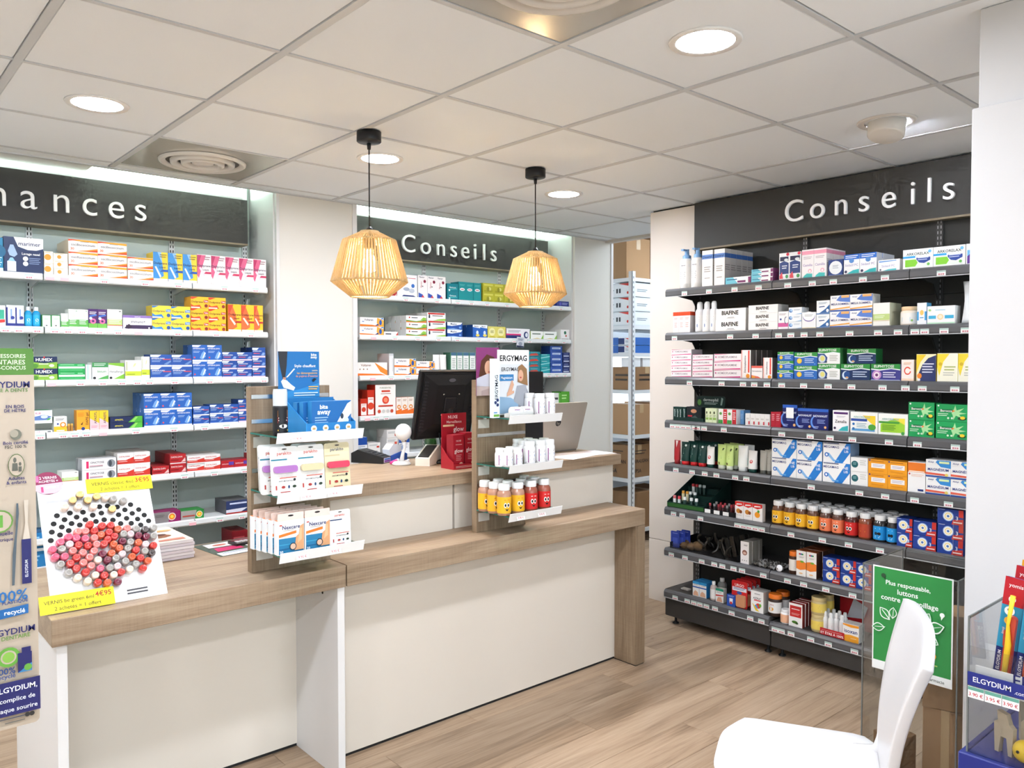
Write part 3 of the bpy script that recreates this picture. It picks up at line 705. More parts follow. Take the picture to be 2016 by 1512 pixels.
        fs += [tuple(range(6))[::-1], tuple(range(n * 6, n * 6 + 6))]; b.add(vs, fs, base, True)
        lay(b, d['ops'], w, h, lambda x, y, z: (x, dp / 2 - dp * .5 * (1 - min(1, y / h)) ** .7 - z - .002, y)); P.append(('bag', b))
    return P
ORD = ['top', 'second', 'third', 'fourth', 'fifth', 'sixth', 'seventh', 'bottom']
ROWW = {1: [''], 2: ['upper', 'lower'], 3: ['top', 'middle', 'bottom'], 4: ['top', 'second-highest', 'third-highest', 'bottom'], 5: ['top', 'second-highest', 'middle', 'second-lowest', 'bottom']}
def colw(i, n):
    if n == 1: return ''
    if n == 2: return ('left', 'right')[i]
    if n == 3: return ('left', 'centre', 'right')[i]
    return 'leftmost' if i == 0 else 'rightmost' if i == n - 1 else ('second', 'third', 'fourth', 'fifth', 'sixth', 'seventh')[i - 1]
DEPW = ['', 'second-row', 'third-row', 'fourth-row', 'fifth-row', 'sixth-row']
def make(key, w, h, dp, label, group, loc, rz):
    """One product, and a maker of further copies of it."""
    d = DES[key]
    if d['shape'] == 'box':
        o = carton(d, w, h, dp).obj(d['name'], None, loc, rz)
    else:
        o = thing(d['name'], None, None, loc, rz)
        for nm, b in parts_of(d, w, h, dp): b.obj(nm, o)
    return tag(o, label, d['cat'], group)
RND = random.Random(3)
def place(rack, i, key, us, vt, rows=1, deep=1, d=0.09, inset=0.012, look=None, z=None, where=None, gap=0.001, pitch=None, fit=1.0):
    """Products on shelf I of a rack: column edges US and top VT are measured on the photograph at the shelf's own front plane."""
    D_ = DES[key]; zs = SHELF_Z[i] if z is None else z
    if rack == 'r':
        pl = XF + inset; um = (us[0] + us[-1]) / 2; zt = on_x(um, vt, pl).z
        ed = [on_x(u, 700, pl).y for u in us]
    else:
        pl = YF + inset; um = (us[0] + us[-1]) / 2; zt = on_y(um, vt, pl).z
        ed = [on_y(u, 700, pl).x for u in us]
    h = (zt - zs) / rows; n = len(us) - 1
    ph = where or ('on %s shelf, %s rack' % (ORD[i], {'a': 'leftmost', 'b': 'central', 'r': 'dark'}[rack]))
    lk = look or D_['look']; grp = (lk + ' ' + ph) if rows * n * deep > 1 else None
    src = {}
    for c in range(n):
        w = abs(ed[c + 1] - ed[c]) - gap; m = (ed[c] + ed[c + 1]) / 2
        kw = round(w, 3)
        for q in range(deep):
            dpt = d if D_['shape'] == 'box' or D_['shape'] in ('pack', 'pouch') else w
            ins = q * (pitch or (dpt + .003))
            for k in range(rows):
                lab = ' '.join(x for x in (ROWW[rows][rows - 1 - k], colw(c, n), DEPW[q], lk, ph) if x)
                jit = RND.uniform(0, .004); rj = RND.uniform(-.012, .012)
                if rack == 'r': loc = (pl + ins + jit, m, zs + k * h + .0003); rz = -math.pi / 2 + rj
                else: loc = (m, pl + ins + jit, zs + k * h + .0003); rz = rj
                if kw in src:
                    o = copy_tree(src[kw]); o.location = loc; o.rotation_euler = (0, 0, rz); o['label'] = lab
                else: src[kw] = make(key, w * fit, h - .0006, d, lab, grp, loc, rz)
    return src
# ------------------------------------------------------------------ designs, leftmost rack
NV, BL, WH, RD, OR, YL_, GR, LG, PK, TE, PU = '#1c2f5e', '#2a63b0', '#f1f1ee', '#c9262c', '#e8792b', '#f0c431', '#2f8f4a', '#a9c94a', '#d94f7c', '#1f8e93', '#5a2f77'
D('marimer', 'large navy nasal rinse box', '#1d2f58', [('p', [(.25, 1), (1, 1), (1, .72), (.82, .66), (.6, .66), (.36, .74)], WH), ('t', 'marimer', .65, .83, .56, NV, .15), ('t', 'Lavage nasal', .68, .55, .46, WH, .07), ('p', [(.16, .78), (.24, .78), (.34, .52), (.26, .44), (.14, .48), (.10, .6)], '#9db6d8'), ('r', .08, .04, .30, .32, '#dfe8f0'), ('p', [(.10, .32), (.28, .32), (.22, .42), (.16, .42)], '#8fc0e6'), ('c', .54, .41, .065, WH), ('c', .54, .27, .065, WH), ('l', .63, .42, .92, 4, '#7f93bb', .05)])
D('teal', 'teal blue box beside the nasal rinse box', '#1b7fa8', [('r', 0, 0, 1, .12, '#cfe6ee'), ('c', .6, .6, .2, '#0e5f86'), ('l', .1, .4, .9, 4, '#bfe0ea')])
D('osmall', 'small white and orange capsule box', '#f6efdf', [('c', .40, .5, .26, '#f2962e'), ('l', .1, .88, .7, 1, '#e8b36a', .12)], side='#f3d9ac')
D('oscillo', 'white homeopathic granule box with orange wedges', '#f7f2ea', [('p', [(0, .98), (1, .98), (1, .80), (0, .90)], '#f0a52c'), ('p', [(0, .98), (.45, .98), (0, .84)], '#d84a20'), ('t', 'oscillococcinum', .5, .58, .94, '#3b3c52', .2, .01), ('p', [(.25, .05), (1, .05), (1, .34), (.6, .16)], '#ef8f2c'), ('p', [(.55, .05), (1, .05), (1, .22)], '#d9481f'), ('t', '30', .13, .24, .16, '#e0662a', .2), ('r', .4, .80, .7, .84, '#9aa0a8')], side='#f3e2c4')
D('dolib', 'tall yellow and blue sachet box', '#f0cf35', [('p', [(0, 0), (.72, .20), (.55, 1), (0, 1)], '#3d8fd2'), ('p', [(.3, 1), (.55, 1), (.62, .62)], '#8fbfe6'), ('t', 'Doliprane', .5, .63, .92, '#16224a', .12, .02), ('t', 'Liquiz', .64, .5, .44, '#16224a', .09, .02), ('p', [(.45, .34), (1, .34), (1, .42), (.6, .42)], '#2257a8'), ('p', [(.1, .5), (.2, .52), (.55, .18), (.45, .14)], '#e8f0f6'), ('r', .02, .01, .98, .11, '#e8edf0'), ('l', .45, .9, .92, 2, '#8a7a30')], side='#e8c52d')
D('dolip', 'tall white and pink sachet box', '#f3eae8', [('p', [(0, .98), (.62, .98), (.1, .2), (0, .3)], '#d65f86'), ('p', [(0, .98), (.3, .98), (0, .55)], '#b93363'), ('t', 'Doliprane', .5, .63, .92, '#16224a', .12, .02), ('t', 'Liquiz', .62, .5, .44, '#16224a', .09, .02), ('p', [(.45, .36), (1, .36), (1, .43), (.6, .43)], '#c8365f'), ('p', [(.12, .55), (.24, .58), (.56, .32), (.46, .26)], '#f6d6de'), ('r', .05, .03, .95, .14, '#e9dfdc'), ('l', .5, .9, .92, 2, '#a07f86')], side='#ecdedd')
D('grred', 'white green and red box', WH, [('r', .0, .35, .9, .8, '#35a585'), ('p', [(0, .12), (.95, .2), (.95, .34), (0, .3)], '#d8342c'), ('c', .2, .6, .15, WH)])
D('navybox', 'narrow white box with navy foot', '#e8eef6', [('r', 0, 0, 1, .16, '#262f80'), ('r', 0, 0, .16, .9, '#262f80'), ('r', .46, .32, .64, .82, '#7d9ccb'), ('c', .7, .42, .08, '#2c3b8c')], side='#2b3a80')
D('mouthwash', 'mouthwash bottle with blue liquid', '#1f93c4', [('c', .5, .5, .14, '#e8f4fa'), ('l', .3, .3, .7, 3, '#bfe4f2')], shape='tall', cap='#e9eef2', label='#2aa8d8', name='mouthwash_bottle', cat='bottle')
D('greenframe', 'small white box with green border', '#2f8c46', [('r', .07, .05, .93, .95, '#f1f3ec'), ('l', .25, .7, .75, 2, '#7fb38a'), ('r', .4, .12, .6, .2, '#4a4a4a')])
D('whgreen', 'white carton with green lower band', '#eef2ea', [('r', 0, .08, 1, .46, '#5fae4e'), ('r', 0, .0, 1, .08, '#e8efe4'), ('l', .1, .4, .8, 3, '#dff0da', .09), ('r', .75, .9, .9, .93, '#3d8a4a'), ('c', .5, .68, .1, '#cfe0c6')])
D('purple', 'purple and lime eye care box', '#4b2766', [('r', 0, 0, 1, .27, '#6fb84a'), ('l', .12, .82, .88, 2, '#efe6f4', .08), ('p', [(.1, .58), (.9, .66), (.9, .74), (.1, .66)], '#3f6fc4'), ('c', .5, .38, .14, '#e0679c'), ('c', .5, .38, .06, '#4b2766'), ('c', .24, .52, .07, WH)])
D('limeband', 'white carton with pale lime band', '#f2f1ea', [('r', 0, .17, 1, .50, '#b6d27a'), ('r', 0, .17, 1, .21, '#d35a3a'), ('l', .1, .44, .9, 3, '#e9f2d2', .08), ('r', .78, .88, .92, .92, '#444444')])
D('immuno', 'wide white and violet immunity box', '#ece8f0', [('r', 0, .82, 1, 1, '#8a6fb4'), ('t', 'immuno+', .52, .56, .5, '#3a3f4a', .2), ('r', .1, .06, 1, .32, '#33204c'), ('p', [(.04, .1), (.2, .4), (.32, .2), (.2, .04)], '#241433'), ('c', .9, .13, .06, WH), ('t', 'immun', .5, .9, .28, WH, .1)], side='#7a5fa4')
D('doliby', 'yellow and blue tablet box', '#f1d443', [('p', [(0, .98), (.35, .98), (.1, .82), (0, .82)], '#2d6fb6'), ('p', [(0, .02), (.62, .02), (.5, .3), (.16, .22), (0, .38)], '#2f80c8'), ('t', 'Doliprane', .36, .56, .62, '#1a2448', .24, .02), ('r', .72, .5, .98, .72, '#3f86c6'), ('t', 'Tabs', .85, .61, .22, WH, .14), ('c', .86, .22, .15, '#1f4f96'), ('r', .0, 0, .5, .10, '#e8eef0')], side='#ecd03e')
D('dolio', 'yellow and orange tablet box', '#f0b92c', [('p', [(0, .98), (.42, .98), (.1, .78), (0, .8)], '#cf3d26'), ('p', [(0, .02), (.6, .02), (.5, .3), (.16, .2), (0, .36)], '#d8502a'), ('t', 'Doliprane', .36, .56, .62, '#3a1a18', .24, .02), ('r', .72, .5, .98, .72, '#c43a26'), ('t', 'Tabs', .85, .61, .22, WH, .14), ('c', .86, .22, .15, '#8e2f24'), ('r', .0, 0, .5, .10, '#efe6da')], side='#e9ad24')
D('dolioL', 'tall yellow and orange sachet box', '#f2bd2d', [('p', [(0, 0), (.68, .18), (.6, .62), (.3, .98), (0, .98)], '#df6a3a'), ('p', [(0, .98), (.4, .98), (.05, .6), (0, .6)], '#cf4a30'), ('t', 'Doliprane', .5, .63, .92, '#2a1a20', .12, .02), ('t', 'Liquiz', .64, .5, .44, '#2a1a20', .09, .02), ('p', [(.5, .33), (1, .33), (1, .40), (.62, .40)], '#b8342c'), ('p', [(.1, .5), (.2, .53), (.58, .3), (.48, .24)], '#f6dcc8'), ('r', .02, .01, .98, .09, '#f1e4cf')], side='#e9b32a')
D('humex', 'lime and navy cold remedy box', '#86b53c', [('p', [(0, .55), (.5, .45), (1, .55), (1, 1), (0, 1)], '#17284f'), ('t', 'HUMEX', .5, .74, .66, WH, .26, .04), ('c', .5, .95, .07, '#c83a3a'), ('e', .78, .24, .1, .13, '#e6efc4'), ('e', .16, .22, .12, .18, '#4f8a2c'), ('r', .3, .34, .66, .42, '#dfecc0')], side='#5f8f2e')
D('greenw', 'bright green box with white stripe', '#27a351', [('r', .02, .42, 1, .66, '#e6f2ea'), ('l', .08, .84, .6, 1, '#bfe6cc', .1), ('r', .72, .78, .92, .88, '#8fd0a6'), ('l', .08, .2, .9, 1, '#7fd09a', .1)], side='#1f8a44')
D('paleteal', 'pale teal and white carton edge-on', '#dcebe8', [('r', .3, 0, .5, 1, '#a9cfca'), ('r', .7, 0, .85, 1, '#c6dfdb')])
D('thin1', 'white box with green swoosh and plant name', '#f1f3ee', [('r', 0, .72, 1, 1, '#3f8f52'), ('l', .12, .9, .85, 2, '#cfe6d2', .09), ('t', 'linium', .6, .48, .55, '#4f8f5a', .16), ('p', [(.25, 0), (1, 0), (1, .26), (.6, .14)], '#4fa04f'), ('c', .14, .1, .08, '#2c2c2c')])
D('thin2', 'white box with lime swoosh for allergy', '#f1f3ee', [('p', [(0, .9), (1, .76), (1, 1), (0, 1)], '#7fb53a'), ('t', 'rhinallergy', .5, .48, .9, '#6a6a6a', .14), ('p', [(.25, 0), (1, 0), (1, .34), (.6, .16)], '#7cb83c'), ('c', .14, .1, .08, '#2c2c2c')])
D('limelow', 'white carton with lime lower panel', '#f0efe8', [('r', .0, .18, 1, .42, '#c6d63e'), ('r', .07, .45, .12, .92, '#9aa45c'), ('p', [(.45, .62), (.62, .7), (.7, .86), (.55, .82)], '#dbe6a4'), ('r', .1, .24, .6, .28, '#8aa02a')])
D('eff', 'blue pain relief box with white crest', '#2a56a6', [('p', [(0, .98), (.52, .98), (.36, .78), (0, .80)], '#dfe8f4'), ('t', 'EFFERALGAN', .36, .68, .6, WH, .14, .02), ('r', 0, 0, 1, .13, '#e4eaf3'), ('p', [(.62, .2), (.74, .32), (.95, .52), (.98, .4), (.78, .16)], '#6f93c8'), ('r', .58, .56, .96, .64, '#c8505e'), ('l', .06, .5, .5, 2, '#93b3de', .1)], side='#234b92')
D('efft', 'tall blue and white effervescent tablet box', '#2c64b8', [('p', [(0, .98), (.6, .98), (.4, .86), (0, .88)], '#eef3fa'), ('t', 'EFFERALGAN', .45, .78, .8, WH, .09, .02), ('r', 0, 0, 1, .10, '#e9eff7'), ('p', [(.56, .18), (.7, .16), (.92, .5), (.8, .6)], '#d8e6f5'), ('p', [(.5, .2), (.64, .5), (.8, .66), (.9, .3), (.7, .12)], '#79a7dd'), ('p', [(.68, .22), (.74, .2), (.9, .5), (.82, .55)], '#e6f0fa'), ('c', .14, .24, .05, '#e5525a'), ('l', .06, .6, .5, 2, '#a9c6ea', .06)], side='#3c74c0', top='#4a80c8')
D('effs', 'small blue tablet box with pale foot', '#27509e', [('p', [(0, .95), (.5, .95), (.36, .74), (0, .76)], '#d9e3f2'), ('t', 'EFFERALGAN', .38, .64, .64, WH, .15, .02), ('r', 0, 0, 1, .16, '#e5c9d2'), ('p', [(.66, .2), (.8, .5), (.96, .46), (.9, .2)], '#7fa0d0'), ('r', .1, .36, .56, .44, '#c8505e')], side='#1e3f80')
D('rub', 'white and blue chest rub box', '#eef3f6', [('r', 0, 0, 1, .2, '#eef6ee'), ('p', [(0, .24), (.7, .24), (.98, .5), (.6, .66), (0, .5)], '#5f7fb8'), ('t', 'RUB', .3, .78, .4, '#c24a7a', .14), ('p', [(.7, .22), (.86, .24), (.95, .4), (.8, .36)], '#4fae4f'), ('e', .6, .5, .18, .13, '#c9d6ec')], side='#3a8a55')
D('rubflat', 'flat white rub box lying down', '#f3f5f3', [('t', 'RUB', .3, .5, .3, '#c24a7a', .5), ('r', 0, 0, 1, .14, '#5fb04f'), ('r', .75, .2, .92, .7, '#6a6a6a')])
D('yellowring', 'white box with orange ring', '#f3f2ee', [('r', 0, 0, 1, .36, '#f1b92e'), ('c', .7, .46, .18, '#e8892b'), ('c', .7, .46, .10, '#f3f2ee'), ('c', .3, .52, .06, '#34488a'), ('l', .12, .84, .8, 2, '#8a8a8a', .08), ('r', .2, .06, .8, .12, '#fbfbfb')])
D('vial', 'slim amber vial', '#a9762e', [], shape='stick', cap='#c9a04a', name='amber_vial', cat='vial')
D('dapis', 'orange itch gel box', '#f0a52f', [('r', 0, 0, 1, .06, '#e8edf0'), ('u', 'DAPIS gel', .82, .58, .72, '#4a2c1c', .2), ('c', .5, .1, .08, '#233a7c'), ('p', [(.3, .3), (.5, .44), (.44, .28)], '#4a3320'), ('l', .08, .85, .6, 4, '#d98a1f', .05)], side='#e89b28')
D('apay', 'yellow and pink soothing gel box', '#f0c62e', [('p', [(0, 0), (1, 0), (1, .35), (0, .62)], '#f0c4c6'), ('u', 'APAISYL', .6, .64, .62, '#1f2d56', .3), ('l', .15, .2, .8, 2, '#d990a0', .07)], side='#e3b626')
D('apad', 'long navy and green gel box', '#1d2a52', [('p', [(.55, 0), (1, 0), (1, 1), (.78, 1)], '#4fae3a'), ('t', 'APAISYL', .27, .5, .42, '#e8d84a', .26, .03), ('p', [(.62, .1), (.74, .1), (.86, .9), (.78, .9)], '#8fd05f')], side='#16203f')
D('onct', 'long white and grey antihistamine cream box', '#eceaea', [('r', .12, .16, .19, .80, '#d8326a'), ('t', 'ONCTOSE', .44, .66, .4, '#3a3f46', .24, .02), ('r', .22, .34, .6, .38, '#c24a6e'), ('e', .85, .5, .12, .36, '#8c9298'), ('e', .82, .5, .05, .3, '#4a4f55'), ('l', .22, .26, .6, 1, '#9a9a9a', .12)], side='#b9bcbf', top='#d9d9d9')
D('data', 'white and red pain tablet box', '#eeece8', [('p', [(0, .45), (.5, .42), (1, .66), (1, .12), (0, .12)], '#cf3a2e'), ('t', 'DAFALGAN', .42, .72, .66, '#c8322c', .2, .02), ('r', 0, 0, 1, .1, '#f2f0ee'), ('l', .06, .3, .6, 1, '#f0c4be', .12)], side='#dcd6d0')
D('redb', 'dark red tablet box', '#b3272b', [('t', 'DAFALGAN', .42, .7, .7, '#f1e0de', .2, .02), ('p', [(.7, .14), (.95, .6), (.98, .2)], '#e8c2be'), ('r', 0, 0, 1, .1, '#e9dedc'), ('r', .05, .34, .55, .42, '#7d191d')], side='#8f2226', top='#9a2428')
D('redp', 'small red and violet tablet box', '#b5282e', [('r', .6, .4, 1, .8, '#5a3f9a'), ('t', 'DAFALGAN', .34, .56, .5, '#f1e0de', .2), ('r', 0, 0, 1, .12, '#e4d4d8')], side='#8a2230')
D('sunr', 'grey and magenta plant box with sun emblem', '#8a8484', [('p', [(.55, 0), (1, 0), (1, 1), (.62, 1)], '#8c1f5c'), ('c', .68, .5, .36, '#e8dcd0'), ('c', .68, .5, .28, '#ef7f2c'), ('c', .68, .5, .16, '#f6d34a'), ('l', .08, .7, .4, 2, '#6c6666', .14)], side='#7a1a4e', top='#8c1f5c')
D('sung', 'grey and green plant box with sun emblem', '#a5a19c', [('p', [(.6, 0), (1, 0), (1, 1), (.68, 1)], '#2f8a3e'), ('c', .80, .5, .36, '#f0e6c8'), ('c', .80, .5, .28, '#f0a52c'), ('c', .80, .5, .16, '#f6e04a'), ('r', .06, .34, .6, .48, '#b8483a')], side='#23702f', top='#2f8a3e')
D('navygrey', 'dark grey and navy box', '#2f3c66', [('p', [(0, .1), (.6, .1), (.9, .4), (0, .34)], '#d8dbe6'), ('r', 0, 0, 1, .12, '#a5322c'), ('l', .15, .72, .85, 1, '#c9d4ee', .3)], side='#55565c', top='#5c5c60')
D('bluestack', 'flat mid-blue box', '#2c7bb4', [('r', 0, 0, 1, .16, '#dfe8ee'), ('l', .1, .7, .6, 2, '#8fc4e2', .2)], side='#1f5f92')
D('darkred', 'dark red box low down beside the oak panel', '#7d1c24', [('l', .1, .7, .8, 3, '#a84a50', .15)])
A = lambda *a, **k: place('a', *a, **k)
A(0, 'teal', [-16, 10], 467, d=.12); A(0, 'marimer', [11, 89], 468, d=.1)
A(0, 'osmall', [90, 108], 495, 2, d=.08, look='small capsule box in stack of two'); A(0, 'osmall', [108.5, 137], 499, 3, d=.08, look='small capsule box in stack of three')
A(0, 'oscillo', [138, 195.5, 253], 475, 3, 2, d=.12); A(0, 'oscillo', [254, 304], 507, 2, d=.12, look='smaller white granule box with orange wedges')
A(0, 'dolib', [304, 333, 362, 390], 499, d=.11); A(0, 'dolip', [390.5, 418, 446, 473, 501, 526], 506, d=.11)
A(1, 'grred', [-14, 13], 601); A(1, 'navybox', [14, 32, 49], 601, d=.08); A(1, 'mouthwash', [49.5, 66, 83], 604); A(1, 'greenframe', [83.5, 102, 120.5], 620, d=.06)
A(1, 'whgreen', [121, 136], 617, d=.06, look='low white carton with green band'); A(1, 'whgreen', [136.5, 155.5, 175], 609, d=.08); A(1, 'purple', [175.5, 193.5, 212], 608.5, d=.1)
A(1, 'limeband', [212.5, 242], 609, d=.08); A(1, 'immuno', [243, 300], 621, d=.08); A(1, 'doliby', [300.5, 338, 376], 602.5, 2, d=.1); A(1, 'dolio', [377, 412, 446], 585, 3, d=.1); A(1, 'dolioL', [450, 476, 501, 519], 600, d=.1)
A(2, 'humex', [60, 113], 702, 2, d=.09); A(2, 'greenw', [114, 167], 716, 2, d=.1); A(2, 'paleteal', [168, 180], 718, d=.1); A(2, 'thin1', [181, 213], 713.5, d=.09); A(2, 'thin2', [213.5, 244.5], 714.5, d=.09)
A(2, 'limelow', [246, 278], 709, d=.09); A(2, 'limelow', [278.5, 295], 702, d=.11, look='slim white carton with lime panel'); A(2, 'eff', [296, 338, 378], 698, 2, d=.11)
A(2, 'efft', [379, 408, 437], 679, 2, 2, d=.07); A(2, 'effs', [437.5, 467, 496.5], 693, 3, d=.1); A(2, 'effs', [497, 523], 684, 3, 2, d=.08, look='small blue shelf-end tablet box')
A(3, 'rub', [61, 101], 808, d=.1, z=SHELF_Z[3] + .045); A(3, 'rubflat', [61, 101], 848, d=.1); A(3, 'yellowring', [104, 130], 820, d=.06); A(3, 'vial', [131, 137, 143], 834); A(3, 'dapis', [149, 174], 807.5, d=.05); A(3, 'apay', [175, 194, 212], 808.5, d=.05)
A(3, 'apad', [215, 279], 820, 2, d=.05); A(3, 'efft', [282, 315, 347, 377], 774, 2, 3, d=.06, look='tall blue effervescent tablet box pair'); A(3, 'eff', [379, 411], 800, 2, d=.1, look='blue pain relief box with stepped neighbours'); A(3, 'eff', [412, 439, 468], 796, 2, d=.1, look='blue and orange fizzy tablet box')
A(3, 'effs', [468.5, 490, 512], 786, 2, d=.1, look='blue-pink tablet box behind oak panel')
A(4, 'limeband', [118, 151], 929, d=.1, look='low white and green box behind polish'); A(4, 'onct', [158, 226], 903, 2, 2, d=.06); A(4, 'data', [228, 261, 293], 891, 2, 3, d=.07); A(4, 'redb', [297, 331], 918, 1, 2, d=.1); A(4, 'redb', [332, 364], 894, 2, 3, d=.08, look='dark red tablet box stacked two high')
A(4, 'data', [366, 400, 432], 896, 2, 2, d=.09, look='white-red tablet box further along'); A(4, 'redp', [433, 459, 490], 905, d=.1); A(4, 'redb', [492, 515], 893, 2, d=.1, look='dark red tablet box behind oak panel')
A(5, 'sunr', [298, 352], 1008, d=.1); A(5, 'sung', [352.5, 398], 1005, d=.1); A(5, 'navygrey', [442, 490], 985, d=.16); A(6, 'bluestack', [40, 92], 1050, 3, d=.14); A(6, 'darkred', [453, 484], 1045, d=.15)
A(0, 'dolib', [-130, -105, -80, -55], 495, d=.11, look='tall yellow and blue sachet box past the edge'); A(1, 'eff', [-120, -75, -30], 608, 2, d=.1, look='blue pain relief box past the edge'); A(2, 'greenw', [-110, -50, 10], 716, 2, d=.1, look='bright green box behind the printed card'); A(3, 'data', [-90, -40, 10], 806, 2, d=.1, look='white-red tablet box behind the printed card'); A(4, 'onct', [-60, 20], 915, 2, d=.06, look='long cream box behind the printed card')
# ------------------------------------------------------------------ central rack
D('whitebig', 'broad white box with blue round emblem', '#eeedec', [('t', 'Flector', .3, .86, .5, '#2a2f4a', .13), ('l', .55, .84, .92, 1, '#c8505e', .06), ('c', .78, .52, .09, '#3a6fc0'), ('e', .45, .36, .16, .08, '#9aa5b8'), ('e', .72, .3, .14, .1, '#b9c2cf'), ('p', [(.2, .02), (.95, .02), (.8, .09), (.3, .1)], '#22356e')])
D('whitetall', 'tall white tube box with red dot', '#eeeae8', [('t', 'Flector', .42, .92, .7, '#23284a', .07), ('c', .72, .74, .07, '#8a1f3c'), ('u', 'Flector', .34, .6, .3, '#b03a4a', .14), ('p', [(.05, .0), (.7, .0), (.5, .16), (.05, .24)], '#3554a8'), ('p', [(.3, .0), (.75, .0), (.5, .14)], '#c83a44'), ('r', .42, .5, .55, .54, '#555555')], side='#d9d6d4')
D('tealh', 'teal box lying on its side', '#137a86', [('t', 'Gaviscon', .5, .55, .8, '#dff2f0', .2), ('p', [(.1, .2), (.9, .34), (.9, .44), (.1, .32)], '#3fb0b4'), ('c', .2, .2, .12, '#dff2f0')], side='#0f6470')
D('tealt', 'tall teal sachet box', '#1a8a8e', [('e', .5, .6, .34, .08, '#e4efee'), ('r', .3, .58, .7, .62, '#c0404a'), ('l', .15, .85, .85, 2, '#5fb8b8', .05), ('r', 0, 0, 1, .06, '#0f6a6e')], side='#127078')
D('olive', 'yellow-green herbal box', '#b3b02e', [('r', .1, .72, .9, .9, '#cfcb5a'), ('c', .6, .4, .2, '#d9d67a'), ('e', .45, .36, .12, .26, '#8f8f24'), ('l', .1, .2, .9, 2, '#8a8822', .1)], side='#9a9826')
D('darkblue', 'flat dark blue box at the shelf end', '#232f78', [('c', .3, .5, .3, '#4a4aa8'), ('l', .45, .6, .9, 2, '#8f98d0', .2)])
D('volt', 'white and orange gel box with dark lettering', '#f0ece8', [('p', [(.0, .0), (.9, .0), (.5, .18), (0, .22)], '#e8792b'), ('p', [(.72, 1), (1, .7), (1, 0), (.8, .0), (.7, .4)], '#f0a43a'), ('t', 'Voltaren', .36, .74, .56, '#1f2c55', .24, .02), ('e', .86, .46, .06, .3, '#2d58a5'), ('p', [(.84, .82), (.94, 1), (1, .86)], '#2d78c4'), ('p', [(.62, .1), (.76, .34), (.78, .12)], '#26366e'), ('r', .08, .48, .16, .56, '#3f78c0')], side='#e6e2de')
D('smallw', 'low white box with dark red wedge', '#efecea', [('r', .08, .3, .5, .6, '#4a4a52'), ('p', [(.8, 0), (1, 0), (1, 1)], '#b8433c')])
D('leafbox', 'white box with green leaf wave', '#f1f0ec', [('p', [(0, .2), (.5, .1), (1, .3), (1, 0), (0, 0)], '#d97a3a'), ('p', [(0, .36), (.5, .2), (1, .5), (1, .3), (.5, .08), (0, .2)], '#5f9e3a'), ('p', [(.7, .4), (.85, .8), (1, .7), (.95, .4)], '#8fc04a'), ('c', .16, .72, .12, '#c0392b'), ('r', .26, .64, .56, .76, '#56595e')], side='#e0dfdb')
D('arte', 'white box with red top and green foot', '#f2f1ee', [('r', .05, .76, .95, .96, '#c33a34'), ('l', .28, .55, .86, 1, '#4a4e54', .22), ('p', [(.3, 0), (1, 0), (1, .28), (.6, .18)], '#8fc048'), ('r', .08, .3, .16, .66, '#24303a'), ('c', .12, .72, .07, '#24303a')], side='#e3e2de')
D('maal', 'white and blue stomach box', '#244f9c', [('p', [(0, 1), (1, 1), (.9, .72), (.3, .5), (0, .56)], '#eef2f6'), ('t', 'Maalox', .42, .78, .6, '#16284e', .26, .03), ('p', [(0, .12), (.4, .2), (1, .0), (0, 0)], '#8fb6e0'), ('e', .84, .32, .08, .14, '#6fa0dc')], side='#1d4080')
D('maalt', 'tall blue and white sachet box', '#2760b4', [('p', [(0, 1), (1, 1), (1, .74), (0, .82)], '#f0f3f6'), ('t', 'Maalox', .5, .88, .86, '#16284e', .1), ('e', .62, .4, .16, .16, '#cfe0f2'), ('e', .66, .2, .26, .1, '#e8d05a')], side='#1c4a92')
D('ylw', 'pale yellow herbal sachet box', '#d9cf6a', [('e', .5, .55, .36, .34, '#e9e3a4'), ('l', .3, .62, .7, 3, '#7a7430', .08), ('e', .5, .08, .4, .1, '#b8ac3a')], side='#c4ba58')
D('pinknavy', 'white pink and navy cream box', '#f0eef0', [('r', 0, .0, .62, .34, '#25336e'), ('r', 0, .34, .62, .5, '#d8427a'), ('e', .84, .4, .1, .34, '#2f3f6e'), ('e', .86, .4, .06, .22, '#dfe4ea'), ('l', .08, .76, .6, 2, '#8a8a96', .12)], side='#7a2a5a')
D('whgr2', 'white box with green corner and brown wordmark', '#f2f3ee', [('p', [(0, .0), (.5, .2), (1, .0)], '#e4d29a'), ('p', [(.78, 0), (1, 0), (1, .6)], '#8fc04a'), ('l', .12, .62, .78, 1, '#4a5f4a', .26)], side='#b9d68a')
D('photo', 'small white box with red and green dots', '#eceae8', [('c', .5, .7, .16, '#3a7a5a'), ('c', .6, .4, .1, '#c04a3a'), ('r', .1, .06, .9, .14, '#b9b9b4')])
D('voltbig', 'large orange and white gel box', '#f2ece6', [('p', [(0, 0), (1, 0), (.8, .14), (0, .2)], '#e2701f'), ('p', [(.6, 1), (1, .4), (1, 0), (.78, .3)], '#ea8a34'), ('t', 'Voltaren', .34, .8, .56, '#7a4a30', .18, .02), ('c', .16, .5, .05, '#8a6a55'), ('c', .27, .5, .05, '#8a6a55'), ('c', .38, .5, .05, '#8a6a55')], side='#dd6f28')
D('silverbox', 'tall pale silver box', '#dfe0e0', [('r', .74, .2, .84, .8, '#b4b9bc'), ('r', 0, .9, 1, 1, '#c9cbcb')], side='#c9caca')
D('creamtube', 'white and dark red cream tube', '#ece8e4', [('r', .1, .3, .9, .5, '#7a2630'), ('l', .2, .7, .8, 3, '#8a7a7a', .08)], shape='tube', cap='#5a2028', name='cream_tube', cat='tube')
D('greenedge', 'tall white box with green edges', '#eef0ec', [('r', 0, 0, .12, 1, '#3f7f5a'), ('r', .12, .86, 1, 1, '#4a6f8a'), ('l', .3, .7, .85, 6, '#9aa4a0', .08)], side='#3f6f58')
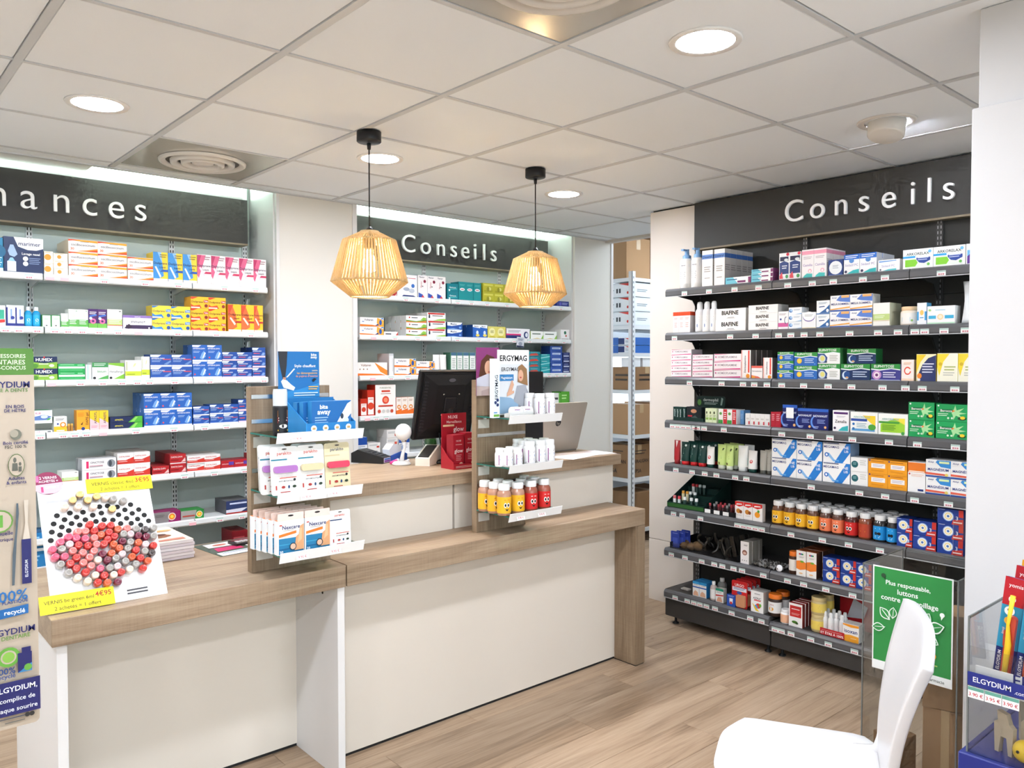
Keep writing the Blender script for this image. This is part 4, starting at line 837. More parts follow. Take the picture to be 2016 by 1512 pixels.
D('redstrip', 'low red and teal box by the monitor', '#c2382c', [('r', .55, .1, .9, .9, '#1f8a86'), ('l', .08, .6, .5, 2, '#f1d0c8', .2)])
D('tealred', 'teal and red box', '#137f8c', [('p', [(.1, .2), (.9, .3), (.7, .7), (.2, .6)], '#c24a3c'), ('l', .2, .86, .8, 1, '#a9dcdc', .1)], side='#0f6874')
D('tealflat', 'teal box with pale wave', '#1899a0', [('p', [(0, .3), (1, .55), (1, .7), (0, .45)], '#8fd6d6'), ('l', .1, .86, .7, 1, '#dff2f0', .1)], side='#0f7c84')
D('blued', 'deep blue box with white panel', '#2a4fa0', [('r', .15, .4, .85, .72, '#cfdcee'), ('l', .2, .58, .8, 2, '#5f7fb8', .12)], side='#1f3f86')
D('navyd', 'narrow navy box with pale stripe', '#22306e', [('r', .1, .2, .9, .42, '#c4cce0'), ('l', .15, .75, .8, 2, '#7a88b8', .12)], side='#1b2656')
D('redpur', 'tall red aroma oil box', '#c8331f', [('r', .1, .05, .9, .72, '#f2ece6'), ('c', .5, .38, .14, '#d8452c'), ('l', .2, .64, .8, 1, '#d8452c', .05)], side='#b52c1a')
D('pures', 'white aroma box with red ring emblem', '#f3efe9', [('t', 'PURESSENTIEL', .5, .9, .7, '#7a8a6a', .05), ('r', .3, .76, .72, .82, '#d8452c'), ('l', .26, .70, .76, 1, '#b0503c', .04), ('c', .5, .5, .13, '#d8452c'), ('c', .5, .5, .08, '#ef8a6a'), ('r', .14, .28, .86, .33, '#c8402c'), ('c', .18, .13, .06, '#c8503c'), ('c', .39, .13, .06, '#cfcbc4'), ('c', .6, .13, .06, '#cfcbc4'), ('c', .8, .13, .06, '#c8503c')], side='#c8331f')
D('orsm', 'small white and orange aroma box', '#f2e9df', [('p', [(0, 0), (1, 0), (1, .34), (0, .22)], '#e8722b'), ('c', .5, .44, .13, '#e08a34'), ('c', .5, .44, .06, '#f2e9df'), ('l', .2, .86, .8, 2, '#b08a6a', .07)], side='#d9662a')
D('whgrn', 'low white and green box beside the laptop', '#eeeee8', [('l', .14, .5, .74, 1, '#4a4a46', .4), ('r', .8, 0, 1, 1, '#5fae3a')])
D('grn', 'bright green box beside the laptop', '#55a82c', [('l', .1, .7, .7, 2, '#bfe69a', .2)], side='#3f8a20')
D('bluewhite', 'white and blue medicine carton', '#eef0f2', [('r', 0, .6, 1, 1, '#2450a4'), ('l', .1, .5, .8, 3, '#9aa8c0', .1), ('p', [(.1, .2), (.3, .5), (.4, .2)], '#8fa8d0')], side='#dfe2e6')
D('whbox', 'plain white carton with grey print', '#eceae6', [('l', .1, .7, .8, 2, '#9aa0a4', .14), ('r', .7, .2, .92, .5, '#c24a3a')], side='#dedcd8')
B = lambda *a, **k: place('b', *a, **k)
B(0, 'redb', [770, 782], 574, d=.08, look='small red and blue box under the nearer lamp'); B(0, 'whitebig', [783, 822], 541, d=.12); B(0, 'whitetall', [823.5, 842, 860, 878], 543.5, d=.06); B(0, 'tealh', [881, 903], 558.5, 2, d=.12)
B(0, 'tealt', [903.5, 918, 933, 948], 556, d=.09); B(0, 'olive', [951, 973, 993, 1013, 1033], 560, 2, d=.1); B(0, 'darkblue', [1096, 1120], 593, d=.1)
B(1, 'volt', [709, 756], 625, 2, d=.06); B(1, 'smallw', [757, 784], 653, d=.06); B(1, 'leafbox', [800, 840], 621.5, 3, 4, d=.06); B(1, 'arte', [841.5, 878], 615.5, 3, 4, d=.06); B(1, 'maal', [881, 911], 634.5, 2, d=.1)
B(1, 'maalt', [931, 945.5, 960], 639.5, 1, 3, d=.07); B(1, 'ylw', [961, 977.5, 996], 643, d=.08); B(1, 'pinknavy', [997, 1043], 647, 1, 2, d=.08); B(1, 'whgr2', [1045, 1070, 1096], 652.5, d=.09); B(1, 'photo', [1104, 1121], 649, d=.06)
B(2, 'voltbig', [698, 763], 713.5, 1, d=.12); B(2, 'silverbox', [766, 775], 696, d=.14, look='tall pale silver box at the back'); B(2, 'volt', [776.5, 819], 706, 2, d=.07, look='white and orange gel box above the monitor'); B(2, 'volt', [820, 856], 711, 2, d=.07, look='white and orange gel box behind the monitor'); B(2, 'creamtube', [857, 870, 883], 698, d=.05); B(2, 'greenedge', [887, 899, 911, 923.5, 936], 694, d=.08); 
B(2, 'tealred', [1040, 1064], 692, 4, d=.1); B(2, 'tealflat', [1065, 1083], 697, 3, d=.1); B(2, 'blued', [1084, 1107.5], 681, 5, d=.1); B(2, 'navyd', [1108.5, 1122], 694, 4, d=.1)
B(3, 'redpur', [709, 722.5], 785, 1, d=.05, look='short red aroma oil box'); B(3, 'redpur', [723, 737], 768, 1, 3, d=.06); B(3, 'pures', [739, 779], 757.5, d=.1); B(3, 'orsm', [780, 791, 803, 815], 782, d=.05); B(3, 'whgrn', [1084, 1104], 774, d=.08); B(3, 'grn', [1104.5, 1121], 771, d=.1)
B(4, 'bluewhite', [702, 722], 861, d=.08); B(4, 'whbox', [724, 748], 872, 2, d=.1); B(4, 'whbox', [761, 783], 846, 3, d=.12, look='white carton stacked by the card terminal'); B(4, 'bluewhite', [785, 806], 858, 1, d=.12, look='white and blue carton behind the scanner')
# card hanging from the rail
c = on_y(1024, 674, YF - .02)
b = MB(); M = Matrix.Translation((c.x, YF - .022, c.z)) @ Matrix.Rotation(.08, 4, 'Y') @ FRONT
b.box(-.035, -.037, 0, .035, .037, .001, pm('#c9cdd4'), M=M); lay(b, [('r', .02, .0, .98, .18, '#26304a'), ('l', .15, .8, .85, 2, '#4a5a78', .12), ('e', .5, .36, .26, .18, '#8f98a8')], .07, .074, lambda x, y, z: tuple(M @ Vector((x, y - .037, z + .001))))
tag(b.obj('shelf_talker'), 'small tilted grey card hanging from the second shelf of the central rack', 'card')
# ------------------------------------------------------------------ dark rack
D('pump', 'white lotion pump bottle with blue band', '#eceae6', [('r', 0, .86, 1, 1, '#4a72b4'), ('t', 'Dexeryl', .5, .93, .5, '#1d2f58', .06), ('l', .3, .55, .7, 4, '#8a8a8a', .1)], shape='pump', cap='#7fa6cf', label='#efedea', name='pump_bottle', cat='bottle')
D('dexbox', 'tall white lotion box with blue band', '#eeeae6', [('r', 0, .76, 1, .88, '#5a82c4'), ('t', 'Dexeryl', .5, .82, .8, '#1d2f58', .07), ('l', .2, .52, .8, 3, '#a5a09a', .06), ('l', .25, .22, .75, 1, '#a5a09a', .05)], sops=[('r', 0, .76, 1, .88, '#3f66a8'), ('l', .1, .55, .9, 3, '#8a8682', .06)], side='#b9b5b0')
D('cicap', 'flat aqua and purple cream box', '#eef2f2', [('p', [(0, 0), (.5, 0), (.3, 1), (0, 1)], '#6fc0d2'), ('l', .05, .62, .46, 1, '#1d5f86', .32), ('r', .48, .18, .8, .46, '#7a2a62'), ('r', .9, .1, 1, .9, '#7a2a62')], side='#7a3a68')
D('navred', 'tall navy white and red syrup box', '#eef0f0', [('r', .08, .7, .92, .86, '#1d2548'), ('p', [(.05, .64), (.5, .7), (.95, .62), (.95, .22), (.05, .22)], '#26407c'), ('c', .85, .94, .06, '#d8324a'), ('e', .7, .74, .2, .05, '#dfe8ea'), ('p', [(.05, .05), (.4, .05), (.3, .3), (.05, .16)], '#d84a55'), ('e', .78, .12, .14, .07, '#4a9a5a'), ('l', .3, .5, .8, 2, '#dfe6f0', .08)])
D('calmp', 'tall white and pink baby syrup box', '#f4f0ee', [('r', 0, .82, 1, .95, '#ef9fb4'), ('l', .15, .72, .85, 2, '#b9aab0', .05), ('t', 'Camilia', .5, .45, .8, '#a98fc0', .1, .01), ('e', .7, .24, .16, .07, '#f0b4c4'), ('e', .7, .23, .09, .04, '#f4f0ee'), ('p', [(.1, 0), (.9, 0), (.9, .14), (.45, .16), (.2, .08)], '#3fb8b4')], sops=[('r', 0, .82, 1, .95, '#d98aa0'), ('l', .1, .6, .9, 3, '#a59aa0', .06)], side='#dcd6d4')
D('roundblue', 'navy box with large white disc', '#27407f', [('c', .5, .5, .42, '#e9ecec'), ('l', .3, .62, .7, 3, '#9aa5b0', .08), ('r', 0, 0, 1, .08, '#4a6ab0')])
D('calmb', 'white and blue baby digestion box', '#f2f2f0', [('r', 0, .74, 1, 1, '#2a68c4'), ('l', .1, .9, .9, 2, '#dfe9f6', .09), ('e', .5, .68, .16, .12, '#5a8fd0'), ('t', 'Sédatif PC', .5, .46, .84, '#a59fc0', .12, .01), ('p', [(.2, .04), (.98, .04), (.98, .24), (.6, .2)], '#35b4b4'), ('c', .14, .14, .07, '#3a3a5a')], side='#cfd3da', top='#2246a8')
D('calms', 'white baby drops box with blue stripe', '#f3f3f1', [('p', [(.05, .8), (.85, .86), (.85, .92), (.05, .9)], '#4a8fd8'), ('t', 'Sédatif PC', .48, .46, .7, '#a59fc0', .2, .01), ('p', [(.2, .04), (.85, .04), (.85, .2), (.5, .18)], '#5fc4c8'), ('c', .12, .16, .08, '#5a5a6a')], side='#e3e3df')
D('arko', 'wide white box with lime and blue panels', '#f5f5f2', [('r', .08, .08, .92, .82, '#eef4ea'), ('t', 'ARKORELAX', .5, .76, .76, '#23263a', .14, .03), ('r', 0, .56, .42, .66, '#35a0dc'), ('p', [(.08, .12), (.42, .12), (.5, .3), (.44, .48), (.08, .48)], '#86cf3a'), ('p', [(.46, .56), (.92, .56), (.92, .4), (.72, .26), (.56, .3), (.46, .46)], '#2f4a9a'), ('l', .5, .52, .86, 2, '#c9d4f0', .09), ('c', .9, .84, .08, '#6fb8e4'), ('c', .86, .2, .07, '#6fc05a')])
D('purplehalf', 'white box with purple corner by the column', '#f3f2f0', [('p', [(.05, .05), (.6, .05), (.6, .7), (.05, .7)], '#5a2f8a'), ('p', [(.05, .4), (.4, .7), (.05, .7)], '#6fb4e0')])
D('redtop', 'slim white box with red-orange top', '#efe8e6', [('r', 0, .82, 1, 1, '#e04a26'), ('l', .2, .7, .8, 2, '#e0a8a0', .06), ('l', .25, .45, .75, 3, '#e0b4ac', .09)], sops=[('r', 0, .82, 1, 1, '#b83a1c')], side='#cfc8c6')
D('avene', 'white thermal spray bottle', '#eceaea', [('r', 0, 0, 1, .10, '#3a6fb8'), ('l', .25, .85, .75, 1, '#8a6a9a', .08), ('l', .25, .7, .75, 3, '#a9b4c4', .06), ('e', .5, .34, .08, .12, '#8f9fc0')], shape='spray', cap='#eef0f0', label='#f1f0ee', name='spray_bottle', cat='bottle')
D('biafine', 'wide white burn cream box with bold black letters', '#f0efec', [('t', 'BIAFINE', .48, .62, .82, '#161616', .36, .085), ('r', .4, .18, .62, .22, '#6a6a6a'), ('l', .36, .12, .66, 1, '#a5a5a0', .06)], side='#cfccc6')
D('pinksm', 'white box with magenta foot', '#f0eeee', [('r', 0, .14, 1, .36, '#d05a98'), ('e', .78, .5, .16, .2, '#2f3a6a'), ('e', .82, .5, .14, .17, '#f0eeee'), ('c', .26, .56, .06, '#3a4a8a'), ('l', .12, .86, .8, 2, '#a59aa5', .06)])
D('swirl', 'white box with blue swirl', '#eef2f4', [('e', .16, .55, .14, .26, '#4a78bc'), ('e', .2, .6, .09, .18, '#a9cbe8'), ('p', [(.5, .04), (1, .04), (1, .2)], '#8fb6dc'), ('l', .4, .7, .9, 2, '#b0bcc8', .12)], side='#dce2e6')
D('domebox', 'white box with violet curved line', '#f1f1ef', [('e', .5, .72, .44, .3, '#7a6aa8'), ('e', .5, .76, .42, .28, '#f4f4f2'), ('l', .2, .82, .8, 2, '#a5a5a8', .07), ('r', 0, 0, 1, .06, '#e4d89a')], side='#e0e0dc')
D('bluewave', 'white box with blue wave and crescent', '#f1f3f2', [('p', [(.2, .08), (1, .08), (1, .7), (.7, .4)], '#2f66a4'), ('e', .84, .26, .1, .12, '#f1f3f2'), ('p', [(.2, .5), (.65, .54), (.6, .6), (.2, .57)], '#24508a'), ('l', .15, .84, .8, 2, '#9fb0bc', .08), ('r', 0, 0, 1, .07, '#3a6fa8')], side='#e2e6e6')
D('mela', 'white blue and orange sleep gummies box', '#f2f0ee', [('p', [(.0, .98), (1, .98), (1, .55), (.5, .62), (.3, .7)], '#5a80cc'), ('p', [(0, .98), (.5, .98), (.3, .70), (.1, .66), (0, .68)], '#f4f4f2'), ('r', .56, .84, .96, .98, '#f2b06a'), ('t', 'Alvityl', .2, .86, .3, '#2a3f8a', .09), ('t', 'MELA SOMMEIL', .5, .46, .9, '#3a3f78', .14, .02), ('p', [(0, .1), (1, .2), (1, .28), (0, .16)], '#f2a83a'), ('r', 0, 0, 1, .09, '#3358a8')], side='#e3e0dc')
D('palegreen', 'cream box with pale green band', '#f4f2ea', [('r', 0, .26, 1, .52, '#bfd484'), ('l', .1, .42, .7, 2, '#e6efcf', .07), ('r', 0, .22, 1, .25, '#d9c8a4')], side='#d9dbbe')
D('wipes', 'rounded white and peach tub with blue label', '#f3e3cf', [('r', .2, .2, .7, .6, '#4fb4d8'), ('l', .26, .5, .64, 2, '#e6f4fa', .12), ('c', .8, .3, .1, '#8fc46a')], shape='pot', cap='#f0cda0', label='#f6f2ea', name='plastic_tub', cat='tub')
D('slimblue', 'slim white bottle with blue shoulder', '#f2f4f4', [('r', 0, .2, .18, .6, '#3f9fd8'), ('r', .8, .2, 1, .6, '#3f9fd8'), ('e', .5, .55, .2, .12, '#f2c86a'), ('r', .3, .3, .7, .34, '#4f9fc8')], side='#5fb0dc')
D('bandbox', 'wide white box with blue band and peach disc', '#f5f5f2', [('r', .05, .3, .32, .48, '#3fb0d8'), ('r', .64, .3, .96, .48, '#3fb0d8'), ('c', .48, .4, .16, '#f6d29a'), ('c', .48, .4, .10, '#f7ead2'), ('r', 0, 0, 1, .1, '#bfe6c8'), ('l', .3, .76, .66, 1, '#8fc8dc', .08), ('e', .1, .78, .05, .06, '#9fd07a')])
D('pouch', 'tall white refill pouch by the column', '#e9eef0', [('e', .65, .5, .16, .1, '#8fc46a'), ('r', .4, .26, .9, .32, '#6fb4dc'), ('e', .8, .44, .1, .08, '#f0b06a')], shape='pouch', name='refill_pouch', cat='pouch')
D('monod', 'slim white box with magenta swoosh', '#f1e9ea', [('p', [(.02, .06), (.98, .06), (.98, .22), (.5, .16), (.02, .10)], '#d23a80'), ('p', [(.02, .9), (.6, .96), (.02, .99)], '#d8508c'), ('t', 'HOMÉOPLASMINE', .5, .6, .7, '#8a7f88', .26, .01), ('r', .05, .5, .09, .7, '#c84a86')], side='#b9aeb2')
D('dermt', 'tall white and pink skin drops box', '#f3ece8', [('r', .72, .2, .88, .98, '#e04a3c'), ('r', 0, 0, .1, 1, '#f0b0a4'), ('u', 'Dermoplasmine', .4, .5, .6, '#2a2a3a', .2), ('e', .72, .08, .2, .08, '#f09a34')], side='#6a645e')
D('derms', 'small white and coral box', '#f1eae6', [('r', 0, .82, 1, 1, '#e0685a'), ('t', 'Dermoplasmine', .5, .58, .84, '#4a4048', .12), ('p', [(0, 0), (.9, 0), (.6, .16), (0, .26)], '#e8705a'), ('e', .2, .1, .16, .1, '#f0a23c')], side='#cfc4be')
def euph(bg, l, tone='#2b62b0'): return [('p', [(0, .72), (.3, .66), (.7, .74), (1, .68), (1, 1), (0, 1)], '#2f8f3e'), ('p', [(0, .66), (.3, .60), (.7, .70), (1, .62), (1, .68), (.7, .75), (.3, .67), (0, .72)], '#eef4f4'), ('t', 'EUPHYTOSE', .45, .86, .78, '#f4f8f2', .16, .03)] + l
D('eupd', 'blue and green calming tablet box with yellow sun', '#2b68b8', euph(0, [('c', .23, .36, .2, '#f2b52c'), ('c', .23, .36, .15, '#f7cf4a'), ('l', .46, .48, .86, 3, '#bcd6f0', .13), ('c', .9, .14, .06, '#4f8fd4')]), side='#204f92')
D('eupn', 'white green and navy night box with moon flower', '#eeeeea', euph(0, [('p', [(0, .06), (.4, .06), (.44, .4), (.3, .64), (0, .66)], '#2f4f86'), ('e', .2, .32, .16, .24, '#c9d4dc'), ('e', .22, .34, .1, .16, '#e0d87a'), ('l', .54, .5, .9, 4, '#b4b4a8', .1), ('c', .4, .12, .05, '#2a2f3a')]), side='#3a7a44')
D('eupm', 'navy and green night box with crescent moon', '#1d3560', euph(0, [('e', .18, .3, .13, .26, '#cfe2ee'), ('e', .22, .33, .11, .22, '#1f4a86'), ('e', .22, .16, .05, .06, '#d8a06a'), ('l', .42, .48, .9, 3, '#b8c8de', .14)]), side='#2f7f42')
D('eupp', 'violet and green stress box with glowing disc', '#3f3f8c', euph(0, [('c', .2, .34, .28, '#c08fc4'), ('c', .2, .34, .18, '#f0dfe6'), ('c', .2, .34, .09, '#7a3f7a'), ('l', .42, .46, .85, 3, '#e0dff0', .13), ('r', 0, 0, 1, .06, '#b9c4e0')]), side='#6f6fa8')
D('cbox', 'white and peach vitamin box with red ring', '#f5ebe2', [('e', .5, .48, .28, .19, '#e0503a'), ('e', .5, .48, .19, .13, '#f5ebe2'), ('r', .62, .46, .9, .56, '#f5ebe2'), ('l', .2, .84, .8, 2, '#f0b48a', .06), ('r', 0, 0, 1, .12, '#f6d8bc')], side='#e8d8cc')
D('yelnav', 'white yellow and navy vitamin box', '#f5ecc0', [('p', [(1, 0), (.08, 0), (.12, .3), (.3, .6), (.6, .85), (1, .96)], '#2a3566'), ('p', [(0, .3), (.2, .7), (.5, .98), (0, .98)], '#f3d033'), ('e', .16, .2, .12, .1, '#f08a2c'), ('l', .3, .62, .9, 4, '#d9dced', .1), ('c', .14, .06, .05, '#e8ecf0')], side='#e6cf5a')
D('yelwh', 'pale box with yellow swoosh', '#f7f4df', [('p', [(0, .5), (.1, .2), (.3, .7), (.6, .98), (0, .98)], '#f2d93a'), ('l', .35, .5, .9, 2, '#a9b46a', .1), ('c', .16, .62, .06, '#d8b42c'), ('l', .3, .3, .85, 2, '#c0c0b4', .08)], side='#efe3a0')
D('nova', 'navy sleep box with light blue crescent', '#1b2466', [('p', [(0, .86), (1, .86), (1, 1), (0, 1)], '#2f5fb8'), ('e', .2, .36, .34, .3, '#5f8fe0'), ('e', .32, .38, .34, .29, '#1b2466'), ('t', 'NOVANUIT', .5, .66, .9, '#e6ecf8', .12, .04), ('l', .3, .46, .8, 3, '#8fa0d8', .07), ('l', .06, .14, .4, 2, '#b9c6ec', .06), ('c', .82, .14, .06, '#e8b070')], side='#2a2f50')
D('zen', 'white tablet box with purple bar', '#f3f1f1', [('r', .06, .82, .94, .92, '#4f2468'), ('t', 'Zenalia', .5, .48, .8, '#2c2c34', .14), ('p', [(.35, .04), (.96, .04), (.96, .3), (.6, .22)], '#35b0b4'), ('c', .14, .16, .06, '#3a2a4a'), ('l', .25, .72, .8, 2, '#b9b4bc', .05)], side='#d9d5d9')
D('arky', 'white box with yellow and blue herbal panel', '#f4f4ee', [('p', [(.45, .84), (.92, .84), (.92, .35), (.75, .5)], '#f2cf33'), ('r', .02, .56, .62, .68, '#2f4f9c'), ('t', 'ARKORELAX', .42, .76, .66, '#8fb8b0', .1), ('p', [(.05, .1), (.9, .1), (.9, .22), (.05, .2)], '#5f9fd0'), ('e', .8, .3, .14, .14, '#4f9f3a'), ('c', .12, .42, .06, '#2f6fb0'), ('c', .12, .2, .06, '#2f6fb0'), ('l', .24, .44, .6, 3, '#9ab4c0', .08)])
D('arkg', 'white box with lime herbal panel', '#f4f5ee', [('p', [(.08, .12), (.9, .12), (.9, .8), (.6, .8), (.08, .5)], '#9fd33a'), ('p', [(.5, .8), (.9, .8), (.9, .5)], '#f0e04a'), ('r', .02, .54, .72, .64, '#4a9a3a'), ('t', 'ARKORELAX', .42, .74, .66, '#8fb8b0', .1), ('c', .84, .1, .08, '#4a9f4a'), ('l', .14, .44, .6, 4, '#5f9a2a', .07)])
D('bero', 'green energy vitamin box with sunburst', '#1ea35a', [('p', [(.5, .5), (.56, .66), (.62, .95), (.66, .66), (.9, .8), (.74, .56), (.98, .5), (.74, .42), (.86, .2), (.64, .36), (.56, .1), (.54, .36)], '#a9e0a0'), ('p', [(.06, .62), (.16, .70), (.5, .70), (.6, .62), (.5, .54), (.16, .54)], '#0e6a3c'), ('t', 'Berocca', .33, .62, .42, '#f3f8f0', .14), ('p', [(.52, .54), (.62, .62), (.54, .68)], '#ef7f2c'), ('e', .84, .2, .14, .1, '#1c4a2c'), ('e', .86, .24, .08, .09, '#f0d033'), ('c', .4, .2, .06, '#cfe8cf'), ('c', .52, .2, .06, '#cfe8cf'), ('l', .06, .42, .4, 2, '#bfe6c4', .1), ('c', .08, .9, .05, '#e6f4ea')], side='#15783f')
D('gtube', 'dark green cream tube with red cap', '#123832', [('u', 'dermophil', .2, .55, .5, '#dfe8e4', .2), ('l', .4, .7, .8, 4, '#a9c0b8', .07), ('c', .6, .85, .05, '#dfe8e4')], shape='tube', cap='#d0262a', name='cream_tube', cat='tube')
D('rtube', 'red and dark green cream tube', '#a8242a', [('r', .0, .2, 1, .62, '#153832'), ('p', [(.3, .98), (.7, .98), (.5, .7)], '#f0e0dc')], shape='tube', cap='#8f1f22', name='cream_tube', cat='tube')
D('wtube', 'small white cream tube', '#eceae6', [('l', .2, .8, .8, 6, '#8a8f8a', .09), ('c', .5, .5, .08, '#c84a4a')], shape='tube', cap='#16463e', name='cream_tube', cat='tube')
D('ltube', 'pale green hand cream tube', '#c6dc86', [('l', .15, .75, .6, 5, '#5f8a3a', .08), ('e', .75, .8, .12, .06, '#3f4a24'), ('e', .3, .24, .2, .05, '#5a4a2a')], shape='tube', cap='#d6dcc8', name='cream_tube', cat='tube')
D('ttube', 'white and teal cream tube', '#e9ebe6', [('r', 0, .24, 1, .52, '#3f9f9c'), ('l', .2, .82, .8, 3, '#9aa8a4', .06)], shape='tube', cap='#dfe3e0', name='cream_tube', cat='tube')
D('greytube', 'grey cream tube', '#a9a69c', [('l', .2, .7, .8, 4, '#6a6860', .08)], shape='tube', cap='#5a5a54', name='cream_tube', cat='tube')
D('mega', 'white magnesium box with blue diagonal', '#f2f2f0', [('p', [(.42, 0), (.72, .0), (1, .55), (1, 1), (.86, 1)], '#2a7fd0'), ('p', [(.1, .44), (.22, .48), (.46, .1), (.4, .04)], '#8fc0ea'), ('t', 'MEGAMAG', .31, .78, .56, '#2a3a7a', .14, .03), ('t', 'ONE', .80, .78, .3, '#f3f7fb', .14, .03), ('t', 'LIB', .86, .60, .2, '#f3f7fb', .12, .03), ('c', .14, .38, .11, '#2a6fc0'), ('e', .14, .38, .04, .06, '#eef4fa'), ('r', .03, .94, .6, .98, '#2a3a6a'), ('p', [(.3, .12), (.6, .06), (.6, .16)], '#5fa8e4')], side='#8fa8c8')
D('tealdisc', 'white box with dark teal disc', '#f1f1ee', [('c', .24, .5, .25, '#1f5f66'), ('l', .14, .58, .34, 2, '#8fc0c0', .1), ('l', .55, .76, .9, 3, '#cfcfc8', .14)], side='#dddcd8')
D('orangeb', 'orange vitamin box with white panel', '#f0a024', [('r', .16, .4, .88, .72, '#f3efe9'), ('l', .24, .6, .8, 2, '#b9b0c8', .1), ('l', .16, .86, .8, 1, '#b86a1c', .1), ('c', .08, .92, .06, '#3a3f8a'), ('l', .16, .2, .8, 1, '#d98a1c', .1)], side='#d88a1c')
D('orwh', 'tall orange and white supplement box', '#f2f1ef', [('r', 0, .66, 1, .98, '#ee7f2c'), ('r', .06, .67, .94, .71, '#f6e0cc'), ('r', .58, .05, .9, .12, '#2a3f7a'), ('l', .2, .58, .9, 2, '#f0c8b4', .05), ('c', .1, .6, .03, '#d84a3a')], side='#d9d6d2')
D('magn', 'white and blue magnesium vitamin box', '#f3f2f0', [('p', [(.3, .98), (1, .98), (1, .55), (.6, .6)], '#3a8fd4'), ('p', [(0, .98), (.46, .98), (.34, .76), (0, .72)], '#f5f5f3'), ('r', .54, .8, .94, .92, '#d9eeb4'), ('t', 'Alvityl', .2, .86, .3, '#2a3f8a', .09), ('t', 'MAGNÉSIUM', .5, .44, .84, '#2a3f8a', .16, .03), ('p', [(0, .14), (.8, .12), (.8, .22), (0, .26)], '#e0604a'), ('c', .84, .17, .09, '#e8d06a'), ('r', 0, 0, 1, .09, '#2a4f9c')], side='#dfe0e2')
def face(c2): return [('e', .38, .5, .11, .15, '#f6f4ee'), ('e', .62, .5, .11, .15, '#f6f4ee'), ('e', .39, .5, .065, .09, '#17120f'), ('e', .61, .5, .065, .09, '#17120f'), ('p', [(.38, .3), (.5, .24), (.62, .3), (.58, .2), (.5, .15), (.42, .2)], '#2a1710'), ('l', .3, .8, .7, 1, c2, .1)]
J = dict(shape='jar', name='gummy_jar', cat='jar', cap='#f1f1ef')
D('gumy', 'gummy jar with yellow smiling label', '#6a4632', face('#e08a1c'), label='#f2b72a', **J)
D('gumo', 'gummy jar with salmon label', '#5f3c30', face('#f4d0c0'), label='#ee7f54', **J)
D('gumr', 'gummy jar with red label', '#5a2f2a', face('#f6c8c4'), label='#d62a28', **J)
D('gumb', 'gummy jar with bright blue label', '#33302f', [('e', .38, .45, .13, .11, '#14161a'), ('e', .62, .45, .13, .11, '#14161a'), ('l', .3, .8, .7, 1, '#d6ecf8', .1), ('l', .3, .24, .7, 2, '#bfe2f6', .09)], label='#1f92d6', **J)
D('gumg', 'gummy jar turned round with red side label', '#8a4a30', [('r', .3, .4, .7, .5, '#e8a23a')], label='#b5432c', **J)
D('omega', 'blue and red fish oil box with white ring', '#1f3f92', [('p', [(.55, 0), (1, 0), (1, .4), (.6, .3)], '#c8352c'), ('r', .82, .5, 1, 1, '#c8352c'), ('c', .42, .52, .34, '#9fc0ea'), ('c', .42, .52, .29, '#f2efe4'), ('c', .42, .52, .21, '#f0d24a'), ('c', .42, .52, .17, '#f2efe4'), ('c', .42, .52, .08, '#4a78b8'), ('t', '3', .76, .44, .12, '#dfe8f4', .26), ('r', .62, .12, .96, .2, '#f0d8d0'), ('l', .05, .92, .3, 1, '#cfdcf0', .07)], side='#182f70')
D('pine', 'white lozenge box with red curved top', '#f3efec', [('p', [(0, .78), (.5, .70), (1, .8), (1, 1), (0, 1)], '#d8302c'), ('p', [(.15, .8), (.85, .84), (.8, .9), (.2, .88)], '#f6e9e6'), ('e', .42, .45, .26, .14, '#c8843a'), ('e', .7, .42, .16, .1, '#8a4a24'), ('l', .2, .2, .8, 1, '#cfc8c4', .07)], side='#d9d3cf')
D('orpine', 'white lozenge box with orange fruit', '#f3efec', [('p', [(0, .78), (.5, .70), (1, .8), (1, 1), (0, 1)], '#d8302c'), ('p', [(.15, .8), (.85, .84), (.8, .9), (.2, .88)], '#f6e9e6'), ('e', .5, .38, .28, .17, '#ef9a2c'), ('e', .62, .58, .12, .08, '#4a9a3a')], side='#d9d3cf')
D('bluebag', 'blue paper sachet', '#3448a8', [('r', .2, .2, .8, .6, '#4a60c4'), ('l', .2, .86, .8, 1, '#8f9fe0', .08)], shape='pack', name='paper_sachet', cat='sachet')
D('eyebox', 'white brush box with round picture', '#efeae8', [('e', .5, .5, .3, .12, '#8a5a4a'), ('e', .5, .48, .2, .06, '#d8b4a4'), ('l', .4, .85, .85, 2, '#6a6266', .04), ('c', .25, .15, .02, '#2a2a2a'), ('c', .5, .15, .02, '#2a2a2a'), ('c', .75, .15, .02, '#2a2a2a')], side='#8f8a80')
D('amberjar', 'brown supplement jar with orange lid', '#4a3024', [('r', .1, .5, .9, .9, '#e8722c'), ('l', .2, .36, .8, 3, '#8a8a86', .1)], label='#e9e4dc', shape='glassjar', cap='#ee7a2a', name='supplement_jar', cat='jar')
D('curc', 'tall white and orange supplement box', '#f3efe9', [('p', [(0, .28), (.4, .24), (1, .3), (1, .55), (.5, .62), (0, .58)], '#ee8332'), ('c', .35, .87, .035, '#c83a3a'), ('c', .5, .87, .035, '#3a5fb0'), ('c', .65, .87, .035, '#3a9a4a'), ('e', .6, .58, .2, .04, '#7fae3a'), ('l', .3, .76, .8, 2, '#b4aca4', .03), ('e', .5, .12, .2, .03, '#efc08a')], side='#5a3a2c', top='#a8562c')
D('plaster', 'white and blue plaster box with toes picture', '#f1eeea', [('r', 0, .82, 1, 1, '#3a9ad4'), ('r', 0, .58, 1, .66, '#2a5fb0'), ('p', [(.1, .05), (.9, .05), (.8, .3), (.4, .4), (.15, .24)], '#e2b090'), ('l', .15, .76, .8, 1, '#8a8a9a', .06)], side='#2a7ab8', top='#2f86c4')
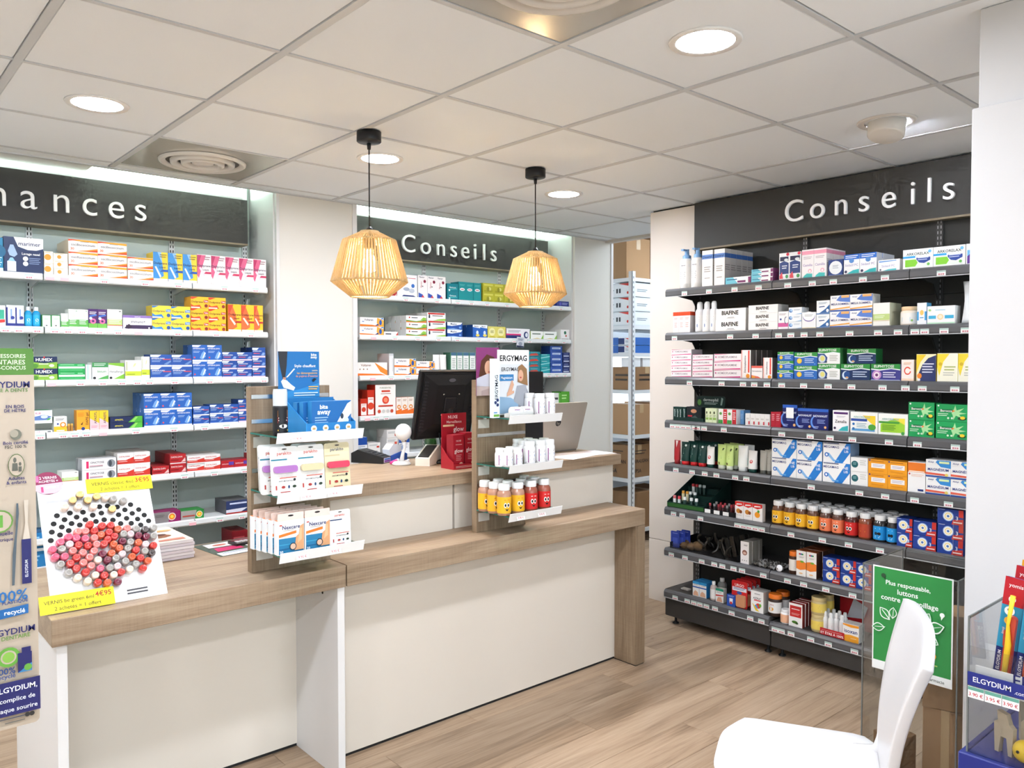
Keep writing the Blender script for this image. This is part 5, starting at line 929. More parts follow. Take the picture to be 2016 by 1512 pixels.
D('clearb', 'clear bottle with white cap', '#c9b9b4', [('l', .2, .8, .8, 4, '#b8a8a8', .12)], label='#eceae6', shape='tall', cap='#f2f2f0', name='plastic_bottle', cat='bottle')
D('greybot', 'grey lotion bottle', '#8a8a86', [('l', .2, .7, .8, 3, '#c4c4be', .1)], label='#77776f', shape='tall', cap='#cfcfcc', name='plastic_bottle', cat='bottle')
D('hang', 'white green and red foot care box', '#efeeea', [('r', 0, .82, 1, 1, '#2f9a7a'), ('p', [(0, .42), (1, .5), (1, .58), (0, .52)], '#c8322c'), ('p', [(.1, .05), (.9, .05), (.7, .4), (.3, .36)], '#d8a488'), ('l', .15, .74, .8, 2, '#8a8a86', .06)], side='#c4c0b8')
D('urgo', 'red hanging plaster pack with clear window', '#c6282a', [('t', 'URGO', .5, .84, .66, '#f6ecea', .1, .03), ('r', .05, .62, .95, .76, '#e6eaf0'), ('l', .12, .72, .88, 2, '#2f4a86', .05), ('e', .5, .56, .16, .06, '#3a58a0')], blister=(.36, .06, .94, .5, '#c98f6a'), shape='pack', name='plaster_pack', cat='plaster pack')
D('navtube', 'small blue and white paste box', '#2a4fa8', [('r', .3, .3, .7, .7, '#e6ecf4'), ('r', .36, .2, .64, .42, '#c83a3a'), ('l', .15, .9, .85, 2, '#9fb8e6', .07)], side='#203f86')
D('azinc', 'white vitamin box with coloured fruit', '#f3f2ef', [('t', 'AZINC', .5, .66, .66, '#2a2a2a', .1), ('r', .25, .54, .8, .59, '#d8343a'), ('e', .6, .32, .2, .12, '#e0483a'), ('e', .42, .24, .14, .12, '#5f9ad0'), ('p', [(.1, .42), (.25, .34), (.7, .06), (.4, .08)], '#f0cf33'), ('e', .76, .36, .1, .08, '#6fae3f'), ('l', .3, .86, .75, 1, '#9a9aa0', .06)], side='#bab6b0')
D('vitbot', 'white vitamin bottle with orange cap', '#3a2a22', [('t', 'AZINC', .5, .74, .5, '#a8343a', .1), ('e', .45, .36, .2, .18, '#e8a84a'), ('l', .3, .6, .7, 1, '#8a8a90', .06)], label='#eeedea', shape='glassjar', cap='#ea7a26', name='supplement_jar', cat='jar')
D('smpot', 'small white pot with peach label', '#efeeec', [('l', .25, .7, .75, 3, '#b85a44', .14)], label='#efb894', shape='pot', cap='#f4f4f2', name='supplement_pot', cat='pot')
D('redwh', 'white and red herbal box with leaf picture', '#f2efec', [('r', .08, .42, .92, .9, '#c62f2e'), ('l', .2, .74, .8, 1, '#f6e4e0', .08), ('l', .2, .56, .8, 2, '#e8a8a2', .05), ('e', .45, .2, .22, .06, '#4a7a2a'), ('e', .6, .16, .12, .04, '#2f4a1c')], side='#8a3a36', top='#a5302e')
D('honey', 'glass jar of pale pastilles with yellow label', '#c9b583', [('l', .2, .7, .8, 2, '#8a7a3a', .2), ('r', .06, .08, .94, .3, '#efe6c8')], label='#ecd063', shape='glassjar', cap='#c9b27a', name='pastille_jar', cat='jar')
D('fizz', 'white effervescent tube with red band', '#f2f2f0', [('r', .1, .5, .9, .78, '#a82a3c'), ('l', .2, .36, .8, 2, '#b4b4b8', .1)], label='#f0eeec', shape='spray', cap='#f4f4f2', name='tablet_tube', cat='tube')
D('isox', 'white and orange effervescent box', '#f3f0ec', [('p', [(0, .98), (1, .98), (1, .86), (.5, .82), (0, .9)], '#ef9a2c'), ('t', 'isoxan', .5, .6, .86, '#27407f', .22, .03), ('p', [(0, 0), (1, 0), (1, .36), (.5, .40), (0, .34)], '#f0a330'), ('l', .5, .2, .85, 1, '#f8dcae', .06)], side='#d9d3cc')
D('cornertag', 'small clear box with white code label', '#cfcbc4', [('r', .1, .1, .9, .8, '#f0efec'), ('l', .2, .66, .8, 3, '#5a5a5a', .2)])
R = lambda *a, **k: place('r', *a, **k)
R(0, 'pump', [1332, 1354, 1375], 489); R(0, 'dexbox', [1381, 1402], 493, 1, 1, d=.05, look='tall white lotion box beside the pump bottles'); R(0, 'dexbox', [1404, 1425], 490, 1, 5, d=.052)
R(0, 'cicap', [1427, 1477], 545, d=.04); R(0, 'cicap', [1477.5, 1520], 529, 3, 1, d=.06, look='flat aqua cream box in stack of three'); R(0, 'navred', [1532, 1552, 1575], 497, d=.05); R(0, 'calmp', [1576.5, 1600, 1625], 490, 1, 3, d=.06)
R(0, 'roundblue', [1628, 1657], 511, d=.03); R(0, 'calmb', [1659, 1690, 1723], 499, 1, 3, d=.06); R(0, 'calms', [1726, 1769], 511, d=.08); R(0, 'arko', [1775, 1834, 1897], 487, d=.06); R(0, 'purplehalf', [1898, 1945], 478, d=.06)
R(1, 'redtop', [1324, 1335, 1346, 1358], 614, d=.07); R(1, 'avene', [1364, 1379, 1394, 1407.5], 593); R(1, 'biafine', [1408, 1467], 607, 2, d=.1); R(1, 'biafine', [1472, 1530], 600, 3, d=.1, look='wide white burn cream box in taller stack'); R(1, 'pinksm', [1531, 1551], 613, d=.05)
R(1, 'swirl', [1551.5, 1577], 605, 3, d=.07); R(1, 'domebox', [1577.5, 1605], 614.5, d=.06); R(1, 'bluewave', [1606, 1632], 591.5, 2, d=.07); R(1, 'mela', [1633, 1672, 1716], 580, 2, d=.08); R(1, 'palegreen', [1717, 1750], 596, d=.12); R(1, 'wipes', [1765, 1801], 603)
R(1, 'slimblue', [1804, 1823], 596, d=.05); R(1, 'bandbox', [1824, 1879], 602, d=.06); R(1, 'pouch', [1886, 1940], 551, d=.08)
R(2, 'monod', [1321, 1361], 688, 5, d=.1, look='slim white magenta-edged box in stack of five'); R(2, 'monod', [1363, 1403], 698, 4, d=.1, look='slim white magenta-edged box in stack of four'); R(2, 'monod', [1405, 1459], 696.5, 3, d=.1, look='longer white magenta-edged box in stack of three'); R(2, 'dermt', [1459.5, 1478], 689, 1, 4, d=.05); R(2, 'derms', [1479, 1501], 720, d=.05); R(2, 'dermt', [1502, 1520], 704, 1, 2, d=.04, look='shorter white and pink skin drops box')
R(2, 'eupd', [1530, 1562], 692.5, 3, d=.08, look='small blue and green box with yellow sun'); R(2, 'eupd', [1563, 1609], 693.5, 2, d=.08); R(2, 'eupn', [1610, 1654], 685, 2, d=.08); R(2, 'eupm', [1655, 1713], 716.5, d=.08); R(2, 'eupm', [1667, 1724], 686.5, d=.07, z=SHELF_Z[2] + .0775, inset=.03, look='upper navy and green moon box'); R(2, 'eupp', [1715, 1773], 716.5, d=.08)
R(2, 'cbox', [1774, 1799], 708, d=.06); R(2, 'yelnav', [1804, 1843], 697, d=.06); R(2, 'yelwh', [1845, 1886, 1927], 695, d=.06)
R(3, 'nova', [1541, 1570], 797, d=.05, look='navy sleep box with white price card'); R(3, 'nova', [1571, 1600.5, 1632], 804.5, d=.06); R(3, 'zen', [1640, 1672], 808, d=.06); R(3, 'arky', [1675, 1729], 811.5, d=.06); R(3, 'arkg', [1730, 1789], 815, d=.06); R(3, 'bero', [1790, 1841], 792, 2, d=.08, look='green vitamin box with sunburst in narrower stack'); R(3, 'bero', [1844, 1906], 796, 2, d=.08)
R(4, 'rtube', [1324, 1336], 867); R(4, 'gtube', [1337, 1354, 1370, 1387], 872, 1, 3); R(4, 'wtube', [1388, 1403], 880); R(4, 'ltube', [1409, 1426, 1441], 876, 1, 3); R(4, 'ttube', [1448, 1468], 878, 1, 2); R(4, 'wtube', [1469, 1487], 888, look='small pale cream tube in front row'); R(4, 'greytube', [1494, 1508, 1518], 888, 1, 3)
R(4, 'mega', [1521, 1570, 1620.5], 866, 2, d=.09); R(4, 'mega', [1622, 1676], 872, 2, d=.09, look='white magnesium box beside teal-disc boxes'); R(4, 'tealdisc', [1677, 1711], 901, 2, d=.07); R(4, 'orangeb', [1711.5, 1750, 1789], 907, 2, d=.08); R(4, 'orwh', [1790, 1825], 910, d=.06); R(4, 'magn', [1825.5, 1875, 1925], 908, 2, d=.08)
R(5, 'pine', [1449, 1466, 1483], 989, d=.03); R(5, 'orpine', [1483.5, 1503], 993, d=.03); R(5, 'gumy', [1517, 1540, 1563, 1586, 1610], 992, 1, 3); R(5, 'gumo', [1611, 1636, 1660], 1003, 1, 3); R(5, 'gumr', [1660.5, 1688], 1009, 1, 3); R(5, 'gumg', [1689, 1715], 1012, 1, 3); R(5, 'gumb', [1717, 1745, 1769], 1018, 1, 3)
R(5, 'omega', [1770, 1801], 1021, 2, d=.08, look='narrower blue and red fish oil box'); R(5, 'omega', [1802, 1848], 1027, 2, d=.08); R(5, 'omega', [1850, 1902], 1003, 3, d=.08, look='blue and red fish oil box behind acrylic bin')
R(6, 'eyebox', [1460, 1477], 1067, 1, 4, d=.03); R(6, 'amberjar', [1553, 1571], 1087); R(6, 'curc', [1571.5, 1591, 1611], 1087, 1, 3, d=.06); R(6, 'omega', [1624, 1658], 1099, 2, d=.08, look='fish oil box next to orange supplement boxes'); R(6, 'omega', [1659, 1690, 1721], 1107, 2, d=.08, look='fish oil box behind the acrylic bin edge')
R(7, 'cornertag', [1342, 1357], 1160, d=.03, inset=.06); R(7, 'plaster', [1366, 1379, 1393], 1147, 1, 2, d=.04); R(7, 'clearb', [1398, 1410], 1146); R(7, 'greybot', [1411, 1427], 1140, inset=.08); R(7, 'hang', [1411.5, 1427], 1160, d=.03); R(7, 'urgo', [1444, 1475], 1145, 1, 4, d=.02, pitch=.04); R(7, 'navtube', [1434, 1451], 1172, d=.03, inset=-.003 + .0)
R(7, 'azinc', [1482, 1507], 1165, d=.07); R(7, 'vitbot', [1511, 1536], 1172, 1, 2); R(7, 'smpot', [1537, 1556], 1202, z=.178); R(7, 'redwh', [1557, 1584], 1190, 1, 4, d=.025, z=.178, pitch=.034); R(7, 'honey', [1596, 1624], 1178, 2, 2, z=.178); R(7, 'isox', [1665, 1697], 1231, d=.06, z=.178)
# ------------------------------------------------------------------ goods on the first oak display panel
def item(key, x, y, z, w, h, d, label, group=None, rz=0.0, look=None):
    return make(key, w, h, d, label, group, (x, y, z + .0003), rz)
def xof(u, y): return on_y(u, 720, y).x
z = P1S[0]
D('bugspray', '', '#16171a', [('r', .1, .62, .9, .9, '#e8962a'), ('r', .1, .36, .9, .6, '#b5281e'), ('l', .15, .56, .85, 2, '#f0e0d8', .1), ('e', .5, .24, .3, .08, '#e9e9e6'), ('r', .1, .04, .9, .1, '#e8c02a')], label='#1b1c20', shape='can', name='spray_can', cat='spray can')
item('bugspray', 1.146, 2.452, z, .048, .152, .05, 'black insect repellent spray can with clear cap beside blue display box')
BLU = '#2479b8'
t = thing('counter_display_box', 'blue cardboard tray with tall printed header card on the oak panel shelf', 'display box', (1.30, 2.45, z))
b = MB(); b.box(-.075, -.006, 0, .105, -.003, .036, pm(BLU)); b.box(-.075, -.006, 0, .105, .15, .002, pm(BLU))
F = lambda x, y, q: (x + .015, -.006 - q, y)
lay(b, [('c', .14, .5, .3, '#e6eef4'), ('c', .38, .5, .3, '#e6eef4'), ('c', .62, .5, .3, '#e6eef4'), ('c', .86, .5, .3, '#e6eef4'), ('r', .11, .4, .17, .6, '#c9a060'), ('r', .35, .4, .41, .6, '#c9a060'), ('r', .59, .4, .65, .6, '#c9a060'), ('r', .83, .4, .89, .6, '#c9a060')], .18, .036, F); b.obj('tray_front', t)
for x in (-.078, .105):
    b = MB(); b.prism([(-.006, 0), (.15, 0), (.15, .11), (-.006, .036)], 'x', x, x + .003, pm('#2f8ed0')); b.obj('tray_side', t)
b = MB(); b.box(-.078, .15, 0, .108, .153, .115, pm(BLU)); b.obj('tray_back', t)
b = MB(); hw, hh = .155, .18; b.box(-.1, .1555, .098, .055, .158, .098 + hh, pm('#1f6fae'))
lay(b, [('p', [(0, 0), (1, .12), (1, .38), (.5, .26), (0, .2)], '#2e88c4'), ('p', [(0, 1), (.22, 1), (.2, .72), (.16, .48), (.10, .48), (.03, .74)], '#2b2d33'), ('p', [(.11, .50), (.18, .50), (.17, .40), (.10, .40)], '#c08a6c'), ('p', [(.06, .42), (.12, .30), (.36, .24), (.4, .30), (.30, .36), (.2, .44), (.1, .46)], '#e8e6e2'), ('p', [(.18, .50), (.22, .50), (.4, .66), (.37, .67)], '#f0f0ee'), ('t', 'bite', .86, .94, .14, '#f2f6f8', .06, .05), ('t', 'away', .86, .89, .16, '#f2f6f8', .06, .05), ('t', 'Stylo chauffant', .64, .72, .6, '#f4f6f8', .055, .03), ('t', 'contre', .88, .63, .14, '#e8d8b0', .04), ('t', 'les démangeaisons', .69, .58, .5, '#e4b45a', .045, .02), ('t', 'de piqûres d’insectes', .68, .52, .54, '#e2a48a', .042, .02), ('l', .72, .30, .96, 2, '#e4b45a', .045), ('l', .36, .18, .95, 2, '#cfe2f0', .045), ('p', [(.8, .44), (.84, .40), (.92, .46), (.86, .48)], '#14222e')], hw, hh, lambda x, y, q: (x - .0225, .1555 - q, .098 + y)); b.obj('header_card', t)
D('bite', 'blue insect bite pen box', '#1f66a8', [('t', 'bite', .30, .82, .2, '#f2f6f8', .16, .06), ('t', 'away', .30, .66, .34, '#f2f6f8', .16, .06), ('p', [(.5, .02), (.62, .02), (1, .58), (1, .98), (.9, .9)], '#e4e0da'), ('e', .76, .5, .04, .09, '#2a3a4a'), ('l', .07, .46, .4, 3, '#8fb8dc', .08), ('c', .86, .36, .1, '#cfe0ee'), ('l', .07, .2, .4, 1, '#8fb8dc', .08)], side='#2f86c4', top='#2f86c4')
for k, (dx, nm) in enumerate(((0.012, 'front'), (-.012, 'second'), (-.022, 'rear'))):
    item('bite', 1.314 + dx * 0.6, 2.452 + k * .034, z + .0022, .148, .106 - .003 * k, .030, '%s blue insect bite pen box in the blue tray' % nm, 'insect bite pen boxes in the tray')
z = P1S[1]
def parak(key, look, top, strap, body, band):
    D(key, look, body, [('r', .02, .60, .98, .80, top), ('t', 'parakito', .5, .86, .72, '#c2452c' if body == '#f1f0ec' else '#2a3f5a', .07, .03), ('r', .02, .715, .6, .745, band), ('l', .3, .34, .92, 1, '#c86a5a', .05), ('t', 'ANTI-MOUSTIQUES', .56, .285, .72, '#33353a', .03, .02), ('c', .84, .30, .028, '#22252a'), ('r', .14, .11, .19, .2, '#b5403a'), ('e', .42, .16, .07, .028, '#a5352f'), ('e', .62, .16, .035, .035, '#24406a'), ('e', .82, .16, .07, .028, '#2f3f2c'), ('l', .3, .05, .66, 1, '#b5403a', .04), ('e', .5, .945, .09, .016, '#5c5650')], blister=(.08, .46, .92, .60, strap), shape='pack', name='bracelet_pack', cat='bracelet pack')
parak('pkv', '', '#e9e6ea', '#a86fb4', '#f1f0ec', '#2f7f92'); parak('pkm', '', '#e9e8e6', '#d8c9a0', '#f1f0ec', '#2f7f92'); parak('pkb', '', '#e2d7b4', '#d8405c', '#ded2ab', '#cbbf96')
for key, x, y, lab in (('pkv', 1.152, 2.452, 'front mosquito bracelet pack with violet strap'), ('pkv', 1.132, 2.492, 'second mosquito bracelet pack behind violet one'), ('pkv', 1.150, 2.545, 'rear mosquito bracelet pack in the violet row'), ('pkm', 1.247, 2.452, 'mosquito bracelet pack with multicoloured strap'), ('pkm', 1.252, 2.51, 'rear mosquito bracelet pack with multicoloured strap'), ('pkb', 1.345, 2.452, 'beige mosquito bracelet pack with red strap'), ('pkb', 1.340, 2.515, 'rear beige mosquito bracelet pack')):
    o = item(key, x, y, z, .096, .158, .01, lab + ' on the oak panel', 'mosquito bracelet packs'); o.rotation_euler = (math.radians(-5), 0, 0); o.location.z += .0005
z = P1S[2]
D('nex', 'white and blue plaster box with hanging tab', '#f2f1ee', [('r', .04, .02, .98, .48, '#2a7ca8'), ('r', .04, .14, .98, .18, '#1f5f8c'), ('r', .04, .28, .98, .31, '#3f9ac0'), ('p', [(.04, .52), (.7, .60), (.7, .68), (.04, .60)], '#ee7a2c'), ('t', 'Nexcare', .50, .80, .66, '#2a2f6a', .12, .03), ('r', .06, .86, .16, .89, '#c8342c'), ('l', .2, .70, .6, 1, '#b9b4ae', .05), ('p', [(.62, .10), (.98, .10), (.98, .86), (.84, .80), (.80, .56), (.68, .5)], '#d9a274'), ('p', [(.74, .3), (.9, .4), (.9, .74), (.82, .72)], '#e6b88c'), ('c', .56, .22, .11, '#2f3a44'), ('c', .56, .22, .085, '#d8b49a'), ('t', '30', .12, .09, .14, '#f2f6f8', .08)], side='#e6ebee', top='#ef8a44')
for c in range(2):
    for q in range(5):
        x = 1.168 + c * .096 - q * .006; y = 2.450 + q * .034
        o = thing('plaster_box', '%s %s white and blue plaster box on the lowest oak panel shelf' % (DEPW[q] or 'front', ('left', 'right')[c]), 'plaster box', (x, y, z + .0003), 0, 'plaster boxes on the oak panel')
        if (c, q) == (0, 0):
            pa = carton(DES['nex'], .093, .112, .028).mesh('box')
            b = MB(); b.prism(rrect(-.0465, .112, .0465, .136, .003), 'y', .001, .002, mat('#e9d6cb', .3)); b.prism(disc(0, .127, .010, 14, .003), 'y', .0005, .001, M_SLOT); pb = b.mesh('hanging_tab')
        link('box', pa, o); link('hanging_tab', pb, o)
parak('pkr', '', '#f0eeea', '#eceae6', '#f1f0ec', '#1f3f6a'); DES['pkr'].pop('blister')
o = item('pkr', 1.352, 2.452, z, .082, .122, .01, 'white mosquito refill pack at the end of the plaster boxes', None); o.rotation_euler = (math.radians(-4), 0, 0)
# ------------------------------------------------------------------ goods on the second oak display panel
z = P2S[0]
t = thing('counter_display_box', 'white magnesium display box with seated woman picture and printed header', 'display box', (2.2, 2.52, z))
b = MB(); b.box(-.132, -.03, 0, -.096, -.008, .242, pm('#e3edf3'), c=.001); b.text('ERGYMAG', -.114, .125, .10, pm('#2a2f38'), front(0, -.0305, 0), h=.018, bold=.03, up=True)
lay(b, [('r', .1, .02, .9, .06, '#6fae4a'), ('r', .1, .08, .6, .1, '#4a8fc8'), ('c', .35, .26, .028, '#2a3a6a'), ('c', .65, .30, .028, '#2a3a6a'), ('c', .65, .22, .028, '#2a3a6a')], .036, .242, lambda x, y, q: (x - .114, -.0303 - q, y)); b.obj('side_column', t)
b = MB(); hw, hh = .178, .275; b.box(-.045, .045, .005, -.045 + hw, .048, .005 + hh, pm('#dfe3e6'))
SK, JE, GY, HA = '#d9a98c', '#8fb0cc', '#8f9299', '#9a7550'
lay(b, [('r', 0, .78, 1, 1, '#efefed'), ('t', 'ERGYMAG', .5, .87, .86, '#2a2a2c', .1, .05), ('t', 'ERGYMAG', .40, .70, .56, '#3a3a3e', .075, .03), ('r', .05, .52, .5, .62, '#3f84bc'), ('t', 'Magnésium', .28, .57, .36, '#f2f6f8', .04), ('p', [(.56, .06), (.92, .1), (1, .3), (.9, .42), (.6, .4), (.48, .2)], GY), ('p', [(.04, .02), (.6, .02), (.66, .18), (.4, .26), (.05, .28)], JE), ('p', [(.5, .2), (.6, .44), (.9, .46), (.94, .2), (.8, .1)], '#a4a7ae'), ('p', [(.62, .5), (.64, .74), (.76, .78), (.92, .7), (.95, .44), (.84, .46)], HA), ('e', .72, .6, .085, .09, SK), ('p', [(.64, .64), (.7, .7), (.8, .68), (.8, .72), (.66, .74)], HA), ('p', [(.3, .34), (.44, .54), (.5, .46), (.42, .34)], SK), ('p', [(.28, .28), (.5, .33), (.5, .37), (.28, .34)], SK), ('e', .71, .57, .03, .012, '#b8504c')], hw, hh, lambda x, y, q: (x - .045 + hw / 2, .045 - q, .005 + y)); b.obj('header_card', t)
b = MB(); b.prism([(-.045, 0), (-.010, 0), (-.010, .014), (-.050, .022)], 'x', -.055, .075, pm('#f0f0ee')); b.obj('tray', t)
b = MB(); hw, hh = .125, .205
b.box(-.10, .118, .085, -.10 + hw, .121, .085 + hh, pm('#8a3a74')); lay(b, [('p', [(0, 0), (1, 0), (1, .36), (0, .34)], '#c9b8b4'), ('p', [(.1, .4), (.2, .72), (.45, .86), (.78, .8), (.9, .5), (.8, .35)], '#5a3524'), ('e', .52, .58, .17, .15, SK), ('p', [(.3, .62), (.5, .78), (.72, .7), (.7, .76), (.4, .82)], '#5a3524'), ('p', [(0, .36), (.5, .46), (1, .34), (1, .18), (0, .2)], '#cfd0dc'), ('e', .55, .49, .05, .018, '#b8504c'), ('p', [(.2, .1), (.9, .2), (.8, .0), (.2, 0)], '#b5a09c')], hw, hh, lambda x, y, q: (x - .10 + hw / 2, .118 - q, .085 + y)); b.obj('portrait_card', t)
D('wpot', 'white magnesium tablet pot', '#f0efee', [('p', [(.04, .02), (.34, .02), (.34, .96), (.26, .96), (.26, .1), (.04, .1)], '#8c3f7c'), ('r', .40, .46, .92, .62, '#2f78c0'), ('l', .42, .84, .9, 2, '#6a6a74', .08), ('l', .42, .34, .9, 3, '#b4b4bc', .08)], label='#f3f1f1', shape='pot', cap='#f4f4f3', name='tablet_pot', cat='tablet pot')
for x, lab in ((2.205, 'left'), (2.262, 'right')):
    o = item('wpot', x, 2.485, z + .022, .038, .055, .04, '%s white tablet pot lying on its side in the tray' % lab, 'white tablet pots on the oak panel'); o.rotation_euler = (0, math.radians(90), 0); o.location.x -= .028
for x, y, lab in ((xof(1058, 2.49), 2.468, 'front'), (xof(1078, 2.49), 2.468, 'right-hand'), (xof(1044, 2.53), 2.525, 'rear')):
    item('wpot', x, y, z, .048, .094, .05, '%s white tablet pot beside the magnesium display box' % lab, 'white tablet pots on the oak panel', rz=-.5)
z = P2S[1]
for k, (u, y) in enumerate(((1002, 2.455), (1021, 2.455), (986, 2.485), (1006, 2.50))):
    item('wpot', xof(u, y), y, z, .042, .076, .05, '%s shorter white tablet pot on the middle oak panel shelf' % ('front', 'second front', 'leftmost', 'rear')[k], 'white tablet pots on the oak panel', rz=-.5)
for k, (u, y) in enumerate(((1045, 2.452), (1066, 2.452), (1084, 2.452), (1033, 2.505), (1053, 2.505), (1074, 2.505), (1022, 2.558), (1042, 2.558))):
    item('wpot', xof(u, y), y, z, .050, .098, .05, '%s taller white tablet pot on the middle oak panel shelf' % ('front left', 'front centre', 'front right', 'second-row left', 'second-row centre', 'second-row right', 'rear left', 'rear right')[k], 'white tablet pots on the oak panel', rz=-.5)
z = P2S[2]
for c, (key, u) in enumerate((('gumy', 998), ('gumy', 1025), ('gumr', 1051), ('gumr', 1077))):
    for q in range(3 if c != 2 else 2):
        kk = key + 'c'
        if kk not in DES: DES[kk] = dict(DES[key], base='#b98a72' if key == 'gumy' else '#a05a48')
        item(kk, xof(u, 2.452), 2.452 + q * .0625, z, .060, .128, .06, '%s gummy jar, %s row, with %s label on the lowest oak panel shelf' % (('left', 'right')[c % 2], ('front', 'middle', 'rear')[q], 'yellow' if c < 2 else 'red'), 'gummy jars on the oak panel', rz=-.3)
# ------------------------------------------------------------------ nail polish board
Bx0, Bx1, By, Bt = 0.50, 0.822, 2.600, math.radians(29)
t = thing('polish_display', 'white sloping board crowded with nail polish bottles on the counter corner', 'display stand', ((Bx0 + Bx1) / 2, By, CT))
BM = Matrix.Translation(((Bx0 + Bx1) / 2, By, CT)) @ Matrix.Rotation(-Bt, 4, 'X') @ FRONT      # board plane: x right, y up the slope, z out
BI = BM.inverted(); BW, BH = Bx1 - Bx0, 0.405
def on_board(u, v, lift=0.0):
    o = BI @ Vector((0, 0, CAM_H)); d = (BI.to_3x3() @ ray(u, v)); k = (lift - o.z) / d.z
    return o + d * k
LB = Matrix.Translation((0, 0, 0)) @ Matrix.Rotation(-Bt, 4, 'X') @ FRONT
b = MB(); b.box(-BW / 2, 0.0, -.006, BW / 2, BH, 0.0, mat('#f3f3f3', .4), M=LB)
for (x, y) in [(403, 632), (495, 613), (588, 607), (705, 568), (762, 562), (830, 570), (925, 553), (885, 590), (983, 588), (457, 660), (543, 642), (657, 628), (718, 613), (840, 625), (937, 615), (1022, 627), (380, 690), (507, 687), (605, 660), (680, 672), (738, 660), (800, 662), (897, 650), (975, 655), (438, 712), (565, 697), (855, 687), (930, 685), (1053, 668), (367, 748), (487, 737), (425, 768), (360, 808), (997, 697)]:
    p = on_board(x / 3.6, 840 + y / 3.6); b.poly([(p.x + a, p.y + c, .0006) for a, c in disc(0, 0, .0082, 14)], M_SLOT, M=LB)
b.obj('board', t)
b = MB(); b.prism([(.045, 0), (.21, 0), (.21, .32), (.20, .32)], 'x', -.10, .10, mat('#e6e6e6', .5)); b.obj('easel_back', t)
b = MB(); M = LB @ Matrix.Translation((on_board(94, 952).x, on_board(94, 952).y, .002)); b.prism(disc(0, 0, .040, 28, .037), 'z', 0, .001, pm('#8a1f4c'), M=M)
lay(b, [('p', [(.0, .44), (1, .5), (.94, .2), (.7, .03), (.3, .03), (.06, .2)], '#efb6cc'), ('t', '2 VERNIS', .52, .74, .6, '#f4e6ec', .13, .03), ('t', 'ACHETÉS =', .52, .58, .66, '#f4e6ec', .13, .03), ('t', '1 OFFERT', .58, .30, .56, '#f6f0f2', .12, .02), ('r', .1, .56, .2, .84, '#e0679c'), ('r', .24, .1, .32, .34, '#d83a78')], .08, .074, lambda x, y, q: tuple(M @ Vector((x, y - .037, q + .001)))); b.obj('round_sticker', t)
def yellow(u0, v0, u1, v1, u2, v2, lift, l1, pr, l2):
    P, Q, S = on_board(u0, v0, lift), on_board(u1, v1, lift), on_board(u2, v2, lift)
    ex = (Q - P); w = ex.length; a = math.atan2(ex.y, ex.x); h = (S - P).length
    M = LB @ Matrix.Translation((P.x, P.y, lift)) @ Matrix.Rotation(a, 4, 'Z')
    b = MB(); b.box(0, 0, -.0008, w, h, 0, pm('#f1e31c'), M=M)
    b.text(l1, w * .39, h * .62, w * .66, pm('#2a2412'), M, h=h * .24, z=.0004); b.text(pr, w * .85, h * .70, w * .22, pm('#b8321c'), M, h=h * .34, bold=.03, z=.0004); b.text(l2, w * .5, h * .24, w * .62, pm('#2a2412'), M, h=h * .22, z=.0004)
    return b.obj('price_card', t)
yellow(171.5, 972, 301, 961, 169, 944, .004, 'VERNIS classic 4ml', '3€95', '2 achetés = 1 offert')
yellow(79, 1213, 227.5, 1187.5, 75, 1177, .012, 'VERNIS be green 6ml', '4€95', '2 achetés = 1 offert')
b = MB(); M = LB @ Matrix.Translation((.075, .028, .0006))
for k in range(2): b.poly([(-.03, -.01 * k, 0), (.03, -.01 * k, 0), (.03, -.01 * k + .005, 0), (-.03, -.01 * k + .005, 0)], pm('#4a4a4e'), M=M)
M = LB @ Matrix.Translation((-.085, .345, .0006)); b.poly([(-.055, -.005, 0), (.055, -.005, 0), (.055, .003, 0), (-.055, .003, 0)], pm('#b9b9c4'), M=M); b.obj('small_print', t)
POL = '''570,475,n 518,515,n 625,515,n 690,490,n 752,495,w 808,508,g 880,518,g 462,565,w 557,560,w 665,560,w 800,580,n
640,690,r 727,700,r 790,695,r 838,720,o 905,715,p 968,718,g 1033,725,b 1090,710,g 555,738,p 608,738,p 672,735,r 775,745,r 718,762,o 878,755,g 930,758,s 983,768,m 1038,775,m 1092,770,g
488,778,k 545,785,k 605,788,k 672,785,p 815,775,r 765,797,r 870,808,m 928,812,g 985,815,o 1035,830,s 1092,838,r 430,812,k 497,828,s 560,835,r 625,838,r 688,828,p 740,828,r 808,830,o 850,858,o 910,858,g 968,868,r 1030,878,g 1078,890,b
375,865,k 443,865,g 518,875,p 590,890,p 668,875,p 730,895,m 793,893,o 870,900,s 940,915,o 1000,925,r 1052,945,o 395,920,k 462,915,k 547,925,r 637,920,p 697,942,w 765,942,m 825,930,g 893,952,g 968,970,g 1018,1000,r
433,970,g 500,965,r 593,960,p 650,985,p 715,998,k 780,995,g 837,985,s 923,1005,w 490,1028,g 545,1000,r 610,1025,r 678,1048,w 743,1048,r 810,1045,w 862,1025,r 555,1065,w 625,1090,w 697,1100,r 765,1100,o 840,1095,m'''.split()
PC = {'n': ('#8a6a3e', 'gold-capped'), 'w': ('#e9d8c6', 'cream'), 'g': ('#a8a49e', 'grey'), 'r': ('#d23a34', 'red'), 'o': ('#d8643c', 'orange-red'), 'p': ('#e88a84', 'coral pink'), 'k': ('#e0607e', 'rose pink'), 'm': ('#7a2440', 'burgundy'), 's': ('#d9c4c6', 'pale pink'), 'b': ('#4a4040', 'dark brown')}
pmesh = {}; PR = random.Random(11)
AX = BM.to_3x3()
def nth(i): return ('first', 'second', 'third', 'fourth', 'fifth', 'sixth', 'seventh', 'eighth', 'ninth', 'tenth', 'eleventh', 'twelfth', 'thirteenth', 'fourteenth', 'fifteenth', 'sixteenth', 'seventeenth', 'eighteenth')[i]
pts = []
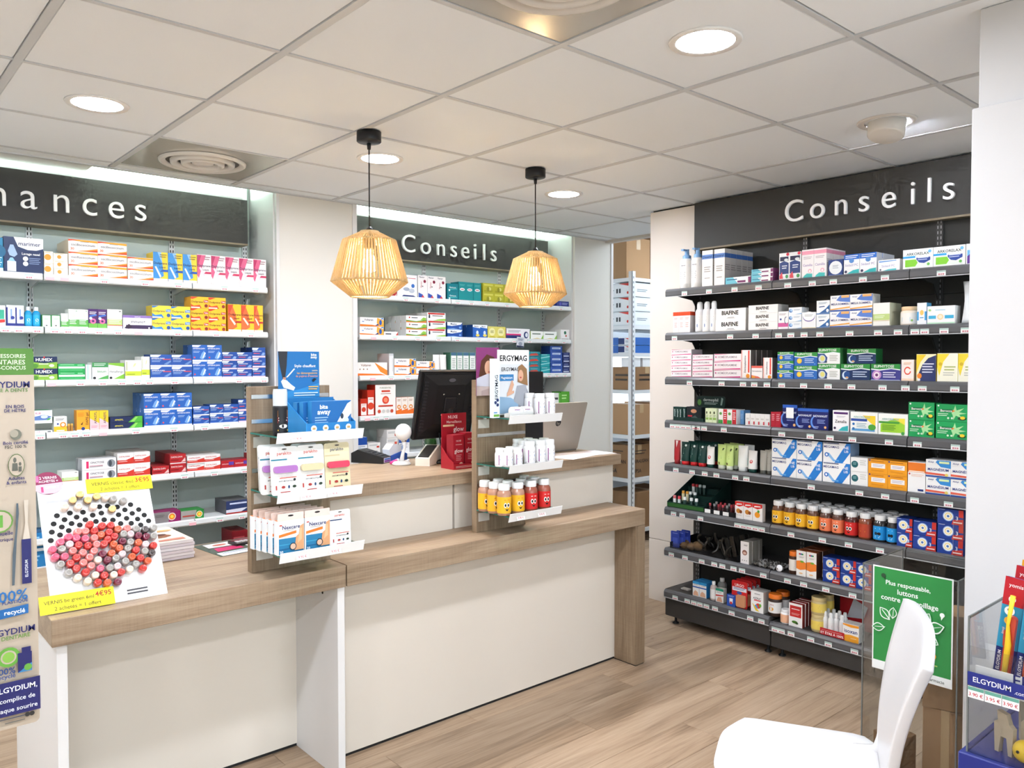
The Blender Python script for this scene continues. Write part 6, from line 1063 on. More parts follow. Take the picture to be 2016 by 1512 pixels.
for s in POL:
    x, y, c = s.split(','); p = on_board(float(x) / 3.6, 840 + float(y) / 3.6, .026); pts.append((p, c, float(x), float(y)))
rowsP = sorted(set(int(q[3] // 62) for q in pts)); rown = {r: i for i, r in enumerate(rowsP)}
for p, c, px, py in pts:
    if c not in pmesh:
        col = PC[c][0]; b = MB(); b.lathe([(.0110, .0), (.0122, .004), (.0122, .016), (.0112, .021)], mat(col, .08, spec=.7, coat=.6), 14, caps=False); m1 = b.mesh('glass_body')
        b = MB(); b.lathe([(.0112, .021), (.0098, .0255), (.0062, .0268), (.0052, .0235), (.0001, .0235)], mat(col if c not in 'n' else '#f0d28a', .05, spec=.8, coat=.8), 14, caps=False); m2 = b.mesh('base_rim'); pmesh[c] = (m1, m2)
    same = [q for q in pts if q[1] == c and int(q[3] // 62) == int(py // 62)]; k = sorted(q[2] for q in same).index(px)
    lab = '%s %s nail polish bottle in %s row down the board' % (nth(k) if len(same) > 1 else 'only', PC[c][1], nth(rown[int(py // 62)]))
    o = thing('nail_polish_bottle', lab, 'nail polish', (0, 0, 0), group='nail polish bottles on the board')
    o.matrix_world = BM @ Matrix.Translation((p.x + PR.uniform(-.0005, .0005), p.y, .0012)); o.rotation_euler.rotate_axis('X', PR.uniform(-.05, .05))
    link('glass_body', pmesh[c][0], o); link('base_rim', pmesh[c][1], o)
# ------------------------------------------------------------------ leaflets and papers on the low counter
for k in range(6):
    b = MB(); b.box(-.105, 0, 0, .105, .285, .0112, pm('#e9e2e4') if k % 2 else pm('#ddd2d8'), c=.0015)
    if k == 5:
        lay(b, [('r', .0, .0, 1, 1, '#f3ddc4'), ('r', .42, .55, .98, .94, '#f6e6d2'), ('e', .5, .42, .3, .12, '#8a5a3a'), ('e', .38, .52, .14, .07, '#d8a878'), ('e', .62, .5, .12, .06, '#5a3a28'), ('p', [(.3, .08), (.9, .08), (.9, .2), (.3, .16)], '#c8806a'), ('r', .22, .86, .5, .90, '#4a4440'), ('e', .78, .74, .16, .06, '#e8a86a')], .21, .285, lambda x, y, q: (x, y, .0113 + q))
    o = b.obj('booklet', None, (.945 + .003 * math.sin(k * 2.1), 3.012 + .003 * math.cos(k * 1.7), CT + .0003 + k * .0118), .02 * math.sin(k * 1.3))
    tag(o, '%s cream booklet in the pile behind the nail polish board' % ('lowest', 'second-lowest', 'third-lowest', 'third-highest', 'second-highest', 'topmost')[k], 'booklet', 'pile of booklets')
b = MB(); b.box(-.14, -.11, 0, .14, .13, .0006, pm('#4d5a4c')); lay(b, [('r', .04, .02, .98, .24, '#eef0f2'), ('l', .1, .16, .9, 1, '#5a6a9a', .08), ('p', [(.1, .32), (.48, .32), (.5, .56), (.14, .58)], '#c02f62'), ('p', [(.1, .64), (.5, .6), (.5, .9), (.12, .92)], '#e4dcd8'), ('r', .56, .3, .98, .92, '#e9e4ea'), ('e', .3, .76, .1, .06, '#c0705a')], .28, .24, lambda x, y, q: (x, y - .11, .0006 + q))
tag(b.obj('flyer', None, (1.255, 3.075, CT + .0004), .10), 'green and pink printed flyer lying beside the booklets', 'flyer')
t = thing('pocket_calculator', 'small dark red calculator lying on the printed flyer', 'calculator', (1.285, 3.115, CT + .0012), .12)
b = MB(); b.box(-.055, -.035, 0, .055, .035, .012, mat('#2b2426', .4), c=.002); b.obj('body', t)
b = MB(); b.box(-.048, .008, .012, .048, .028, .013, mat('#7a2a30', .3)); b.obj('screen', t)
for i in range(5):
    for j in range(2): b = MB(); b.box(-.045 + i * .019, -.028 + j * .016, .012, -.031 + i * .019, -.017 + j * .016, .0145, mat('#c9c4c4', .5)); b.obj('key', t)
# ------------------------------------------------------------------ devices on the raised worktop
WT = 1.026
t = thing('computer_monitor', 'black computer monitor seen from behind on the raised worktop', 'monitor', (2.262, 3.12, WT))
TM = Matrix.Translation((0, 0, .115)) @ Matrix.Rotation(math.radians(13), 4, 'X')
b = MB(); b.box(-.172, -.014, 0, .172, .010, .335, M_BLACK, c=.005, M=TM); b.obj('housing', t)
b = MB(); b.prism([(-.155, .012), (.155, .012), (.155, .322), (-.155, .322)], 'y', -.020, -.014, M_BLACK, M=TM)
vs = [(-.15, -.020, .02), (.15, -.020, .02), (.15, -.020, .315), (-.15, -.020, .315), (-.085, -.038, .08), (.085, -.038, .08), (.085, -.038, .27), (-.085, -.038, .27)]
b.add(vs, [(0, 1, 5, 4), (1, 2, 6, 5), (2, 3, 7, 6), (3, 0, 4, 7), (4, 5, 6, 7)], M_BLACK, M=TM); b.obj('back_cover', t)
b = MB()
for k in range(16): b.box(-.147, -.026 - .0002 * k * 0, .045 + k * .0155, -.098, -.021, .053 + k * .0155, mat('#26262a', .5), M=TM)
b.obj('vent_grille', t); b = MB()
for k in range(16): b.box(.098, -.026, .045 + k * .0155, .147, -.021, .053 + k * .0155, mat('#26262a', .5), M=TM)
b.obj('vent_grille', t)
b = MB(); b.box(-.035, -.046, .14, .035, -.037, .21, mat('#1c1c20', .35), c=.003, M=TM)
for x in (-.045, .045):
    for z in (.125, .225): b.lathe([(.0001, 0), (.004, 0), (.004, .003), (.0001, .003)], M_CHROME, 8, M=TM @ Matrix.Translation((x, -.0385, z)) @ Matrix.Rotation(math.radians(90), 4, 'X'), caps=False)
b.poly([(x, y, 0) for x, y in disc(0, .292, .020, 20, .009)], mat('#5a5a60', .3), M=TM @ front(0, -.0335, 0)); b.obj('mount_plate', t)
b = MB(); b.tube([(0, -.05, .29), (0, -.075, .20), (0, -.03, .06), (0, -.01, .012)], [.022, .024, .026, .03], M_BLACK, 10); b.obj('neck', t)
b = MB(); b.lathe([(.0001, 0), (.10, 0), (.105, .006), (.09, .014), (.0001, .018)], M_BLACK, 24, caps=False); b.obj('base', t)
b = MB(); b.tube([(-.04, -.045, .14), (-.06, -.08, .10), (-.03, -.07, .05), (.02, -.05, .006), (.09, -.02, .004)], .0035, M_BLACK, 6); b.obj('cable', t)
t = thing('computer_monitor', 'narrow black screen standing in front of the open laptop', 'monitor', (2.60, 2.95, WT))
b = MB(); b.prism(rrect(-.17, .075, .17, .43, .008), 'y', -.012, .012, M_BLACK); b.obj('housing', t)
b = MB(); b.box(-.02, .012, .0, .02, .03, .2, M_BLACK); b.obj('neck', t)
b = MB(); b.box(-.09, -.06, 0, .09, .10, .01, M_BLACK, c=.003); b.obj('base', t)
t = thing('laptop', 'silver laptop opened on the raised worktop, lid facing the shop', 'laptop', (2.93, 3.03, WT))
LID = mat('#b3aa9d', .38, .35, key='laptop_lid'); LM = Matrix.Translation((0, 0, .008)) @ Matrix.Rotation(math.radians(17), 4, 'X')
b = MB(); b.prism(rrect(-.178, 0, .178, .268, .010), 'y', -.004, .004, LID, M=LM); b.obj('lid', t)
b = MB(); b.box(-.178, 0, 0, .178, .235, .010, mat('#8e8a85', .4, .3), c=.002); b.obj('keyboard_base', t)
b = MB(); M = LM @ front(-.012, -.0045, .16); b.poly([(x, y, 0) for x, y in disc(0, 0, .019, 24)], M_BLACK, M=M); b.text('hp', 0, -.002, .022, LID, M, z=.0004, bold=.01); b.obj('logo', t)
for k, (x, y, r) in enumerate(((2.90, 2.85, .25), (3.0, 2.87, -.1))):
    b = MB(); b.box(-.148, -.085, 0, .148, .085, .0006, mat('#ece6ea', .6)); tag(b.obj('paper_sheet', None, (x, y, WT + .0003 + .0007 * k), r), ('lower' if k == 0 else 'upper') + ' white paper sheet in front of the laptop', 'paper', 'paper sheets by the laptop')
t = thing('card_terminal', 'black card payment terminal near the edge of the raised worktop', 'card terminal', (1.985, 3.30, WT), .5)
b = MB(); b.prism([(-.085, 0), (.085, 0), (.085, .045), (.05, .062), (-.085, .030)], 'x', -.042, .042, M_BLACK); b.obj('body', t)
b = MB(); b.prism([(.052, .0625), (.083, .0475), (.083, .049), (.052, .064)], 'x', -.032, .032, mat('#d6dbe0', .2)); b.obj('screen', t)
b = MB(); b.box(-.03, -.0865, .004, .03, -.085, .026, pm('#d9d4e4')); lay(b, [('r', .05, .1, .95, .5, '#7a3f9a'), ('r', .05, .55, .95, .9, '#3f7fc0')], .06, .022, lambda x, y, q: (x, -.0866 - q, .004 + y)); b.obj('sticker', t)
for r in range(4):
    for c in range(3): b = MB(); y = -.065 + r * .024; b.box(-.026 + c * .02, y, .0355 + r * .0052, -.014 + c * .02, y + .016, .039 + r * .0052, mat('#3a3a40', .5)); b.obj('key', t)
t = thing('barcode_scanner', 'white ball-headed barcode scanner on a short stem before the monitor', 'scanner', (2.045, 3.13, WT))
W1 = mat('#e9e8e6', .3)
b = MB(); b.lathe([(.0001, 0), (.042, 0), (.045, .006), (.036, .014), (.0001, .018)], W1, 22, caps=False); b.obj('base', t)
b = MB(); b.tube([(0, 0, .014), (.004, -.004, .05), (.012, -.01, .085), (.006, -.01, .115)], [.011, .008, .007, .012], W1, 10); b.obj('stem', t)
b = MB(); b.lathe([(.012, .108), (.014, .114), (.012, .12)], M_CHROME, 12, M=Matrix.Translation((.006, -.01, 0))); b.obj('collar', t)
b = MB(); b.lathe([(.038 * math.sin(math.pi * k / 12) + .0001, .152 - .040 * math.cos(math.pi * k / 12)) for k in range(13)], W1, 22, M=Matrix.Translation((.004, -.01, 0)), caps=False); b.obj('head', t)
t = thing('label_printer', 'small cream wedge-shaped printer with dark slot beside the scanner', 'printer', (2.155, 3.07, WT), .12)
b = MB(); b.prism([(-.08, 0), (.08, 0), (.08, .075), (.06, .085), (-.08, .035)], 'x', -.035, .035, mat('#e4dccf', .4)); b.obj('body', t)
b = MB(); b.prism([(-.07, .0385), (.05, .0815), (.05, .084), (-.07, .041)], 'x', -.026, .026, M_SLOT); b.obj('paper_slot', t)
for o in t.children: o.rotation_euler = (0, 0, math.radians(-62))
t = thing('tape_dispenser', 'blue and white tape dispenser behind the card terminal', 'tape dispenser', (2.10, 3.28, WT), .3)
b = MB(); b.prism([(-.06, 0), (.07, 0), (.07, .03), (.03, .045), (-.05, .03)], 'y', -.025, .025, mat('#2a58b4', .3)); b.obj('base', t)
b = MB(); b.prism([(-.055, .03), (.03, .046), (.03, .075), (-.03, .085), (-.06, .06)], 'y', -.022, .022, mat('#dfe6f2', .3)); b.obj('shell', t)
for x, y, z, c, lab in ((2.05, 3.20, .008, '#d8388a', 'pink highlighter pen lying by the tape dispenser'), (2.09, 3.17, .006, '#e4e0dc', 'white pen lying by the barcode scanner')):
    t = thing('pen', lab, 'pen', (x, y, WT + z), .7); M = Matrix.Rotation(math.radians(90), 4, 'Y')
    b = MB(); b.lathe([(.0001, -.05), (z - .001, -.05), (z - .001, .03), (z * .6, .034)], mat(c, .4), 10, M=M); b.obj('barrel', t)
    b = MB(); b.lathe([(z - .0005, .03), (z - .0005, .06), (.0001, .064)], mat('#efe9ea', .4), 10, M=M); b.obj('cap', t)
t = thing('soap_bottle', 'dark green glass bottle behind the monitor cable', 'bottle', (2.31, 3.27, WT))
b = MB(); b.lathe([(.030, 0), (.034, .006), (.034, .085), (.024, .105), (.013, .115), (.013, .13)], mat('#22451f', .08, spec=.6), 18); b.obj('body', t)
b = MB(); b.lathe([(.016, .128), (.016, .15), (.012, .155)], mat('#c9b98a', .4), 14); b.obj('cap', t)
t = thing('counter_display_box', 'red cream display with two tubes boxes on the raised worktop', 'display box', (2.19, 2.87, WT))
b = MB(); RDX = pm('#a91d2c')
b.box(-.072, -.045, 0, .072, .045, .004, RDX); b.prism([(-.072, 0), (.072, 0), (.072, .024), (.05, .024), (-.05, .024), (-.072, .024)], 'y', -.048, -.045, RDX); lay(b, [('l', .08, .5, .92, 2, '#e6b4b4', .22)], .144, .024, lambda x, y, q: (x, -.048 - q, y)); b.obj('tray', t)
for x in (-.073, .071): b = MB(); b.prism([(-.047, 0), (.047, 0), (.047, .10), (-.01, .05), (-.047, .03)], 'x', x, x + .002, RDX); b.obj('tray_side', t)
b = MB(); b.box(-.07, .046, 0, .07, .049, .245, RDX); lay(b, [('t', 'NUXE', .45, .93, .6, '#f0dcdc', .06, .03), ('t', 'Merveillance', .5, .84, .8, '#e8c8c8', .05), ('r', .05, .755, .5, .79, '#e0c9a0'), ('t', 'glow', .68, .70, .5, '#f4e8e8', .09)], .14, .245, lambda x, y, q: (x, .046 - q, y)); b.obj('header_card', t)
D('nuxe', 'red', '#b01e30', [('t', 'NUXE', .5, .82, .6, '#f0d8d8', .05), ('t', 'glow', .5, .52, .8, '#f4e6e6', .12), ('l', .25, .38, .75, 4, '#d88a90', .05), ('l', .2, .70, .8, 1, '#e8b4b4', .04), ('e', .7, .12, .16, .05, '#e8b8a0')], side='#8f1726', name='cream_box', cat='cream box')
item('nuxe', -.033 + 2.19, 2.838, WT + .004, .060, .148, .05, 'left red cream box in the red counter display', 'red cream boxes'); item('nuxe', .033 + 2.19, 2.838, WT + .004, .060, .154, .05, 'right red cream box in the red counter display', 'red cream boxes')
# ------------------------------------------------------------------ rope pendant lamps
ROPE = wood('jute_rope', '#c0a068', '#e6cf9c', '#f6e8c6', 'z', 6.0, .8)
_nt = ROPE.node_tree; _b = _nt.nodes['Principled BSDF']; _tr = _nt.nodes.new('ShaderNodeBsdfTranslucent'); _mx = _nt.nodes.new('ShaderNodeMixShader'); _mx.inputs[0].default_value = .5
_nt.links.new(_b.inputs['Base Color'].links[0].from_socket, _tr.inputs[0]); _nt.links.new(_b.outputs[0], _mx.inputs[1]); _nt.links.new(_tr.outputs[0], _mx.inputs[2]); _nt.links.new(_mx.outputs[0], [n for n in _nt.nodes if n.type == 'OUTPUT_MATERIAL'][0].inputs[0])
def pendant(label, x, y, dz):
    t = thing('pendant_lamp', label, 'pendant lamp', (x, y, 1.772 + dz), group='rope pendant lamps')
    P = [(.036, .264), (.106, .228), (.152, .060), (.078, .0)]
    b = MB(); n = 62
    for k in range(n):
        a = 2 * math.pi * k / n; j = 1 + .012 * math.sin(k * 7.3); c, s = math.cos(a), math.sin(a)
        b.tube([(P[i][0] * j * c, P[i][0] * j * s, P[i][1]) for i in range(4)], [.0022, .0042, .0058, .0028], ROPE, 5, caps=False)
    b.obj('rope_strands', t)
    for r, z in P:
        b = MB(); b.tube([(r * math.cos(2 * math.pi * k / 40), r * math.sin(2 * math.pi * k / 40), z) for k in range(41)], .0042, ROPE, 6, caps=False); b.obj('ring', t)
    b = MB(); b.lathe([(.0001, .285), (.008, .285), (.022, .262), (.022, .20), (.019, .19), (.0001, .19)], M_BLACK, 16, caps=False); b.obj('lamp_holder', t)
    b = MB(); b.lathe([(.0001, .19), (.013, .188), (.016, .165), (.027, .145), (.030, .125), (.022, .105), (.0001, .096)], emitter('bulb_glow', '#ffdca8', BULB_W), 18, caps=False); b.obj('bulb', t)
    h = CEIL - 1.772 - dz
    b = MB(); b.tube([(0, 0, .28), (0, 0, h - .05)], .0028, M_BLACK, 8); b.obj('cord', t)
    b = MB(); b.lathe([(.0001, h - .075), (.007, h - .075), (.009, h - .05), (.0001, h - .05)], M_BLACK, 12, caps=False); b.lathe([(.0001, h - .046), (.047, h - .046), (.05, h - .043), (.05, h - .004), (.0001, h - .004)], M_BLACK, 28, caps=False); b.obj('ceiling_rose', t)
pendant('woven rope pendant lamp, lit, hanging nearer the camera', 1.722, 2.867, .003)
pendant('woven rope pendant lamp, lit, hanging farther along the counter', 2.667, 2.885, .006)
# ------------------------------------------------------------------ store room seen through the gap
SHW = mat('#dfe3e6', .4, key='store_shelf')
t = thing('storage_shelving', 'white slotted-angle shelving in the store room behind the gap', 'shelving', (5.0, 4.25, 0))
SX, SYY = 1.3, .62; LV = [2.19, 1.80, 1.575, 1.27, .90, .54, .12]
for x, y in ((0, 0), (0, SYY), (SX, 0), (SX, SYY)):
    b = MB(); b.box(x, y, 0, x + .004, y + .04, 2.24, SHW); b.box(x, y, 0, x + .04, y + .004, 2.24, SHW)
    z = .06
    while z < 2.2: b.box(x + .012, y - .0006, z, x + .020, y, z + .018, mat('#6a6f74', .6)); z += .04
    b.obj('post', t)
for z in LV: b = MB(); b.box(0.004, .004, z - .03, SX + .036, SYY + .03, z, SHW); b.obj('shelf', t)
def cartonbox(label, x0, y0, z0, w, d, h, m=M_CARD, printed=None, group=None):
    o = thing('cardboard_box', label, 'cardboard box', (x0 + w / 2, y0, z0 + .0005), group=group)
    b = MB(); b.box(-w / 2, 0, 0, w / 2, d, h, m, c=.002)
    if printed: lay(b, printed, w, h, lambda x, y, q: (x, -q, y)); lay(b, printed, d, h, lambda x, y, q: (-w / 2 - q, d / 2 - x, y))
    b.obj('carton', o)
    b = MB(); b.box(-.025, -.0008, h * .72, .025, d, h + .0006, mat('#b79a72', .3)); b.obj('tape', o)
    return o
C0 = 4.26
cartonbox('tall plain cardboard box on top of the storage shelving', 5.02, 4.33, 2.19, .30, .35, .34); cartonbox('darker cardboard box beside the tall one on storage top', 5.33, 4.33, 2.19, .28, .35, .36, M_CARD2)
TRI = [('r', .04, .1, .96, .9, '#e9edf0'), ('p', [(.5, .98), (.98, .98), (.98, .72)], '#c8352c'), ('r', .42, .3, .48, .62, '#33383e'), ('r', .52, .3, .58, .62, '#33383e'), ('c', .84, .3, .1, '#c8352c'), ('l', .1, .5, .34, 2, '#7a8a94', .12)]
for k in range(3): cartonbox('%s white carton with red corner on the storage shelving' % ('lowest', 'middle', 'highest')[k], 5.02, C0 + .005, 1.80 + k * .118, .55, .3, .114, pm('#dfe6ea'), TRI, 'white cartons with red corners')
BLT = [('r', .0, .0, .5, 1, '#2a62b0'), ('r', .5, .1, .72, .9, '#22356a'), ('p', [(.74, .9), (1, .9), (1, .5)], '#c8352c'), ('l', .76, .5, .96, 2, '#8a96a4', .15)]
for k in range(2): cartonbox('%s flat blue and white carton on the storage shelving' % ('lower', 'upper')[k], 5.02, C0 + .005, 1.575 + k * .066, .55, .3, .062, pm('#e4eaf0'), BLT, 'flat blue and white cartons')
cartonbox('cardboard box with dark print on the fourth storage shelf', 5.01, 4.54, 1.27, .20, .1, .19, M_CARD, [('l', .1, .4, .9, 3, '#4a3a2a', .1)]); cartonbox('cardboard box with handwriting on the fourth storage shelf', 5.04, C0 + .005, 1.27, .34, .25, .19, M_CARD2, [('l', .2, .6, .8, 2, '#3a2f26', .2)])
for k in range(3): b = MB(); b.box(0, 0, 0, .1, .12, .075, pm('#eef1f4'), c=.001); tag(b.obj('white_carton', None, (5.03 + k * .13, C0 + .01, 1.27 + .1912), 0), '%s small white carton on top of the storage boxes' % ('left', 'middle', 'right')[k], 'carton', 'small white storage cartons')
cartonbox('pale cardboard box on the fifth storage shelf', 5.03, C0 + .005, .90, .22, .3, .25); cartonbox('brown cardboard box beside pale one on fifth storage shelf', 5.27, C0 + .005, .90, .3, .3, .26, M_CARD2)
UPP = [('t', 'EFFERALGAN', .5, .5, .8, '#2a1f18', .16, .04), ('t', 'UPSA', .4, .2, .36, '#2a1f18', .14, .04), ('l', .2, .8, .8, 2, '#4a3a2c', .08)]
cartonbox('cardboard box printed with black capitals on the sixth storage shelf', 5.02, 4.30, .54, .28, .3, .27, M_CARD2, UPP); cartonbox('plain cardboard box on the sixth storage shelf', 5.32, C0 + .005, .54, .3, .3, .29)
cartonbox('dark cardboard box on the lowest storage shelf', 5.05, C0 + .01, .12, .5, .3, .30, M_CARD2)
t = thing('tube_light', 'bright tube light behind the storage shelving', 'strip light', (5.6, 4.92, 0))
for z in (2.1, 1.42, 1.1): b = MB(); b.box(-.6, -.012, z, .7, .02, z + .03, emitter('store_glow', '#e6f2ff', STORE_W)); b.obj('tube', t)
t = thing('tube_light', 'tube light on the store room ceiling', 'strip light', (5.6, 3.6, 2.58)); b = MB(); b.box(-.6, -.05, 0, .6, .05, .03, emitter('store_glow', '#e6f2ff', STORE_W)); b.obj('tube', t)
b = MB(); b.box(-.62, -.06, .03, .62, .06, .04, SHW); b.obj('housing', t)
# ------------------------------------------------------------------ clear recycling bin with green poster
t = thing('recycling_bin', 'clear acrylic collection bin with green poster in front of the dark rack', 'bin', (2.645, 1.026, 0))
X0, X1, Y0, Y1, ZT = 2.50, 2.79, .885, 1.165, .866
def panel(nm, *a): b = MB(); b.box(*a, M_ACRYL); return child(b, nm, t)
panel('front_wall', X0, Y0, .01, X0 + .004, Y1, ZT); panel('back_wall', X1 - .004, Y0, .01, X1, Y1, ZT); panel('side_wall', X0 + .004, Y0, .01, X1 - .004, Y0 + .004, ZT); panel('side_wall', X0 + .004, Y1 - .004, .01, X1 - .004, Y1, ZT)
panel('back_plate', X1 - .004, Y0, ZT, X1, Y0 + .12, ZT + .135)
EDG = mat('#6d716f', .2, key='acrylic_edge')
b = MB(); e = .0035
for x in (X0, X1):
    for y in (Y0, Y1): b.box(x - e / 2, y - e / 2, .01, x + e / 2, y + e / 2, ZT, EDG)
for x in (X0, X1): b.box(x - e / 2, Y0, ZT - e, x + e / 2, Y1, ZT, EDG)
for y in (Y0, Y1): b.box(X0, y - e / 2, ZT - e, X1, y + e / 2, ZT, EDG)
child(b, 'polished_edges', t)
b = MB(); b.box(X0, Y0, 0, X1, Y1, .012, mat('#c9c9c7', .4)); child(b, 'floor_plate', t)
GRN = '#2f8a44'; pw, phh = .228, .318; M = Matrix.Translation((X0 - .0015, 1.015, .545)) @ Matrix.Rotation(-math.pi / 2, 4, 'Z')
b = MB(); b.box(-pw / 2 - .004, -.001, -.004, pw / 2 + .004, 0.0005, phh + .004, pm('#eceeec'), M=M)
leaf = lambda cx, cy, L, wd, a: [(cx + L * math.cos(a) * k - wd * s * math.sin(a) * math.sin(math.pi * k) * .9, cy + (L * math.sin(a) * k + wd * s * math.cos(a) * math.sin(math.pi * k)) * .72) for s, ks in ((1, [i / 8 for i in range(9)]), (-1, [1 - i / 8 for i in range(1, 8)])) for k in ks]
ops = [('r', .0, .075, 1, 1, GRN), ('r', 0, 0, 1, .075, '#e9ecea'), ('t', 'Plus responsable,', .45, .865, .58, '#eef6ee', .05, .04), ('t', 'luttons', .45, .79, .28, '#eef6ee', .05, .04), ('t', 'contre le gaspillage', .47, .715, .80, '#eef6ee', .05, .04), ('c', .13, .925, .022, '#2b4a32'), ('p', [(.11, .93), (.15, .92), (.16, .88)], '#2b4a32'), ('c', .89, .66, .022, '#eef6ee'), ('p', [(.87, .66), (.91, .65), (.88, .61)], '#eef6ee')]
for cx, cy, L, wd, a in ((.22, .50, .20, .07, 2.3), (.26, .52, .16, .06, 1.5), (.16, .42, .18, .06, 3.3), (.70, .50, .24, .08, .35), (.66, .54, .18, .07, 1.1), (.70, .44, .18, .06, -.5)):
    ops += [('p', leaf(cx, cy, L, wd, a), '#e6f2e6'), ('p', leaf(cx + L * .08 * math.cos(a), cy + L * .06 * math.sin(a), L * .84, wd * .78, a), GRN), ('p', [(cx, cy), (cx + L * .8 * math.cos(a), cy + L * .58 * math.sin(a)), (cx + L * .8 * math.cos(a) + .008, cy + L * .58 * math.sin(a) + .006), (cx + .01, cy + .008)], '#e6f2e6')]
ops += [('t', 'p', .79, .28, .09, '#e8962c', .12, .06), ('l', .4, .17, .85, 2, '#a9c86a', .03), ('c', .58, .04, .016, '#4a6a52'), ('c', .64, .04, .016, '#4a6a52'), ('t', 'Pharmacie', .82, .04, .26, '#3a4a40', .03)]
lay(b, ops, pw, phh, lambda x, y, q: tuple(M @ Vector((x, -.0012 - q, y)))); child(b, 'poster', t)
for k, (x, y, z, w, d, h, r, lab) in enumerate(((2.68, .965, .02, .12, .13, .40, .1, 'tall folded brown carton inside the clear bin'), (2.58, 1.095, .02, .09, .09, .30, -.2, 'short brown carton inside the clear bin'), (2.68, .985, .422, .13, .12, .30, .35, 'tilted brown carton on top inside the clear bin'))):
    b = MB(); b.box(-w / 2, -d / 2, 0, w / 2, d / 2, h, (M_CARD, M_CARD2, M_CARD)[k], c=.002); b.box(-w / 2 - .0005, -.012, h * .3, w / 2 + .0005, .012, h + .0006, mat('#c2a57c', .4)); o = b.obj('discarded_carton', None, (x, y, z), r); tag(o, lab, 'carton', 'cartons in the clear bin')
# ------------------------------------------------------------------ white moulded chair
t = thing('plastic_chair', 'white moulded plastic chair with flared backrest near the clear bin', 'chair', (1.934, 1.070, 0), math.radians(28))
CHW = mat('#d9d8d8', .32, key='chair_plastic')
def shell(name, nu, nv, f, th, parent):
    """Curved plate: F(u, v) gives a point and its outward normal side is thickened by TH."""
    P = [[Vector(f(-1 + 2 * i / nu, j / nv)) for i in range(nu + 1)] for j in range(nv + 1)]
    N = [[None] * (nu + 1) for _ in range(nv + 1)]
    for j in range(nv + 1):
        for i in range(nu + 1):
            a = P[j][min(i + 1, nu)] - P[j][max(i - 1, 0)]; c = P[min(j + 1, nv)][i] - P[max(j - 1, 0)][i]; N[j][i] = a.cross(c).normalized()
    vs = [tuple(P[j][i]) for j in range(nv + 1) for i in range(nu + 1)] + [tuple(P[j][i] - N[j][i] * th) for j in range(nv + 1) for i in range(nu + 1)]
    o = (nu + 1) * (nv + 1); ix = lambda i, j: j * (nu + 1) + i; fs = []
    for j in range(nv):
        for i in range(nu):
            q = (ix(i, j), ix(i + 1, j), ix(i + 1, j + 1), ix(i, j + 1)); fs.append(q); fs.append(tuple(o + k for k in q[::-1]))
    rim = [ix(i, 0) for i in range(nu)] + [ix(nu, j) for j in range(nv)] + [ix(i, nv) for i in range(nu, 0, -1)] + [ix(0, j) for j in range(nv, 0, -1)]
    for k in range(len(rim)): a, c = rim[k], rim[(k + 1) % len(rim)]; fs.append((c, a, o + a, o + c))
    b = MB(); b.add(vs, fs, CHW, True); ob = b.obj(name, parent)
    bv = ob.modifiers.new('soft_edges', 'BEVEL'); bv.width = .004; bv.segments = 2; bv.limit_method = 'ANGLE'; bv.angle_limit = math.radians(50)
    return ob
def seat(u, v):
    n = 2.6; y = -.20 + .41 * v; w = .205 * (1 - max(0, (v - .78) / .22) ** 3 * .35) * (1 - max(0, (.12 - v) / .12) ** 2 * .25)
    return (u * w, y - .015 * (abs(u) ** 4) * (v > .9), .46 - .012 * (1 - u * u) * math.sin(math.pi * min(1, v * 1.1)) - .02 * max(0, v - .8) ** 2 * 25 * .4)
def back(u, v):
    w = .125 + .09 * v ** .8; top = .055 * v * max(0.0, u) ** 3 + .012 * v * max(0.0, -u) ** 8
    y = -.198 - .022 * v - .068 * v * v + .022 * u * u * v
    return (-u * w, y, .46 + .405 * v - top * .9 + .0 * u)
shell('seat', 14, 14, seat, .012, t); shell('backrest', 14, 16, back, .026, t)
for s in (-1, 1):
    b = MB(); b.tube([(s * .14, -.14, .448), (s * .135, -.185, .448), (s * .12, -.207, .464), (s * .122, -.215, .52)], [.012, .017, .020, .014], CHW, 10); b.obj('back_bracket', t)
    for y0, y1 in ((.13, .19), (-.13, -.22)):
        b = MB(); b.tube([(s * .15, y0, .438), (s * .19, y1, .0)], [.017, .012], CHW, 12); b.obj('leg', t)
# ------------------------------------------------------------------ toothbrush display in front of the column
t = thing('toothbrush_display', 'navy and clear counter display of toothbrushes before the white column', 'display stand', (1.90, .45, 0))
AX0, AX1, AY0, AY1 = 1.752, 2.05, .27, .600
b = MB(); b.box(AX0 + .01, AY0, 0, AX1, AY1 - .01, .60, mat('#d9d8d6', .5), c=.003); child(b, 'pedestal', t)
b = MB(); b.box(AX0 - .012, AY0, .60, AX1, AY1 + .012, .712, mat('#1d2a7a', .35), c=.002); M = Matrix.Translation((AX0 - .0125, .45, .66)) @ Matrix.Rotation(-math.pi / 2, 4, 'Z') @ FRONT; b.text('ELGYDIUM', 0, 0, .26, pm('#f0f2f8'), M, bold=.02); child(b, 'base_box', t)
def pan(nm, *a): b = MB(); b.box(*a, M_ACRYL); return child(b, nm, t)
pan('front_pane', AX0, AY0, .712, AX0 + .003, AY1, .93); pan('side_pane', AX0 + .003, AY1 - .003, .712, AX1, AY1, .99); pan('back_pane', AX1 - .003, AY0, .712, AX1, AY1, 1.0)
b = MB()
b.box(AX0 - .001, AY1 - .002, .712, AX0 + .003, AY1 + .001, .99, EDG); b.prism([(AX0, .985), (AX1, .985), (AX1, .99), (AX0, .99)], 'y', AY1 - .002, AY1 + .001, EDG); child(b, 'polished_edges', t)
